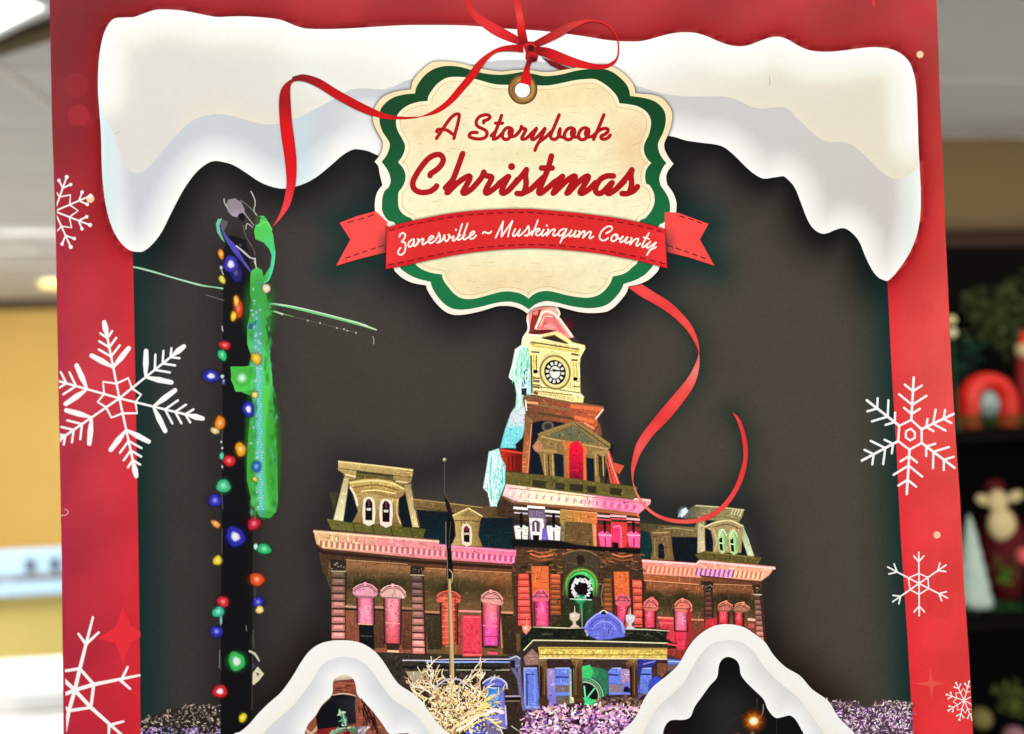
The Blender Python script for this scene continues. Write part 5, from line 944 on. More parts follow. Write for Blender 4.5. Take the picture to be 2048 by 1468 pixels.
for (z_, p, rx, ry, col, core, rot) in [
    (zC, (228,472), 5.5, 12, OR, None, -.3), (zC, (330,590), 13, 28, (38,32,120), None, -.3), (zC, (300,545), 17, 17, (62,54,176), wh_, 0), (zC, (229,570), 3, 4.6, (190,200,220), None, 0), (zC, (236,657), 6, 10, (224,206,70), None, -.35),
    (zC, (352,860), 10, 23, (226,70,30), None, -.2), (zC, (340,815), 6, 12, (250,176,60), None, 0), (zC, (320,926), 6.4, 10.5, (246,196,40), None, 0), (zC, (255,1140), 12.5, 9, RE, None, .4), (zC, (237,1212), 8.5, 13, GR, None, -.3), (zC, (155,1365), 18, 12.5, BL, wh_, .3), (zC, (237,1368), 4, 4, (170,220,214), None, 0), (zC, (247,1405), 3, 7, (90,110,170), None, 0), (zC, (487,1238), 9.6, 13.5, (246,190,30), None, -.3), (zC, (560,722), 8, 10.5, (246,214,190), None, -.3),
    (zg, (262,100), 6.5, 7.5, (236,206,110), None, 0), (zg, (236,158), 13, 16, (44,54,190), wh_, 0), (zg, (120,214), 11.5, 15, (240,140,36), None, 0), (zg, (100,245), 10, 6.5, (226,206,130), None, .6), (zg, (204,320), 11.5, 15, (242,166,36), None, 0), (zg, (158,366), 12.5, 12.5, RE, None, 0), (zg, (128,346), 4.6, 8, TE, None, 0), (zg, (135,468), 14, 15.5, (72,196,140), None, -.4), (zg, (101,526), 15.5, 12, BL, None, 0), (zg, (104,621), 10.5, 7, (240,150,70), None, .6),
    (zg, (258,620), 13, 14, (206,30,54), None, 0), (zg, (183,672), 21, 21, (48,46,182), wh_, 0), (zg, (299,722), 14.5, 11.5, GR, None, 0), (zg, (265,712), 4, 7, (206,240,220), None, 0), (zg, (111,768), 9.5, 10.5, (232,210,50), None, -.3), (zg, (270,845), 17, 13, (232,84,36), None, 0), (zg, (133,935), 13, 11.5, RE, None, 0), (zg, (114,976), 12.5, 11.5, (64,196,156), None, 0), (zg, (125,1010), 2.2, 11, (150,220,206), None, 0), (zg, (275,936), 12, 10.5, BL, None, 0), (zg, (281,967), 8, 8.5, (246,220,120), None, -.6), (zg, (107,1055), 12.5, 12.5, BL, None, 0),
    (zg, (188,1175), 19.5, 19.5, (62,196,96), wh_, 0), (zg, (121,1296), 14.5, 14.5, RE, wh_, 0), (zg, (213,1402), 8, 10, (242,220,30), None, .3), (zg, (262,440), 5.5, 5.5, (226,196,50), None, 0), (zg, (268,390), 9, 12, (50,110,200), None, 0)]:
    bulb(z_([p])[0], rx, ry, col, core, rot)
cw_ = Ink(0)
for P_ in ([(126,170),(126,190)], [(132,240),(128,300),(130,345)], [(128,380),(132,400)], [(128,495),(133,560)], [(262,550),(262,600)], [(130,640),(128,740)], [(262,880),(262,930)], [(126,1000),(124,1030)], [(226,1030),(228,1052)], [(255,1050),(258,1120)], [(120,1130),(118,1200)], [(122,1270),(126,1285)]): cw_.stroke(zg(P_), 1.4, random.choice([(130,130,124), (90,90,86), (70,68,66)]), smooth=2)
for p in ((130,315), (130,390), (126,290), (130,30)): cw_.disc(zg([p])[0], 2.2, (190,200,190))
cw_.stroke(zc([(1255,560),(1310,590),(1345,640),(1362,672)]), [4, 5, 4, 2], (206,200,176)); cw_.poly(zc([(1345,730),(1412,810),(1360,880),(1300,932),(1288,920),(1290,800)]), (226,220,186)); cw_.poly(zc([(1320,790),(1375,810),(1340,840)]), (130,120,96)); cw_.poly(zc([(1292,700),(1320,715),(1315,745),(1290,745)]), (60,64,80)); cw_.build('light_cord', pole)


# snow on top ------------------------------------------------------------
def back_col(X, Y):
    n = len(X); k = np.clip((X-200)/1600, 0, 1)
    c = np.outer(1-k, (203,209,218))+np.outer(k, (207,202,198))
    d = sdist(X, Y, SNOW)
    low = 1-np.clip((40-d)/34, 0, 1)
    c = mixc(c, (253,253,250), np.clip(1-d/56, 0, 1)**0.8)
    c = mixc(c, (203,232,238), np.exp(-((X-214)/18)**2)*(Y > 190)*.75)
    c = mixc(c, (198,226,236), np.exp(-((X-600)/34)**2)*0.55)
    c = mixc(c, (252,253,253), np.exp(-((X-735)/45)**2)*(Y > 200)*.5)
    c = mixc(c, (214,236,228), np.exp(-((X-1822)/14)**2)*(Y > 310)*.5)
    return c
def front_col(X, Y):
    k = np.clip((X-200)/1600, 0, 1)
    c = np.outer(1-k, (224,221,216))+np.outer(k, (227,219,202))
    d = sdist(X, Y, TOPL, False)
    c = mixc(c, (238,243,224), np.exp(-((d-44)/24)**2)*.7)
    c = mixc(c, (253,254,252), np.clip(1-(d-8)/56, 0, 1)**.9)
    db = sdist(X, Y, FRT, False); c = mixc(c, (238,228,204), np.exp(-db/20)*.6*(X > 350))
    hl = np.exp(-(np.hypot((X-1050)/330, (Y-105)/85))**2); c = mixc(c, (253,253,251), np.clip(hl*1.5, 0, 1))
    c = mixc(c, (240,251,246), np.exp(-sdist(X, Y, [(620,160),(720,210),(780,230)], False)/35)*.7)
    return c
sn = Ink(0); sn.poly(SNOW, back_col, grid=12); snow = sn.build('snow_drift', board)
fr = Ink(0); FP = crom(FRT, 4)+[p for p in crom(TOPL, 4)[::-1]]; fr.poly(FP, front_col, grid=12); fr.build('front_snow_layer', snow)
mk = Ink(0, True); mk.stroke(zW([(1643,690),(1648,740),(1650,800)]), 1.4, (170,168,160,.5)); mk.stroke(za([(175,400),(205,385)]), 1.4, (200,200,196,.5)); mk.build('scratch', snow)

# arches ------------------------------------------------------------------
def arch(AR, ARi, HO, name, hole_fn):
    A = crom(AR, 4); Ai = crom(ARi, 4); Hh = crom(HO, 4)
    def oc(X, Y):
        d = sdist(X, Y, A, False); di = sdist(X, Y, Ai, False)
        c = np.repeat(np.array([[251., 250, 247]]), len(X), 0)
        return mixc(c, (247,242,222), np.exp(-di/14)*np.clip((Y-1300)/120, 0, 1)*.8)
    def ic(X, Y):
        dh = sdist(X, Y, Hh, False); c = np.repeat(np.array([[218., 222, 227]]), len(X), 0)
        if AR is ARR: c[:] = (223,224,222)
        return mixc(c, (253,253,252), np.clip(1-(dh-4)/42, 0, 1)**1.2)
    o = Ink(0); o.poly(A, oc, grid=9); po = o.build('snow_arch', board)
    i = Ink(0); i.poly(Ai, ic, grid=8); i.build('inner_snow_layer', po)
    hole_fn(po, Hh)
def hole_left(po, Hh):
    h = Ink(1, detail=0)
    h.poly(Hh, lambda X, Y: np.where((Y < 1361)[:, None], np.array([[218., 200, 178]]), np.array([[138., 74, 55]])))
    LXY = zV
    cl = None
    # bricks as thin mortar lines, dark patches
    def ok(p): return inside(np.array([p[0]]), np.array([p[1]]), Hh)[0]
    h.poly(LXY([(745,198),(1092,172),(1120,260),(1140,380),(1150,450),(1180,470),(1150,480),(900,432),(700,465),(712,330),(728,230)]), (134,68,50))
    q = []; qc = []
    for r in range(26):
        y = 1365+r*4.6
        for cx in range(14):
            x = 640+cx*12+(6 if r % 2 else 0)+random.uniform(-1, 1)
            if x > 715 or (y < 1389 and 668 < x < 708):
                R = [(x, y), (x+10, y-.3), (x+10, y+3), (x, y+3.3)]
                if all(ok(p) for p in R): q.append(R); v = random.uniform(.7, 1.22); qc.append((150*v, 84*v, 62*v))
    h.quad(q, qc)
    for P_ in ([(930,280),(1045,268),(1045,298),(930,305)], [(760,340),(860,330),(855,352),(755,360)], [(820,375),(910,370),(905,395),(815,398)], [(940,215),(1100,205),(1100,228),(945,238)]):
        h.poly(LXY(P_), (96,44,34))
    h.poly(LXY([(740,198),(1092,170),(1098,182),(740,212)]), (34,16,14))
    h.build('brick_wall', po)
    hat = Ink(0)
    hat.poly(LXY([(690,478),(900,455),(1130,490),(1118,640),(1140,980),(960,1070),(420,1110),(388,870),(480,690),(580,600),(650,540)]), lambda X, Y: mixc(np.repeat(np.array([[14., 15, 20]]), len(X), 0), (54,52,58), np.exp(-((X-709)/4)**2)*.8))
    hat.stroke(LXY([(695,470),(800,448),(900,440),(1020,452),(1132,488)]), [1, 2, 2, 1], (238,214,196))
    hat.build('top_hat', po)
    hb = Ink(0); hb.poly(LXY([(418,1105),(800,1062),(850,1075),(760,1100),(640,1195),(600,1500),(400,1500)]), gx(634, (128,24,28), 672, (158,44,40)))
    hb.poly(LXY([(990,1020),(1140,990),(1145,1055),(1030,1060)]), (150,60,52)); hb.build('hat_band', po)
    gf = Ink(0); gf.poly(LXY([(1110,1072),(1370,1040),(1398,1060),(1290,1190),(1180,1500),(1060,1500),(1140,1140)]), gx(706, (62,56,66), 735, (204,196,200)))
    gf.poly(LXY([(1340,1060),(1398,1056),(1240,1200),(1190,1300)]), (244,240,240)); gf.poly(LXY([(1180,1110),(1260,1090),(1170,1180)]), (232,224,230)); gf.build('silver_gift', po)
    br = Ink(0)
    for k in range(34):
        x0 = random.uniform(1240, 1420); y0 = random.uniform(560, 900); dx = random.uniform(-40, 160); L2 = random.uniform(160, 420)
        pts = LXY([(x0+max(0, y0-560)*.35, y0), (x0+max(0, y0-560)*.35+dx*.5+random.uniform(-20, 20), y0+L2*.5), (x0+max(0, y0-560)*.35+dx, y0+L2)])
        if all(ok(p) for p in pts): br.stroke(pts, [1.6, .7], random.choice([(40,18,18), (62,30,26), (30,14,20)]), caps=False, smooth=3)
    for P_ in ([(1240,540),(1330,820),(1480,1000),(1540,1190)], [(1290,600),(1400,820),(1500,1100),(1580,1190)], [(1250,720),(1310,900),(1290,1020)], [(1180,690),(1210,800)], [(1440,1000),(1480,900),(1450,780)]):
        br.stroke(LXY(P_), [2.2, 1.4], (36,16,18), smooth=4)
    br.build('bare_twigs', po)
    cd_ = Ink(0)
    for P_ in ([(208,1080),(240,1190),(250,1400)], [(232,1130),(310,1160),(405,1060)], [(240,1190),(330,1180),(410,1100)]): cd_.stroke(LXY(P_), 1.8, (240,216,176), smooth=3)
    cd_.build('white_cord', po)
    ho = Ink(1, detail=0)
    LEAF1 = [(820,712),(870,765),(955,775),(930,810),(945,860),(990,888),(968,920),(965,960),(998,985),(985,1040),(930,1060),(880,1045),(862,1010),(900,985),(880,965),(800,965),(860,915),(870,880),(830,845),(775,855),(810,800)]
    ho.poly(LXY(LEAF1), gx(674, (120,164,138), 697, (30,86,62))); ho.poly(LXY([(815,730),(870,800),(850,850),(785,850),(815,800)]), (176,206,180)); ho.poly(LXY([(880,765),(950,778),(925,808),(890,800)]), (196,222,190))
    ho.poly(LXY([(935,900),(905,985),(870,1030),(880,960),(820,960),(885,905)]), (86,140,112)); ho.poly(LXY([(930,900),(965,920),(950,1000),(960,1040),(935,1050)]), (150,190,164)); ho.poly(LXY([(860,1005),(920,1030),(880,1046)]), (220,236,220))
    ho.poly(LXY([(640,1190),(690,1110),(740,1120),(800,1060),(850,1075),(960,1060),(940,1110),(880,1150),(700,1200),(640,1300)]), gx(658, (150,184,150), 694, (58,106,78)))
    ho.poly(LXY([(955,1085),(1010,1040),(1060,1060),(1110,1025),(1120,1070),(1155,1090),(1120,1170),(1060,1175),(990,1120)]), (72,122,92)); ho.poly(LXY([(960,1080),(1010,1045),(1050,1070),(1000,1095)]), (192,206,150)); ho.poly(LXY([(1050,1080),(1110,1040),(1105,1090)]), (130,170,130))
    ho.stroke(LXY([(760,1120),(860,1090),(940,1080)]), 1.2, (214,224,190)); ho.stroke(LXY([(880,780),(910,880),(940,1030)]), 1.3, (206,224,196))
    ho.build('holly_leaves', po)
    bb = Ink(0); bb.disc(LXY([(950,1150)])[0], 5.5, (120,30,34)); bb.disc(LXY([(985,1175)])[0], 4, (90,16,24)); bb.disc(LXY([(940,1135)])[0], 1.4, (230,150,140)); bb.disc(LXY([(965,1400)])[0], 22, (20,16,18)); bb.build('holly_berries', po)
def hole_right(po, Hh):
    h = Ink(2)
    def dc(X, Y):
        c = np.repeat(np.array([[11., 11, 12]]), len(X), 0); c = mixc(c, (36,36,36), np.clip((Y-1345)/60, 0, 1)*np.exp(-((X-1455)/60)**2)); return mixc(c, (40,12,14), np.exp(-np.hypot(X-1330, Y-1475)/20))
    h.poly(Hh, dc, grid=9); h.build('dark_window', po)
    l = Ink(0, True)
    LC = zJ([(912,758)])[0]
    l.stroke(zJ([(700,790),(800,735),(930,690)]), 1, (70,66,60,.5)); l.stroke(zJ([(935,600),(937,680),(935,720)]), 1.6, (90,74,52,.6)); l.stroke(zJ([(978,645),(975,700),(955,742)]), [1,1.6,1.5], (200,170,120,.9)); l.stroke(zJ([(1068,740),(1068,860)]), 1, (70,64,60,.6))
    l.blob(LC, 30, 30, [(0, (255,176,70,1)), (.3, (235,120,22,.85)), (.6, (130,60,14,.5)), (1, (60,26,8,0))], seg=28)
    l.blob(LC, 11, 10, [(0, (255,255,250,1)), (.55, (255,250,222,1)), (.8, (255,205,110,.9)), (1, (250,150,50,0))], seg=24)
    for a in range(8):
        an = a*math.pi/4+.2; l.stroke([(LC[0]+8*math.cos(an), LC[1]+8*math.sin(an)), (LC[0]+20*math.cos(an), LC[1]+20*math.sin(an))], [1.6, .3], (255,180,70,.5), smooth=0, caps=False)
    l.stroke(zJ([(902,800),(902,860)]), 6, (120,70,40,.5), caps=False); l.blob(zJ([(800,850)])[0], 8, 5, [(0, (190,80,70,.9)), (1, (90,30,26,0))]); l.blob(zJ([(905,850)])[0], 6, 9, [(0, (180,170,150,.7)), (1, (90,60,30,0))])
    l.build('glowing_lamp', po)
arch(ARL, ARLi, HOL, 'left', hole_left)
arch(ARR, ARRi, HOR, 'right', hole_right)

# snowflakes ----------------------------------------------------------------
CL = [(127.5,1600,95.5,-160)]     # keep right of left edge (directed upwards)
CLr = [(1867,-160,1873,0),(1873,0,1880,200),(1880,200,1903,734),(1903,734,1920,994),(1920,994,1946,1468)]
CL = [(129,1600,127,1468),(127,1468,121,990),(121,990,116,734),(116,734,99,0)]
WH = (252,252,251)
def flake(name, clip, fn):
    k = Ink(0, clip=clip); fn(k); k.build(name, board)
def sub(c, a, t, lat=0):
    dx, dy = a[0]-c[0], a[1]-c[1]; return (c[0]+dx*t-dy*lat, c[1]+dy*t+dx*lat)
def f1(k):
    c = zT([(525,720)])[0]; arms = zT([(400,90),(1060,290),(1215,888),(665,1365),(-40,1110),(-130,535)])
    inn = [sub(c, a, .19) for a in arms]; out = zT([(598,555),(702,690),(670,842),(460,878),(348,750),(392,585)])
    ring = []
    for i in range(6): ring += [inn[i], out[i]]
    # order of outer points matches clockwise arms
    k.stroke(ring, 4.4, WH, smooth=0, closed=True)
    for a in arms:
        k.stroke([c, sub(c, a, .45), sub(c, a, .95)], [4.4, 4.4, 5], WH, smooth=0)
        k.stroke([sub(c, a, .80), sub(c, a, .9), sub(c, a, .985)], [4, 12, 8.5], WH, smooth=3)
        for sg in (-1, 1):
            k.stroke([sub(c, a, .40), sub(c, a, .50, sg*.12), sub(c, a, .60, sg*.24)], [4, 11.5, 9], WH, smooth=3)
            for t, L in ((.56, .16), (.68, .13), (.80, .09)):
                k.stroke([sub(c, a, t-.02), sub(c, a, t+L*.62, sg*L*.85)], [4.6, 4.4], WH, smooth=0)
flake('snowflake', CL, f1)
def f2(k):
    c = z3([(362,270)])[0]; arms = z3([(375,42),(536,187),(538,403),(347,508),(168,374),(187,133)])
    hexo = [sub(c, a, .255) for a in arms]; hexi = [sub(c, a, .10) for a in arms]
    k.stroke(hexo, 5, WH, smooth=0, closed=True); k.stroke(hexi, 4.6, WH, smooth=0, closed=True)
    for a in arms:
        k.stroke([sub(c, a, .25), sub(c, a, 1)], 5, WH, smooth=0)
        for sg in (-1, 1):
            for t, L in ((.36, .14), (.52, .24), (.76, .15)): k.stroke([sub(c, a, t), sub(c, a, t+L*.72, sg*L)], 4.4, WH, smooth=0)
flake('snowflake', [(1903,734,1920,994)], f2)
def f3(k):
    c = z3([(396,866)])[0]; arms = z3([(395,741),(504,792),(510,924),(397,995),(291,939),(271,800)])
    hx = [sub(c, a, t) for a, t in zip(arms, (.32, .33, .34, .34, .34, .34))]
    k.stroke(hx, 3, WH, smooth=0, closed=True)
    for a in arms:
        k.stroke([c, a], 3, WH, smooth=0)
        for sg in (-1, 1): k.stroke([sub(c, a, .70), sub(c, a, .88, sg*.16)], 3, WH, smooth=0)
flake('snowflake', None, f3)
def f45(c, arms, sc, w0):
    def fn(k):
        n = len(arms); A = arms
        inn = [sub(c, a, .42) for a in A]; ring = []
        for i in range(n):
            b = A[(i+1) % n]; m = (((A[i][0]+b[0])/2-c[0]), ((A[i][1]+b[1])/2-c[1])); q = .66
            ring += [inn[i], (c[0]+m[0]*q, c[1]+m[1]*q)]
        k.stroke(ring, w0, WH, smooth=0, closed=True)
        for a in A:
            k.stroke([c, a], w0, WH, smooth=0); k.disc(a, sc, WH)
            for sg in (-1, 1):
                e = sub(c, a, .84, sg*.17); k.stroke([sub(c, a, .68), e], w0, WH, smooth=0); k.disc(e, sc*.85, WH)
    return fn
flake('snowflake', [(1928,1169,1946,1468)], f45(ze([(940,755)])[0], ze([(768,382),(1046,352),(1300,560),(1290,930),(1112,1165),(840,1165),(606,968),(568,630)]), 2.2, 1.9))
flake('snowflake', CL, f45(z1([(218,845)])[0], z1([(267,708),(362,783),(360,900),(283,988),(150,985),(70,905),(72,790),(158,705)]), 4, 3.2))
def f6(k):
    c = zd([(262,1005)])[0]; arms = zd([(453,235),(945,848),(850,1560),(130,1620),(-420,1170),(-320,440)])
    hx = zd([(315,785),(455,955),(430,1190),(190,1222),(0,1080),(40,830)])
    hx = zd([(315,778),(462,945),(432,1188),(200,1222),(50,1090),(60,815)])
    k.stroke(hx, 7, WH, smooth=0, closed=True)
    for h_, a in zip(hx, arms):
        k.stroke([c, h_], 7.5, WH, smooth=0); k.stroke([h_, a], [7.5, 4.5], WH, smooth=0)
    for P_, Q_ in (((380,520),((300,410),(515,395))), ((750,905),((820,760),(845,990))), ((625,1375),((775,1335),(620,1480)))):
        for q in Q_: k.stroke(zd([P_, q]), [6, 4.5], WH, smooth=0)
flake('snowflake', CL, f6)

# gift tag --------------------------------------------------------------------
sh = Ink(0, True)
def soft_edge(k, poly, r, col, a0, n=4, dx=0, dy=0):
    P0 = np.array(poly); rings = [np.array(shrink(poly, -r*i/n)) for i in range(n+1)]
    V = np.vstack(rings)+np.array([dx, dy]); m = len(P0); F = []; C = []
    for i in range(n+1): C += [tuple(col)+(a0*(1-i/n)**1.6,)]*m
    for i in range(n):
        for j in range(m): F.append((i*m+j, i*m+(j+1) % m, (i+1)*m+(j+1) % m, (i+1)*m+j))
    k._add(V, np.array(C, float), F, np.repeat(np.arange(n+1)*0.5/n, m))
soft_edge(sh, BO, 7, (30,24,20), .55); sh.build('tag_edge_shadow', board)  # drop shadow printed around the tag: dark rim fading outward
def cream_o(X, Y):
    c = np.repeat(np.array([[249., 227, 180]]), len(X), 0); return mixc(c, (255,247,232), np.clip((Y-265)/60, 0, 1))
tg = Ink(3); tg.poly(BO, cream_o, grid=10); tag_o = tg.build('gift_tag', board)
def green_c(X, Y):
    n = len(X); c = np.outer(np.clip((Y-240)/230, 0, 1), (22,118,68))+np.outer(1-np.clip((Y-240)/230, 0, 1), (14,70,36))
    return mixc(c, (38,102,60), np.exp(-np.hypot(X-1180, Y-600)/70)*.6)
gb = Ink(0); gb.poly(GO, green_c, grid=10); gb.build('green_border', tag_o)
def paper(X, Y):
    c = np.repeat(np.array([[249., 242, 204]]), len(X), 0)
    c = mixc(c, (244,222,168), np.exp(-(np.hypot((X-1130)/160, (Y-190)/42))**2)*.8)
    c = mixc(c, (240,208,160), np.exp(-(np.hypot((X-1270)/60, (Y-290)/70))**2)*.95)
    c = mixc(c, (243,214,166), np.exp(-(np.hypot((X-860)/70, (Y-260)/55))**2)*.65)
    c = mixc(c, (244,222,172), np.exp(-(np.hypot((X-1010)/170, (Y-562)/36))**2)*.95)
    c = mixc(c, (232,220,162), np.exp(-(np.hypot((X-1060)/140, (Y-310)/22))**2)*.5)
    c = mixc(c, (250,244,200), np.exp(-(np.hypot((X-1000)/220, (Y-425)/34))**2)*.8)
    c = mixc(c, (255,246,214), np.clip(1-sdist(X, Y, GI)/9, 0, 1)*.8)
    c += (rng.normal(0, 2.2, len(X)))[:, None]
    return c
pc = Ink(3); pc.poly(GI, paper, grid=6)
inn = shrink(GI, 8.5); pc.stroke(inn, 1.3, (226,190,140), smooth=0, closed=True)
pc.build('cream_paper', tag_o)
fl = Ink(0, True)
for k in range(420):
    x, y = random.uniform(800, 1295), random.uniform(165, 590)
    if inside(np.array([x]), np.array([y]), shrink(GI, 14))[0]:
        L = random.uniform(4, 22); an = random.gauss(0, .12) if x < 1180 or y > 330 else random.gauss(-.55, .15)
        fl.stroke([(x, y), (x+L*math.cos(an), y+L*math.sin(an))], random.uniform(.8, 1.8), random.choice([(214,196,140,.2), (200,200,130,.14), (255,252,220,.35), (222,190,140,.2)]), smooth=0, caps=False)
fl.build('paper_fibre', tag_o)
# banner
for nm, P_ in (('banner_tail', TAILL), ('banner_tail', TAILR)):
    t_ = Ink(0)
    lf = P_ is TAILL
    def tc(X, Y, lf=lf):
        c = np.repeat(np.array([[249., 78, 74]]), len(X), 0)
        d = (773-X) if lf else (X-1333)
        return mixc(c, (120,60,60), np.clip(1-d/22, 0, 1)**1.2*np.clip((Y-455)/30, 0, 1))
    t_.poly(P_, tc, grid=5)
    dl = ([[(135,885),(220,862),(290,838)], [(125,1068),(220,1035),(340,995)]] if lf else [[(1835,848),(1900,866),(1965,892)], [(1775,998),(1870,1030),(1985,1072)]])
    for e in dl:
        R = resamp(zA(e), 60); L = np.hypot(*(R[-1]-R[0])); n = max(3, int(L/16))
        for i in range(n):
            a, b = R[int(59*(i+.15)/n)], R[int(59*(i+.78)/n)]; t_.stroke([tuple(a), tuple(b)], 2.2, (96,24,26), smooth=0, caps=False)
    t_.build(nm, tag_o)
sb = Ink(0, True); soft_edge(sb, BANNER, 5, (60,10,12), .5); sb.build('banner_edge_shadow', tag_o)  # soft shadow rim printed around the banner, fading outward
bn = Ink(4)
def ban_c(X, Y):
    c = np.repeat(np.array([[222., 42, 42]]), len(X), 0)
    c = mixc(c, (244,56,60), np.clip(np.maximum((830-X)/60, (X-1270)/60), 0, 1))
    mid = np.interp(X, [773, 850, 950, 1050, 1150, 1250, 1333], [497, 480, 464, 458, 464, 478, 497])
    return mixc(c, (212,20,34), np.clip((np.abs(Y-mid)-30)/10, 0, 1)*.8)
bn.poly(BANNER, ban_c, grid=5); ban = bn.build('name_banner', tag_o)
st = Ink(0)
for E, off in ((BTOP, 7.5), (BBOT, -7.5)):
    R = resamp(crom(E, 4), 400); 
    for i in range(28):
        a, b = R[int(399*(i+.22)/28)], R[int(399*(i+.85)/28)]
        st.stroke([(a[0], a[1]+off), (b[0], b[1]+off)], 2.4, (112,14,20), smooth=0, caps=False)
st.build('banner_stitching', tag_o)
# lettering
RL = (176,16,22)
def write(name, zf, strokes, wd, col, parent, dots=(), kind=0):
    t_ = Ink(kind)
    for P_ in strokes: t_.stroke(zf(P_), wd, col, smooth=5)
    for (p, r) in dots: t_.disc(zf([p])[0], r, col)
    t_.build(name, parent)
write('title_lettering', zL, [
 [(70,360),(130,270),(210,155),(270,103),(310,100),(314,125),(300,200),(275,290),(258,360)], [(74,288),(84,266),(130,262),(190,275),(240,312)],
 [(578,192),(582,172),(620,158),(646,135),(632,110),(590,106),(535,125),(502,165),(500,210),(530,240),(590,268),(615,302),(600,345),(550,365),(480,362),(427,342),(428,314),(455,296),(508,297)],
 [(772,112),(740,200),(705,290),(682,368)], [(686,370),(730,352),(785,298)], [(706,196),(782,196)], [(658,332),(705,285)],
 [(884,262),(852,243),(812,258),(786,300),(782,345),(806,370),(842,366),(872,330),(888,282),(878,255)], [(858,275),(852,312),(878,340),(920,330),(960,292)],
 [(925,328),(975,270),(985,232)], [(985,230),(1000,252),(1032,262),(1012,310),(990,352),(1000,370),(1042,356),(1092,308)],
 [(1086,312),(1148,252)], [(1148,256),(1112,325),(1094,366),(1126,368),(1182,318),(1238,252)], [(1240,256),(1190,370),(1150,440),(1132,488)], [(1170,402),(1240,352),(1310,285)],
 [(1392,106),(1350,210),(1306,310),(1302,350),(1330,370),(1368,358),(1396,312),(1402,256)], [(1402,258),(1388,300),(1396,336),(1440,348)],
 [(1556,262),(1522,246),(1482,260),(1452,305),(1450,348),(1478,372),(1518,366),(1550,326),(1560,282),(1548,256)], [(1530,282),(1524,312),(1546,342),(1606,344)],
 [(1708,262),(1674,246),(1634,260),(1604,305),(1602,348),(1630,372),(1670,366),(1702,326),(1712,282),(1700,256)], [(1682,282),(1676,312),(1698,342),(1750,336),(1800,292)],
 [(1874,106),(1830,215),(1764,370)], [(1780,312),(1830,270),(1880,252),(1916,262),(1914,290),(1880,318),(1846,334),(1848,360),(1880,368),(1920,352),(1942,325)]], 7.0, RL, tag_o)
write('title_lettering', zM, [
 [(214,240),(222,222),(270,190),(312,145),(326,102),(306,66),(262,62),(196,98),(125,185),(74,275),(68,330),(95,368),(150,384),(212,375),(252,350),(270,328)],
 [(492,52),(450,170),(405,285),(358,385)], [(345,345),(410,275)], [(366,384),(440,310),(505,262),(548,244),(552,268),(520,330),(494,378),(510,390),(570,352),(645,268)],
 [(600,320),(652,258),(672,212)], [(672,210),(690,240),(738,250),(730,285),(700,340),(686,378),(704,388),(766,346),(826,288)],
 [(800,308),(880,248)], [(884,248),(850,310),(824,374),(842,390),(896,354),(962,272)],
 [(900,346),(985,255),(1036,190)], [(1036,188),(1028,240),(1034,300),(1024,360),(1000,392),(956,392)], [(1005,390),(1070,358),(1140,292)],
 [(1250,72),(1220,180),(1176,290),(1142,372),(1156,390),(1210,352),(1280,290)], [(1164,175),(1256,175)], [(1105,325),(1180,255)],
 [(1342,248),(1300,320),(1264,390)], [(1275,300),(1345,246)], [(1275,384),(1350,310),(1410,260),(1450,244),(1446,272),(1410,335),(1382,390)], [(1396,384),(1470,305),(1530,256),(1562,244),(1558,272),(1520,335),(1494,380),(1514,390),(1570,356),(1625,300)],
 [(1778,243),(1725,243),(1672,268),(1636,318),(1626,368),(1650,392),(1690,378),(1760,305)], [(1768,300),(1740,350),(1724,384),(1750,390),(1810,348),(1872,288)],
 [(1800,358),(1885,262),(1936,192)], [(1936,190),(1928,240),(1934,300),(1924,360),(1900,392),(1852,392)], [(1905,390),(1950,370),(1984,334)]], 11.6, RL, tag_o, dots=[((910,163), 7.2)])
WC = (255,250,238)
write('place_lettering', zN, [
 [(140,318),(150,282),(192,264),(222,288),(208,345),(172,392),(212,400),(228,450),(216,530),(182,574),(138,580),(116,548),(136,504),(155,482)],
 [(350,355),(312,366),(275,405),(268,450),(296,466),(330,430),(352,375)], [(356,392),(342,440),(362,455),(398,420)],
 [(405,352),(416,362),(393,432)], [(396,430),(436,374),(478,346),(490,362),(470,412),(488,432),(532,398)],
 [(525,402),(590,366),(636,322),(612,304),(578,332),(562,385),(588,412),(640,390),(682,348)], [(655,378),(700,312),(716,262)], [(716,262),(732,318),(728,375),(690,405)], [(712,402),(760,372),(788,322)],
 [(785,318),(800,290),(800,355),(822,386),(858,350),(872,300),(852,285)], [(862,320),(900,330),(935,310)], [(936,312),(914,362),(932,376),(985,335)],
 [(1056,130),(1022,235),(990,330),(1004,366),(1048,340)], [(985,335),(1030,290)], [(1136,124),(1100,225),(1070,320),(1084,360),(1128,336)], [(1048,340),(1095,290)],
 [(1120,338),(1190,302),(1236,254),(1212,240),(1180,270),(1162,322),(1186,350),(1226,336),(1260,298)],
 [(1356,270),(1380,246),(1420,264),(1455,266),(1482,240)],
 [(1545,332),(1600,215),(1655,95)], [(1656,96),(1640,200),(1632,316)], [(1636,312),(1710,200),(1792,86)], [(1792,88),(1752,200),(1726,314)],
 [(1832,206),(1798,280),(1814,310),(1862,270),(1902,210)], [(1902,210),(1872,290),(1892,305),(1945,262)], [(1930,275),(1990,215),(2022,158)], [(2022,158),(2036,215),(2024,280),(1974,300)]], 3.3, WC, tag_o, dots=[((966,217), 2.1)])
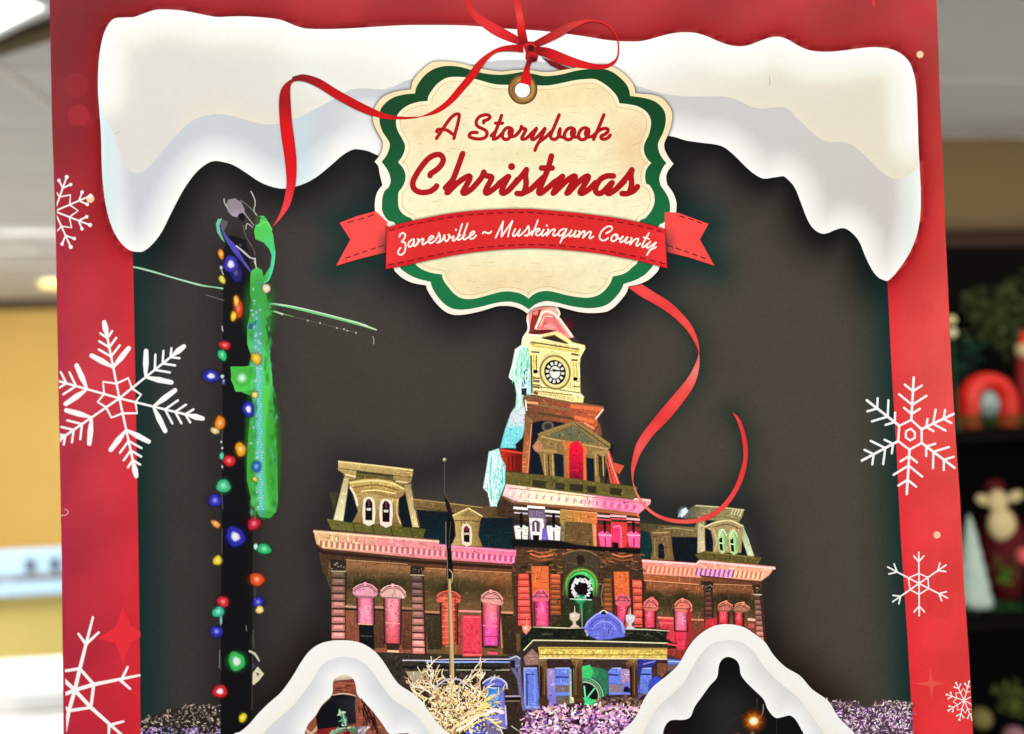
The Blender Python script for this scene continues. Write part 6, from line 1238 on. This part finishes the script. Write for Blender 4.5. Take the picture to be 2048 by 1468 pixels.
write('place_lettering', zO, [
 [(20,305),(60,285),(110,235)], [(188,76),(150,180),(98,300)], [(105,262),(160,214),(205,198),(212,222),(168,252),(160,285),(194,300),(244,260)],
 [(240,262),(275,214)], [(275,214),(244,280),(262,302),(318,255)], [(332,212),(345,218),(318,302)], [(322,300),(380,230),(424,206),(436,222),(410,282),(430,305),(474,278)],
 [(608,206),(552,208),(502,240),(490,288),(518,305),(562,268),(602,226)], [(602,226),(560,310),(532,370),(516,402)], [(536,345),(600,310),(660,258)],
 [(648,270),(682,222)], [(682,222),(646,290),(664,315),(712,280),(744,230)], [(744,228),(718,300),(734,320),(784,285)], [(786,240),(802,244),(775,322)], [(780,320),(830,256),(868,234),(872,260),(846,334)], [(852,332),(906,270),(950,242),(966,262),(942,322),(956,342),(1002,314)],
 [(1186,268),(1240,240),(1276,200),(1252,166),(1192,176),(1120,240),(1090,320),(1114,364),(1164,371),(1216,336)],
 [(1348,290),(1312,284),(1272,320),(1262,365),(1290,385),(1334,360),(1356,312),(1340,285)], [(1330,300),(1346,340),(1392,345),(1420,322)], [(1434,314),(1392,370),(1402,400),(1452,370),(1496,322)], [(1502,324),(1470,388),(1484,412),(1530,386)],
 [(1552,334),(1560,350),(1534,428)], [(1540,430),(1600,362),(1652,346),(1656,370),(1626,430),(1642,450),(1686,418)], [(1812,268),(1768,340),(1722,430),(1714,466),(1746,464),(1794,420)], [(1736,326),(1812,348)],
 [(1832,390),(1782,450),(1794,482),(1852,444),(1912,402)], [(1916,402),(1860,480),(1812,540),(1786,582)], [(1822,510),(1880,490),(1916,468)]], 3.3, WC, tag_o, dots=[((320,155), 2.1)])
# grommet
gm = Ink(1, detail=0)
GC = (1045.5, 178.5)
gm.blob(GC, 29.5, 30.5, [(0, (90,60,30)), (.62, (88,56,26)), (.68, (116,80,44)), (.8, (150,108,60)), (.9, (112,72,34)), (1, (74,42,18))], seg=40)
gm.blob((GC[0]+3, GC[1]-1), 22, 25, [(0, (170,128,66)), (.7, (170,128,66)), (.85, (176,136,72)), (1, (140,98,50))], seg=36)
gm.disc(GC, 17.5, (112,74,32)); gm.build('brass_grommet', tag_o)
gw = Ink(0); gw.disc((1045, 180), 15.2, (246,250,252)); gw.build('tag_hole', tag_o)

# printed ribbon and bow --------------------------------------------------------
rb = Ink(4)
R1, R2, R3 = (222,22,26), (186,12,20), (236,46,44)
rb.poly(zB([(1490,290),(1560,318),(1640,350),(1590,358),(1540,335)]), (120,14,22))
rb.band(zB([(1095,-60),(1098,0),(1130,80),(1180,130),(1250,180),(1330,215),(1400,235)]), zB([(1128,-60),(1135,20),(1160,60),(1210,95),(1290,140),(1370,185),(1420,215)]), [(196,48,54), (214,44,50), (226,52,54), (226,50,50), (214,34,38), (150,16,24)])
rb.band(zB([(1330,-60),(1355,40),(1365,110),(1370,180),(1385,225)]), zB([(1370,-60),(1390,40),(1405,110),(1415,170),(1425,220)]), [(206,50,56), (216,46,50), (240,74,70), (216,30,36), (130,10,18)])
rb.band(zB([(1450,215),(1520,175),(1600,130),(1680,104),(1760,100),(1830,122),(1878,175),(1890,235),(1887,290),(1862,330),(1800,352)]), zB([(1470,242),(1540,212),(1600,182),(1680,134),(1750,110),(1825,130),(1870,180),(1883,235),(1878,290),(1850,318),(1800,340)]), [(150,14,20), (200,36,40), (190,56,58), (224,60,60), (226,40,44), (222,40,44), (216,20,28), (200,10,20), (222,16,24)])
rb.band(zB([(1450,238),(1530,245),(1620,280),(1700,310),(1780,328),(1860,326)]), zB([(1450,272),(1510,292),(1570,320),(1640,340),(1720,352),(1820,352),(1858,332)]), [(120,10,18), (206,24,30), (226,34,38), (218,22,28), (206,10,20)])
rb.band(zB([(1400,225),(1300,235),(1230,265),(1160,320),(1110,390),(1060,450),(1000,520),(930,570),(872,596)]), zB([(1400,268),(1330,262),(1260,270),(1205,320),(1160,390),(1100,460),(1035,530),(960,580),(872,600)]), [(170,14,22), (214,22,28), (226,30,32), (206,22,26), (214,16,22), (222,14,20), (216,12,18), (196,10,18)])
rb.band(zB([(872,596),(780,597),(700,585),(620,550),(540,510),(450,460),(370,410),(320,390),(268,380),(218,393)]), zB([(872,601),(800,611),(700,609),(620,592),(530,555),(430,500),(360,455),(300,425),(250,412),(208,420)]), [(200,8,16), (206,6,14), (226,8,18), (206,10,18), (196,8,16), (204,10,18), (190,8,16), (150,18,26), (120,24,30)])
rb.band(zB([(262,384),(200,412),(162,450),(148,510),(150,600),(160,700),(175,800),(185,900),(185,960),(170,1040),(145,1110),(117,1158)]), zB([(262,412),(218,418),(206,450),(208,520),(215,620),(228,720),(238,820),(236,920),(225,980),(205,1050),(165,1110),(118,1160)]), [(130,16,24), (176,10,20), (168,10,20), (216,14,22), (226,10,20), (222,12,22), (228,14,26), (238,52,62), (244,70,76), (240,76,80)])
kn = zB([(1398,225),(1425,212),(1450,212),(1466,235),(1462,262),(1476,285),(1470,312),(1432,322),(1410,300),(1412,268)])
rb.poly(kn, (166,16,22)); rb.poly(zB([(1425,225),(1455,235),(1452,262),(1424,262)]), (60,4,10)); rb.stroke(zB([(1408,235),(1440,222),(1462,240)]), 4, (214,40,40)); rb.stroke(zB([(1420,285),(1440,272),(1470,282)]), 4, (200,30,32)); rb.poly(zB([(1432,290),(1468,298),(1462,316),(1436,312)]), (80,6,12))
rb.band(zB([(1418,310),(1400,360),(1386,405),(1382,424)]), zB([(1448,308),(1432,350),(1440,400),(1438,438)]), [(110,8,14), (190,14,22), (222,18,26), (228,20,28)])
ribb = rb.build('red_ribbon', board)
r2 = Ink(4); Q1, Q2 = (248,76,74), (238,60,60)
r2.band(zb([(160,42),(240,98),(330,148),(420,210),(500,290),(545,360),(563,400),(567,436)]), zb([(240,24),(320,75),(400,125),(460,180),(520,250),(555,320),(570,380),(571,436)]), [Q1, Q1, Q2, (250,82,78), Q1, (240,70,70)])
r2.band(zb([(566,430),(550,480),(500,570),(400,690),(300,810),(220,920),(190,1010),(178,1090),(188,1175)]), zb([(572,430),(572,500),(545,600),(480,700),(390,810),(310,890),(240,990),(210,1060),(194,1120),(192,1175)]), [(244,110,104), (250,130,120), (246,84,80), Q1, Q2, Q1, (246,90,90), Q1, (240,90,86)])
r2.band(zb([(188,1168),(205,1230),(240,1290),(300,1350),(380,1388),(460,1402),(560,1398),(650,1365),(730,1305),(790,1220),(830,1130),(850,1030),(850,950),(835,880),(805,800),(763,762)]), zb([(193,1168),(215,1225),(255,1285),(310,1335),(380,1366),(460,1379),(550,1375),(640,1340),(710,1285),(770,1200),(805,1110),(825,1030),(822,950),(808,870),(786,805),(763,762)]), [(240,120,110), (250,140,120), Q1, (250,96,84), (246,64,60), Q1, (240,60,62), Q2, (230,56,58), Q1])
r2.build('red_ribbon', board)
# torn corner of the print
nt_ = Ink(0); nt_.stroke(z4([(243,594),(262,592),(273,582),(268,572),(258,570)]), 1.4, (240,190,190)); nt_.build('paper_tear', board)

# ------------------------------------------------------------------ the room behind (soft focus)
def pmat(name, col, rough=0.6, noise=0.0, scale=20, emit=None, es=0, spec=0.2):
    m = bpy.data.materials.new(name); m.use_nodes = True; nt = m.node_tree; b = nt.nodes['Principled BSDF']
    c = tuple(lin(col)*1.0); b.inputs['Roughness'].default_value = rough; b.inputs['Specular IOR Level'].default_value = spec
    n = nt.nodes.new('ShaderNodeTexNoise'); n.inputs['Scale'].default_value = scale; n.inputs['Detail'].default_value = 4
    tc = nt.nodes.new('ShaderNodeTexCoord'); nt.links.new(tc.outputs['Object'], n.inputs['Vector'])
    r = nt.nodes.new('ShaderNodeValToRGB'); r.color_ramp.elements[0].position = .3; r.color_ramp.elements[1].position = .7
    r.color_ramp.elements[0].color = tuple(v*(1-noise) for v in c)+(1,); r.color_ramp.elements[1].color = tuple(min(1, v*(1+noise)) for v in c)+(1,)
    nt.links.new(n.outputs[0], r.inputs[0]); nt.links.new(r.outputs[0], b.inputs['Base Color'])
    if emit: b.inputs['Emission Color'].default_value = tuple(lin(emit))+(1,); b.inputs['Emission Strength'].default_value = es
    return m
import bmesh
def box_bm(bm, x0, x1, y0, y1, z0, z1, bev=0):
    r = bmesh.ops.create_cube(bm, size=1.0)
    for v in r['verts']: v.co = Vector((x0+(v.co.x+.5)*(x1-x0), y0+(v.co.y+.5)*(y1-y0), z0+(v.co.z+.5)*(z1-z0)))
    if bev: bmesh.ops.bevel(bm, geom=list({e for v in r['verts'] for e in v.link_edges}), offset=bev, segments=2, affect='EDGES')
def fin(bm, name, mat, parent=None, kind=None, org=None, smooth=False, label=None, cat=None):
    o_ = Vector(org) if org is not None else (parent_loc(parent) if parent is not None else Vector((0, 0, 0)))
    for v in bm.verts: v.co -= o_
    me = bpy.data.meshes.new(name); bm.to_mesh(me); bm.free(); me.materials.append(mat)
    if smooth:
        for p in me.polygons: p.use_smooth = True
    o = link(bpy.data.objects.new(name, me), parent)
    if parent is None: o.location = o_
    if kind: o['kind'] = kind
    if label: o['label'] = label
    if cat: o['category'] = cat
    return o
def boxo(name, mat, x0, x1, y0, y1, z0, z1, bev=0, **kw):
    bm = bmesh.new(); box_bm(bm, x0, x1, y0, y1, z0, z1, bev); return fin(bm, name, mat, **kw)
# ceiling, floor and walls
m_ceil = pmat('ceiling_tile', (216,216,214), .8, .04, 3); m_grid = pmat('ceiling_grid', (228,224,220), .6)
m_yel = pmat('yellow_paint', (240,200,112), .7, .03, 2); m_tan = pmat('tan_paint', (150,126,84), .7, .05, 2); m_brn = pmat('brown_paint', (92,68,54), .7, .05, 2)
m_flr = pmat('floor_carpet', (190,188,184), .8, .06, 6); m_wht = pmat('white_paint', (236,236,232), .5, .02, 4)
CZ = 2.5
boxo('ceiling', m_ceil, -7, 6, 1.5, 8.6, CZ, CZ+.1, kind='structure')
boxo('floor', m_flr, -7, 6, -3, 8.6, -.05, 0, kind='structure')
boxo('back_wall', m_yel, -7, 6, 8.0, 8.15, 0, CZ, kind='structure')
boxo('side_wall', m_yel, -7, -6.9, 1.5, 8, 0, CZ, kind='structure')
bm = bmesh.new()
for i in range(12): box_bm(bm, -7, 6, 1.9+i*.6-.012, 1.9+i*.6+.012, CZ-.006, CZ)
for i in range(11): box_bm(bm, -6+i*1.2-.012, -6+i*1.2+.012, 1.5, 8, CZ-.009, CZ-.002)
fin(bm, 'ceiling_grid', m_grid, kind='structure')
# bulkhead on the right with the brown wall band behind it
boxo('bulkhead', m_tan, .9, 6, 3.1, 3.4, at(1960, 432, 3.1).z, CZ, kind='structure')
boxo('bulkhead_soffit', m_brn, .9, 6, 3.42, 3.6, at(1960, 500, 3.45).z, CZ-.02, kind='structure')
# lit ceiling panels
m_lit = pmat('lit_panel', (250,252,250), .4, 0, 5, (250,252,248), 2.6); m_warm = pmat('lit_downlight', (255,240,170), .4, 0, 5, (255,236,150), 1.3)
m_met = pmat('white_metal', (220,222,222), .4, .02, 10)
def panel_light(A, B, wd, lab):
    d = (B-A).normalized(); n = Vector((d.y, -d.x, 0)); n = n if n.y < 0 else -n
    t = thing('ceiling_light', lab, 'ceiling light', (A.x, A.y, CZ-.03))
    def slab(a0, a1, b0, b1, z0, z1, bm):
        P = [A+d*x+n*y for x, y in ((a0, b0), (a1, b0), (a1, b1), (a0, b1))]
        lo = [bm.verts.new((p.x, p.y, z0)) for p in P]; hi = [bm.verts.new((p.x, p.y, z1)) for p in P]
        bm.faces.new(lo); bm.faces.new(hi[::-1])
        for k in range(4): bm.faces.new((lo[k], hi[k], hi[(k+1) % 4], lo[(k+1) % 4]))
    L = (B-A).length
    bm = bmesh.new()
    for q in ((-.02, L+.02, -.02, -.001), (-.02, L+.02, wd+.001, wd+.02), (-.02, -.001, 0, wd), (L+.001, L+.02, 0, wd)): slab(*q, CZ-.03, CZ-.001, bm)
    fin(bm, 'frame', m_met, t)
    bm = bmesh.new(); slab(0, L, 0, wd, CZ-.022, CZ-.003, bm); fin(bm, 'diffuser', m_lit, t)
p = at(0, 0, 1.0)
def on_ceiling(u, v): d = ray(u, v); k = (CZ-CAMZ)/d.z; return CAM+d*k
pa, pb_ = on_ceiling(-140, 112), on_ceiling(92, -8)
panel_light(pa, pb_, .34, 'bright rectangular ceiling light in the top left corner')
q1 = on_ceiling(116, 557)
t = thing('downlight', 'small glowing round light low on the ceiling beside the poster edge', 'ceiling light', (q1.x, q1.y, CZ-.03))
bm = bmesh.new(); bmesh.ops.create_cone(bm, cap_ends=True, segments=28, radius1=.13, radius2=.10, depth=.06, matrix=Matrix.Translation((q1.x, q1.y, CZ-.035))); fin(bm, 'lamp', m_warm, t)
bm = bmesh.new(); bmesh.ops.create_cone(bm, cap_ends=False, segments=28, radius1=.16, radius2=.14, depth=.03, matrix=Matrix.Translation((q1.x, q1.y, CZ-.016))); fin(bm, 'trim_ring', m_met, t)
# dark duct line across ceiling on the left, crown moulding
m_dk = pmat('dark_trim', (92,78,56), .6, .05, 8)
pa, pb_ = on_ceiling(-60, 100), on_ceiling(110, 44)
bm = bmesh.new(); d = (pb_-pa).normalized(); n = Vector((-d.y, d.x, 0))*.022; a = pa-d*.8; b = pb_+d*1.2
vs = [bm.verts.new(v) for v in (a-n, b-n, b+n, a+n)]; vs2 = [bm.verts.new(v.co-Vector((0, 0, .03))) for v in vs]
bm.faces.new(vs); bm.faces.new(vs2[::-1])
for i in range(4): bm.faces.new((vs[i], vs[(i+1) % 4], vs2[(i+1) % 4], vs2[i]))
fin(bm, 'ceiling_rail', m_dk, org=pa, label='dark rail running across the ceiling at upper left', cat='rail')
boxo('crown_moulding', m_dk, -7, 6, 7.93, 8.0, CZ-.10, CZ-.002, kind='structure')
# left: railing with two white bars, white cabinet
YR = 5.0
m_bar = pmat('pale_blue_rail', (164,192,212), .4, .03, 6); m_or = pmat('orange_panel', (206,140,44), .7, .05, 5); m_ol = pmat('olive_paint', (186,166,96), .7, .05, 2); m_gry = pmat('grey_fitting', (84,94,96), .5, .05, 5)
zz = lambda v: at(40, v, YR).z
rx0, rx1 = at(-300, 1100, YR).x, at(330, 1100, YR).x
t = thing('wall_rail', 'pale blue double rail standing in front of the yellow wall at left', 'rail', (rx0, YR, 0))
bm = bmesh.new(); box_bm(bm, rx0, rx1, YR-.03, YR+.03, zz(1150), zz(1100), .008); fin(bm, 'upper_bar', m_bar, t)
bm = bmesh.new(); box_bm(bm, rx0, rx1, YR-.03, YR+.03, zz(1190), zz(1162), .008); fin(bm, 'lower_bar', m_bar, t)
bm = bmesh.new(); box_bm(bm, rx0, rx1, YR+.05, YR+.07, zz(1370), zz(1190)); fin(bm, 'infill_panel', m_ol, t)
bm = bmesh.new(); box_bm(bm, at(10, 1, YR).x, at(118, 1, YR).x, YR+.02, YR+.04, zz(1164), zz(1148)); fin(bm, 'orange_strip', m_or, t)
for u in (48, 96): bm = bmesh.new(); box_bm(bm, at(u-10, 1, YR).x, at(u+10, 1, YR).x, YR-.045, YR-.032, zz(1140), zz(1118), .003); fin(bm, 'bracket', m_gry, t)
for u in (-250, 300): bm = bmesh.new(); xx = at(u, 1100, YR).x; box_bm(bm, xx-.03, xx+.03, YR-.02, YR+.02, 0, zz(1185)); fin(bm, 'post', m_bar, t)
YC = 4.2; zc_ = lambda v: at(40, v, YC).z; cx0, cx1 = at(-260, 1400, YC).x, at(300, 1400, YC).x
t = thing('white_cabinet', 'white cabinet with a small brown opening below the rail at lower left', 'cabinet', (cx0, YC, 0))
bm = bmesh.new(); box_bm(bm, cx0, cx1, YC, YC+.5, 0, zc_(1378), .01); fin(bm, 'body', m_wht, t)
bm = bmesh.new(); box_bm(bm, at(6, 1, YC).x, at(36, 1, YC).x, YC-.012, YC-.002, zc_(1466), zc_(1434)); fin(bm, 'opening', m_brn, t)
bm = bmesh.new(); box_bm(bm, at(8, 1, YC).x, at(110, 1, YC).x, YC-.02, YC-.004, zc_(1400), zc_(1388)); fin(bm, 'handle_rail', m_met, t)

# right: black display shelves with Christmas ornaments
YS = 1.55
m_blk = pmat('black_shelf', (11,9,9), .7, .15, 6, spec=.05)
zs = lambda v, y=YS: at(1980, v, y).z
sx0 = at(1700, 800, YS).x; sx1 = at(2700, 800, YS).x
t = thing('display_shelf', 'tall black display shelving filled with Christmas ornaments', 'shelf', (sx0, YS, 0))
bm = bmesh.new(); box_bm(bm, sx0, sx1, YS+.36, YS+.38, 0, zs(492, YS+.36)); fin(bm, 'back_panel', m_blk, t)
SH = {}
for v in (862, 1240, 1640):
    bm = bmesh.new(); z = zs(v); SH[v] = z; box_bm(bm, sx0+.021, sx1-.021, YS, YS+.358, z-.022, z, .002); fin(bm, 'shelf_board', m_blk, t)
for a in (sx0, sx1-.02): bm = bmesh.new(); box_bm(bm, a, a+.02, YS, YS+.358, 0, zs(520)); fin(bm, 'side_panel', m_blk, t)
def px2(u, v, y): return at(u, v, y)
m_gn = [pmat('pine_green', (46,92,44), .7, .3, 40), pmat('moss_green', (98,112,50), .7, .3, 40), pmat('dark_green', (26,66,46), .7, .3, 40), pmat('bright_green', (84,150,54), .7, .2, 40)]
def foliage(name, lab, cat, spots, mat, z0=None):
    grp = {'pine_branch': 'pine sprigs on the display shelf', 'pine_garland': 'green garlands along the shelf fronts'}.get(name)
    bm = bmesh.new(); loc = px2(spots[0][0], spots[0][1], spots[0][3])
    for (u, v, r, y, n) in spots:
        c = px2(u, v, y); R = r/FPX*y
        for _ in range(n):
            d = Vector((random.gauss(0, 1), random.gauss(0, 1)*.6, random.gauss(0, 1))).normalized()*R*random.uniform(.1, 1)
            p = c+d; a = Vector((random.gauss(0, 1), random.gauss(0, 1), random.gauss(0, 1)+.4)).normalized(); L = R*random.uniform(.25, .5); s = a.cross(Vector((random.gauss(0, 1), random.gauss(0, 1), random.gauss(0, 1)))).normalized()*L*.22
            vs = [bm.verts.new(x) for x in (p, p+a*L*.5+s, p+a*L, p+a*L*.5-s)]; bm.faces.new(vs)
    o = fin(bm, name, mat, org=loc, label=lab, cat=cat)
    if grp: o['group'] = grp
    return o
ys = YS+.14
foliage('pine_branch', 'olive green pine sprays spreading against the black back of the upper shelf', 'greenery', [(2005,620,60,ys+.1,140),(2060,580,50,ys+.12,90),(1985,670,50,ys+.08,80),(2040,690,46,ys+.05,90),(1950,610,40,ys+.1,60)], pmat('olive_pine', (74,84,42), .8, .3, 40))
foliage('pine_branch', 'dark green bushy sprig left of the red arch on the upper shelf', 'greenery', [(1935,700,34,ys+.04,110),(1925,735,26,ys,70)], m_gn[2])
foliage('pine_garland', 'low green garland lying along the front of the upper shelf', 'greenery', [(1915+i*22, 842, 20, YS+.05, 60) for i in range(11)], pmat('garland_green', (60,92,36), .8, .3, 40))
foliage('pine_garland', 'green leafy garland lying along the middle shelf beside the white cone tree', 'greenery', [(1935+i*20, 1218, 20, YS+.05, 46) for i in range(11)]+[(1938,1190,18,YS+.08,30)], m_gn[0])
foliage('leaf_cluster', 'bright green leaf cluster in front of the red oval plaque', 'greenery', [(2012,1150,26,YS+.06,60),(1998,1125,14,YS+.06,24),(2034,1120,16,YS+.08,30)], m_gn[3])
foliage('pine_branch', 'olive round sprig standing at the bottom of the right edge', 'greenery', [(2030,1405,40,YS+.1,150)], m_gn[1])
def lathe(bm, c, prof, seg=24):
    rings = []
    for r, z in prof:
        rings.append([bm.verts.new((c[0]+r*math.cos(2*math.pi*k/seg), c[1]+r*math.sin(2*math.pi*k/seg), c[2]+z)) for k in range(seg)])
    for a, b in zip(rings, rings[1:]):
        for k in range(seg): bm.faces.new((a[k], a[(k+1) % seg], b[(k+1) % seg], b[k]))
    bm.faces.new(rings[0][::-1]); bm.faces.new(rings[-1])
# red arch decoration
y = YS+.10; c = px2(1974, 800, y); kx = y/FPX
t = thing('red_arch_ornament', 'thick red arch ornament with a pale glass egg standing inside it', 'ornament', (c.x, y, SH[862]))
bm = bmesh.new(); N_ = 28; rings = []
base = SH[862]+.001; zc0 = c.z
for i in range(N_+1):
    a = math.pi*i/N_; R = 44*kx; rt = 20*kx
    if i == 0 or i == N_: pass
    cx = c.x+R*math.cos(a)*1.02; cz = zc0-.003+R*.98*math.sin(a)
    rings.append([bm.verts.new((cx+rt*math.cos(b)*math.cos(a), y+rt*1.3*math.sin(b), cz+rt*math.cos(b)*math.sin(a))) for b in np.linspace(0, 2*math.pi, 13)[:-1]])
low = [[bm.verts.new((v.co.x, v.co.y, base)) for v in rings[0]], [bm.verts.new((v.co.x, v.co.y, base)) for v in rings[-1]]]
rings = [low[0]]+rings+[low[1]]
for a, b in zip(rings, rings[1:]):
    for k in range(12): bm.faces.new((a[k], a[(k+1) % 12], b[(k+1) % 12], b[k]))
bmesh.ops.recalc_face_normals(bm, faces=bm.faces)
m_red = pmat('red_gloss', (232,38,22), .35, .12, 30, spec=.5); fin(bm, 'arch', m_red, t, smooth=True)
bm = bmesh.new(); e = px2(1976, 806, y); bmesh.ops.create_uvsphere(bm, u_segments=20, v_segments=14, radius=1, matrix=Matrix.Translation((e.x, y, e.z-.004))@Matrix.Diagonal((23*kx, 20*kx, 32*kx, 1))); fin(bm, 'glass_egg', pmat('pale_glass', (150,176,170), .25, .3, 30, spec=.6), t, smooth=True)
bm = bmesh.new(); box_bm(bm, c.x-62*kx, c.x-26*kx, y-.012, y+.02, base, base+14*kx, .002); fin(bm, 'foot', pmat('pink_red', (196,84,74), .5, .1, 20), t)
# santa-like figure, half in frame
y = YS+.12; kx = y/FPX; c = px2(2052, 700, y)
t = thing('red_figurine', 'red robed figurine with round cream head at the right edge of the upper shelf', 'figurine', (c.x, y, SH[862]))
bm = bmesh.new(); lathe(bm, (c.x, y, SH[862]), [(26*kx, 0), (28*kx, .02), (24*kx, .06), (21*kx, c.z-SH[862]-22*kx), (8*kx, c.z-SH[862]-16*kx)]); fin(bm, 'robe', pmat('dull_red', (150,40,40), .6, .15, 30), t, smooth=True)
bm = bmesh.new(); bmesh.ops.create_uvsphere(bm, u_segments=18, v_segments=12, radius=22*kx, matrix=Matrix.Translation((c.x, y, c.z))); fin(bm, 'head', pmat('cream', (226,196,150), .6, .06, 20), t, smooth=True)
bm = bmesh.new(); lathe(bm, (c.x, y, c.z+14*kx), [(17*kx, 0), (13*kx, 12*kx), (3*kx, 30*kx)]); fin(bm, 'cap', m_red, t, smooth=True)
# small bell ornament peeking out beside the board
y = YS+.05; kx = y/FPX; c = px2(1903, 648, y)
t = thing('gold_ornament', 'small pale gold double ball ornament peeking out beside the poster edge', 'ornament', (c.x, y, SH[862]))
bm = bmesh.new(); bmesh.ops.create_uvsphere(bm, u_segments=16, v_segments=10, radius=10*kx, matrix=Matrix.Translation((c.x, y, px2(1900,640,y).z))); fin(bm, 'upper_ball', pmat('gold_cream', (226,216,150), .3, .1, 20, spec=.5), t, smooth=True)
bm = bmesh.new(); bmesh.ops.create_uvsphere(bm, u_segments=16, v_segments=10, radius=11*kx, matrix=Matrix.Translation((c.x, y, px2(1900,666,y).z))); fin(bm, 'lower_ball', pmat('gold_cream', (226,216,170), .3, .1, 20, spec=.5), t, smooth=True)
bm = bmesh.new(); lathe(bm, (c.x, y, SH[862]), [(9*kx, 0), (4*kx, .01), (3*kx, px2(1900,672,y).z-SH[862])]); fin(bm, 'stand', m_gn[2], t)
# red plaque with cream figure
y = YS+.14; kx = y/FPX
def ell_slab(bm, u, v, ru, rv, y0, y1, seg=32):
    c = px2(u, v, y); f = []; b = []
    for k in range(seg):
        a = 2*math.pi*k/seg; f.append(bm.verts.new((c.x+ru*kx*math.cos(a), y0, c.z+rv*kx*math.sin(a)))); b.append(bm.verts.new((c.x+ru*.94*kx*math.cos(a), y1, c.z+rv*.94*kx*math.sin(a))))
    bm.faces.new(f); bm.faces.new(b[::-1])
    for k in range(seg): bm.faces.new((f[k], b[k], b[(k+1) % seg], f[(k+1) % seg]))
c = px2(2001, 1040, y)
t = thing('reindeer_figurine', 'cream antlered figure with a rounded belly in a dark red robe on the middle shelf', 'figurine', (c.x, y, SH[1240]))
m_dr = pmat('dark_red', (92,16,20), .7, .15, 20); m_cr = pmat('cream_felt', (222,200,146), .8, .06, 20)
bm = bmesh.new(); lathe(bm, (c.x, y, SH[1240]), [(30*kx, 0), (32*kx, .03), (44*kx, .085), (44*kx, .15), (30*kx, .19), (14*kx, .215)]); fin(bm, 'robe', m_dr, t, smooth=True)
def sph(u, v, ru, rv, yy, rot=0, dp=.6):
    bm = bmesh.new(); cc = px2(u, v, yy); k2 = yy/FPX
    bmesh.ops.create_uvsphere(bm, u_segments=20, v_segments=14, radius=1, matrix=Matrix.Translation(cc)@Matrix.Rotation(rot, 4, 'Y')@Matrix.Diagonal((ru*k2, min(ru, rv)*dp*k2, rv*k2, 1))); return bm
fin(sph(2003, 1049, 31, 36, y-.03), 'belly', m_cr, t, smooth=True); fin(sph(1995, 1003, 22, 26, y-.02), 'head', m_cr, t, smooth=True); fin(sph(1990, 974, 22, 18, y), 'hat', m_dr, t, smooth=True)
for (u, v, rr) in ((1968, 1000, .35), (2030, 993, -.35)): fin(sph(u, v, 20, 12, y-.01, rr), 'antler', m_cr, t, smooth=True)
# white cone tree
y = YS+.07; kx = y/FPX; c = px2(1950, 1200, y); topz = px2(1946, 1028, y).z
t = thing('cone_tree', 'pale white cone tree standing on the middle shelf beside the poster edge', 'ornament', (c.x, y, SH[1240]))
bm = bmesh.new(); H_ = topz-SH[1240]; prof = [(38*kx, .012)]
for i in range(1, 13): tt = i/12; prof.append((38*kx*(1-tt)**.8*(1.0 if i % 2 else .93)+.001, .012+(H_-.012)*tt))
lathe(bm, (c.x-.004, y, SH[1240]), prof, 28); fin(bm, 'foliage', pmat('frosted_white', (186,206,190), .8, .1, 60), t, smooth=True)
bm = bmesh.new(); lathe(bm, (c.x-.004, y, SH[1240]), [(16*kx, 0), (14*kx, .0115)]); fin(bm, 'base', m_dk, t)
# pink ball, bottom pieces
y = YS+.08; kx = y/FPX
def ball(u, v, r, mat, lab, yy, shelfz):
    c = px2(u, v, yy); k2 = yy/FPX; t = thing('ball_ornament', lab, 'ornament', (c.x, yy, shelfz), 'ball ornaments on the display shelf')
    bm = bmesh.new(); bmesh.ops.create_uvsphere(bm, u_segments=20, v_segments=14, radius=r*k2, matrix=Matrix.Translation(c)); fin(bm, 'ball', mat, t, smooth=True)
    bm = bmesh.new(); lathe(bm, (c.x, yy, shelfz), [(r*.5*k2, 0), (r*.25*k2, .006), (r*.2*k2, max(.01, c.z-shelfz-r*.9*k2))]); fin(bm, 'stand', m_blk, t)
ball(2050, 1112, 19, pmat('pink_glass', (226,92,92), .3, .1, 20, spec=.5), 'coral pink ball cut by the right edge beside the green leaves', YS+.04, SH[1240])
ball(1962, 1436, 22, pmat('khaki_glass', (120,110,60), .5, .1, 20), 'khaki ball at the bottom right beside the poster corner', YS+.05, SH[1640])
ball(2030, 1476, 24, pmat('mauve_glass', (160,110,120), .4, .1, 20), 'mauve ball at the very bottom right below the olive sprig', YS+.03, SH[1640])
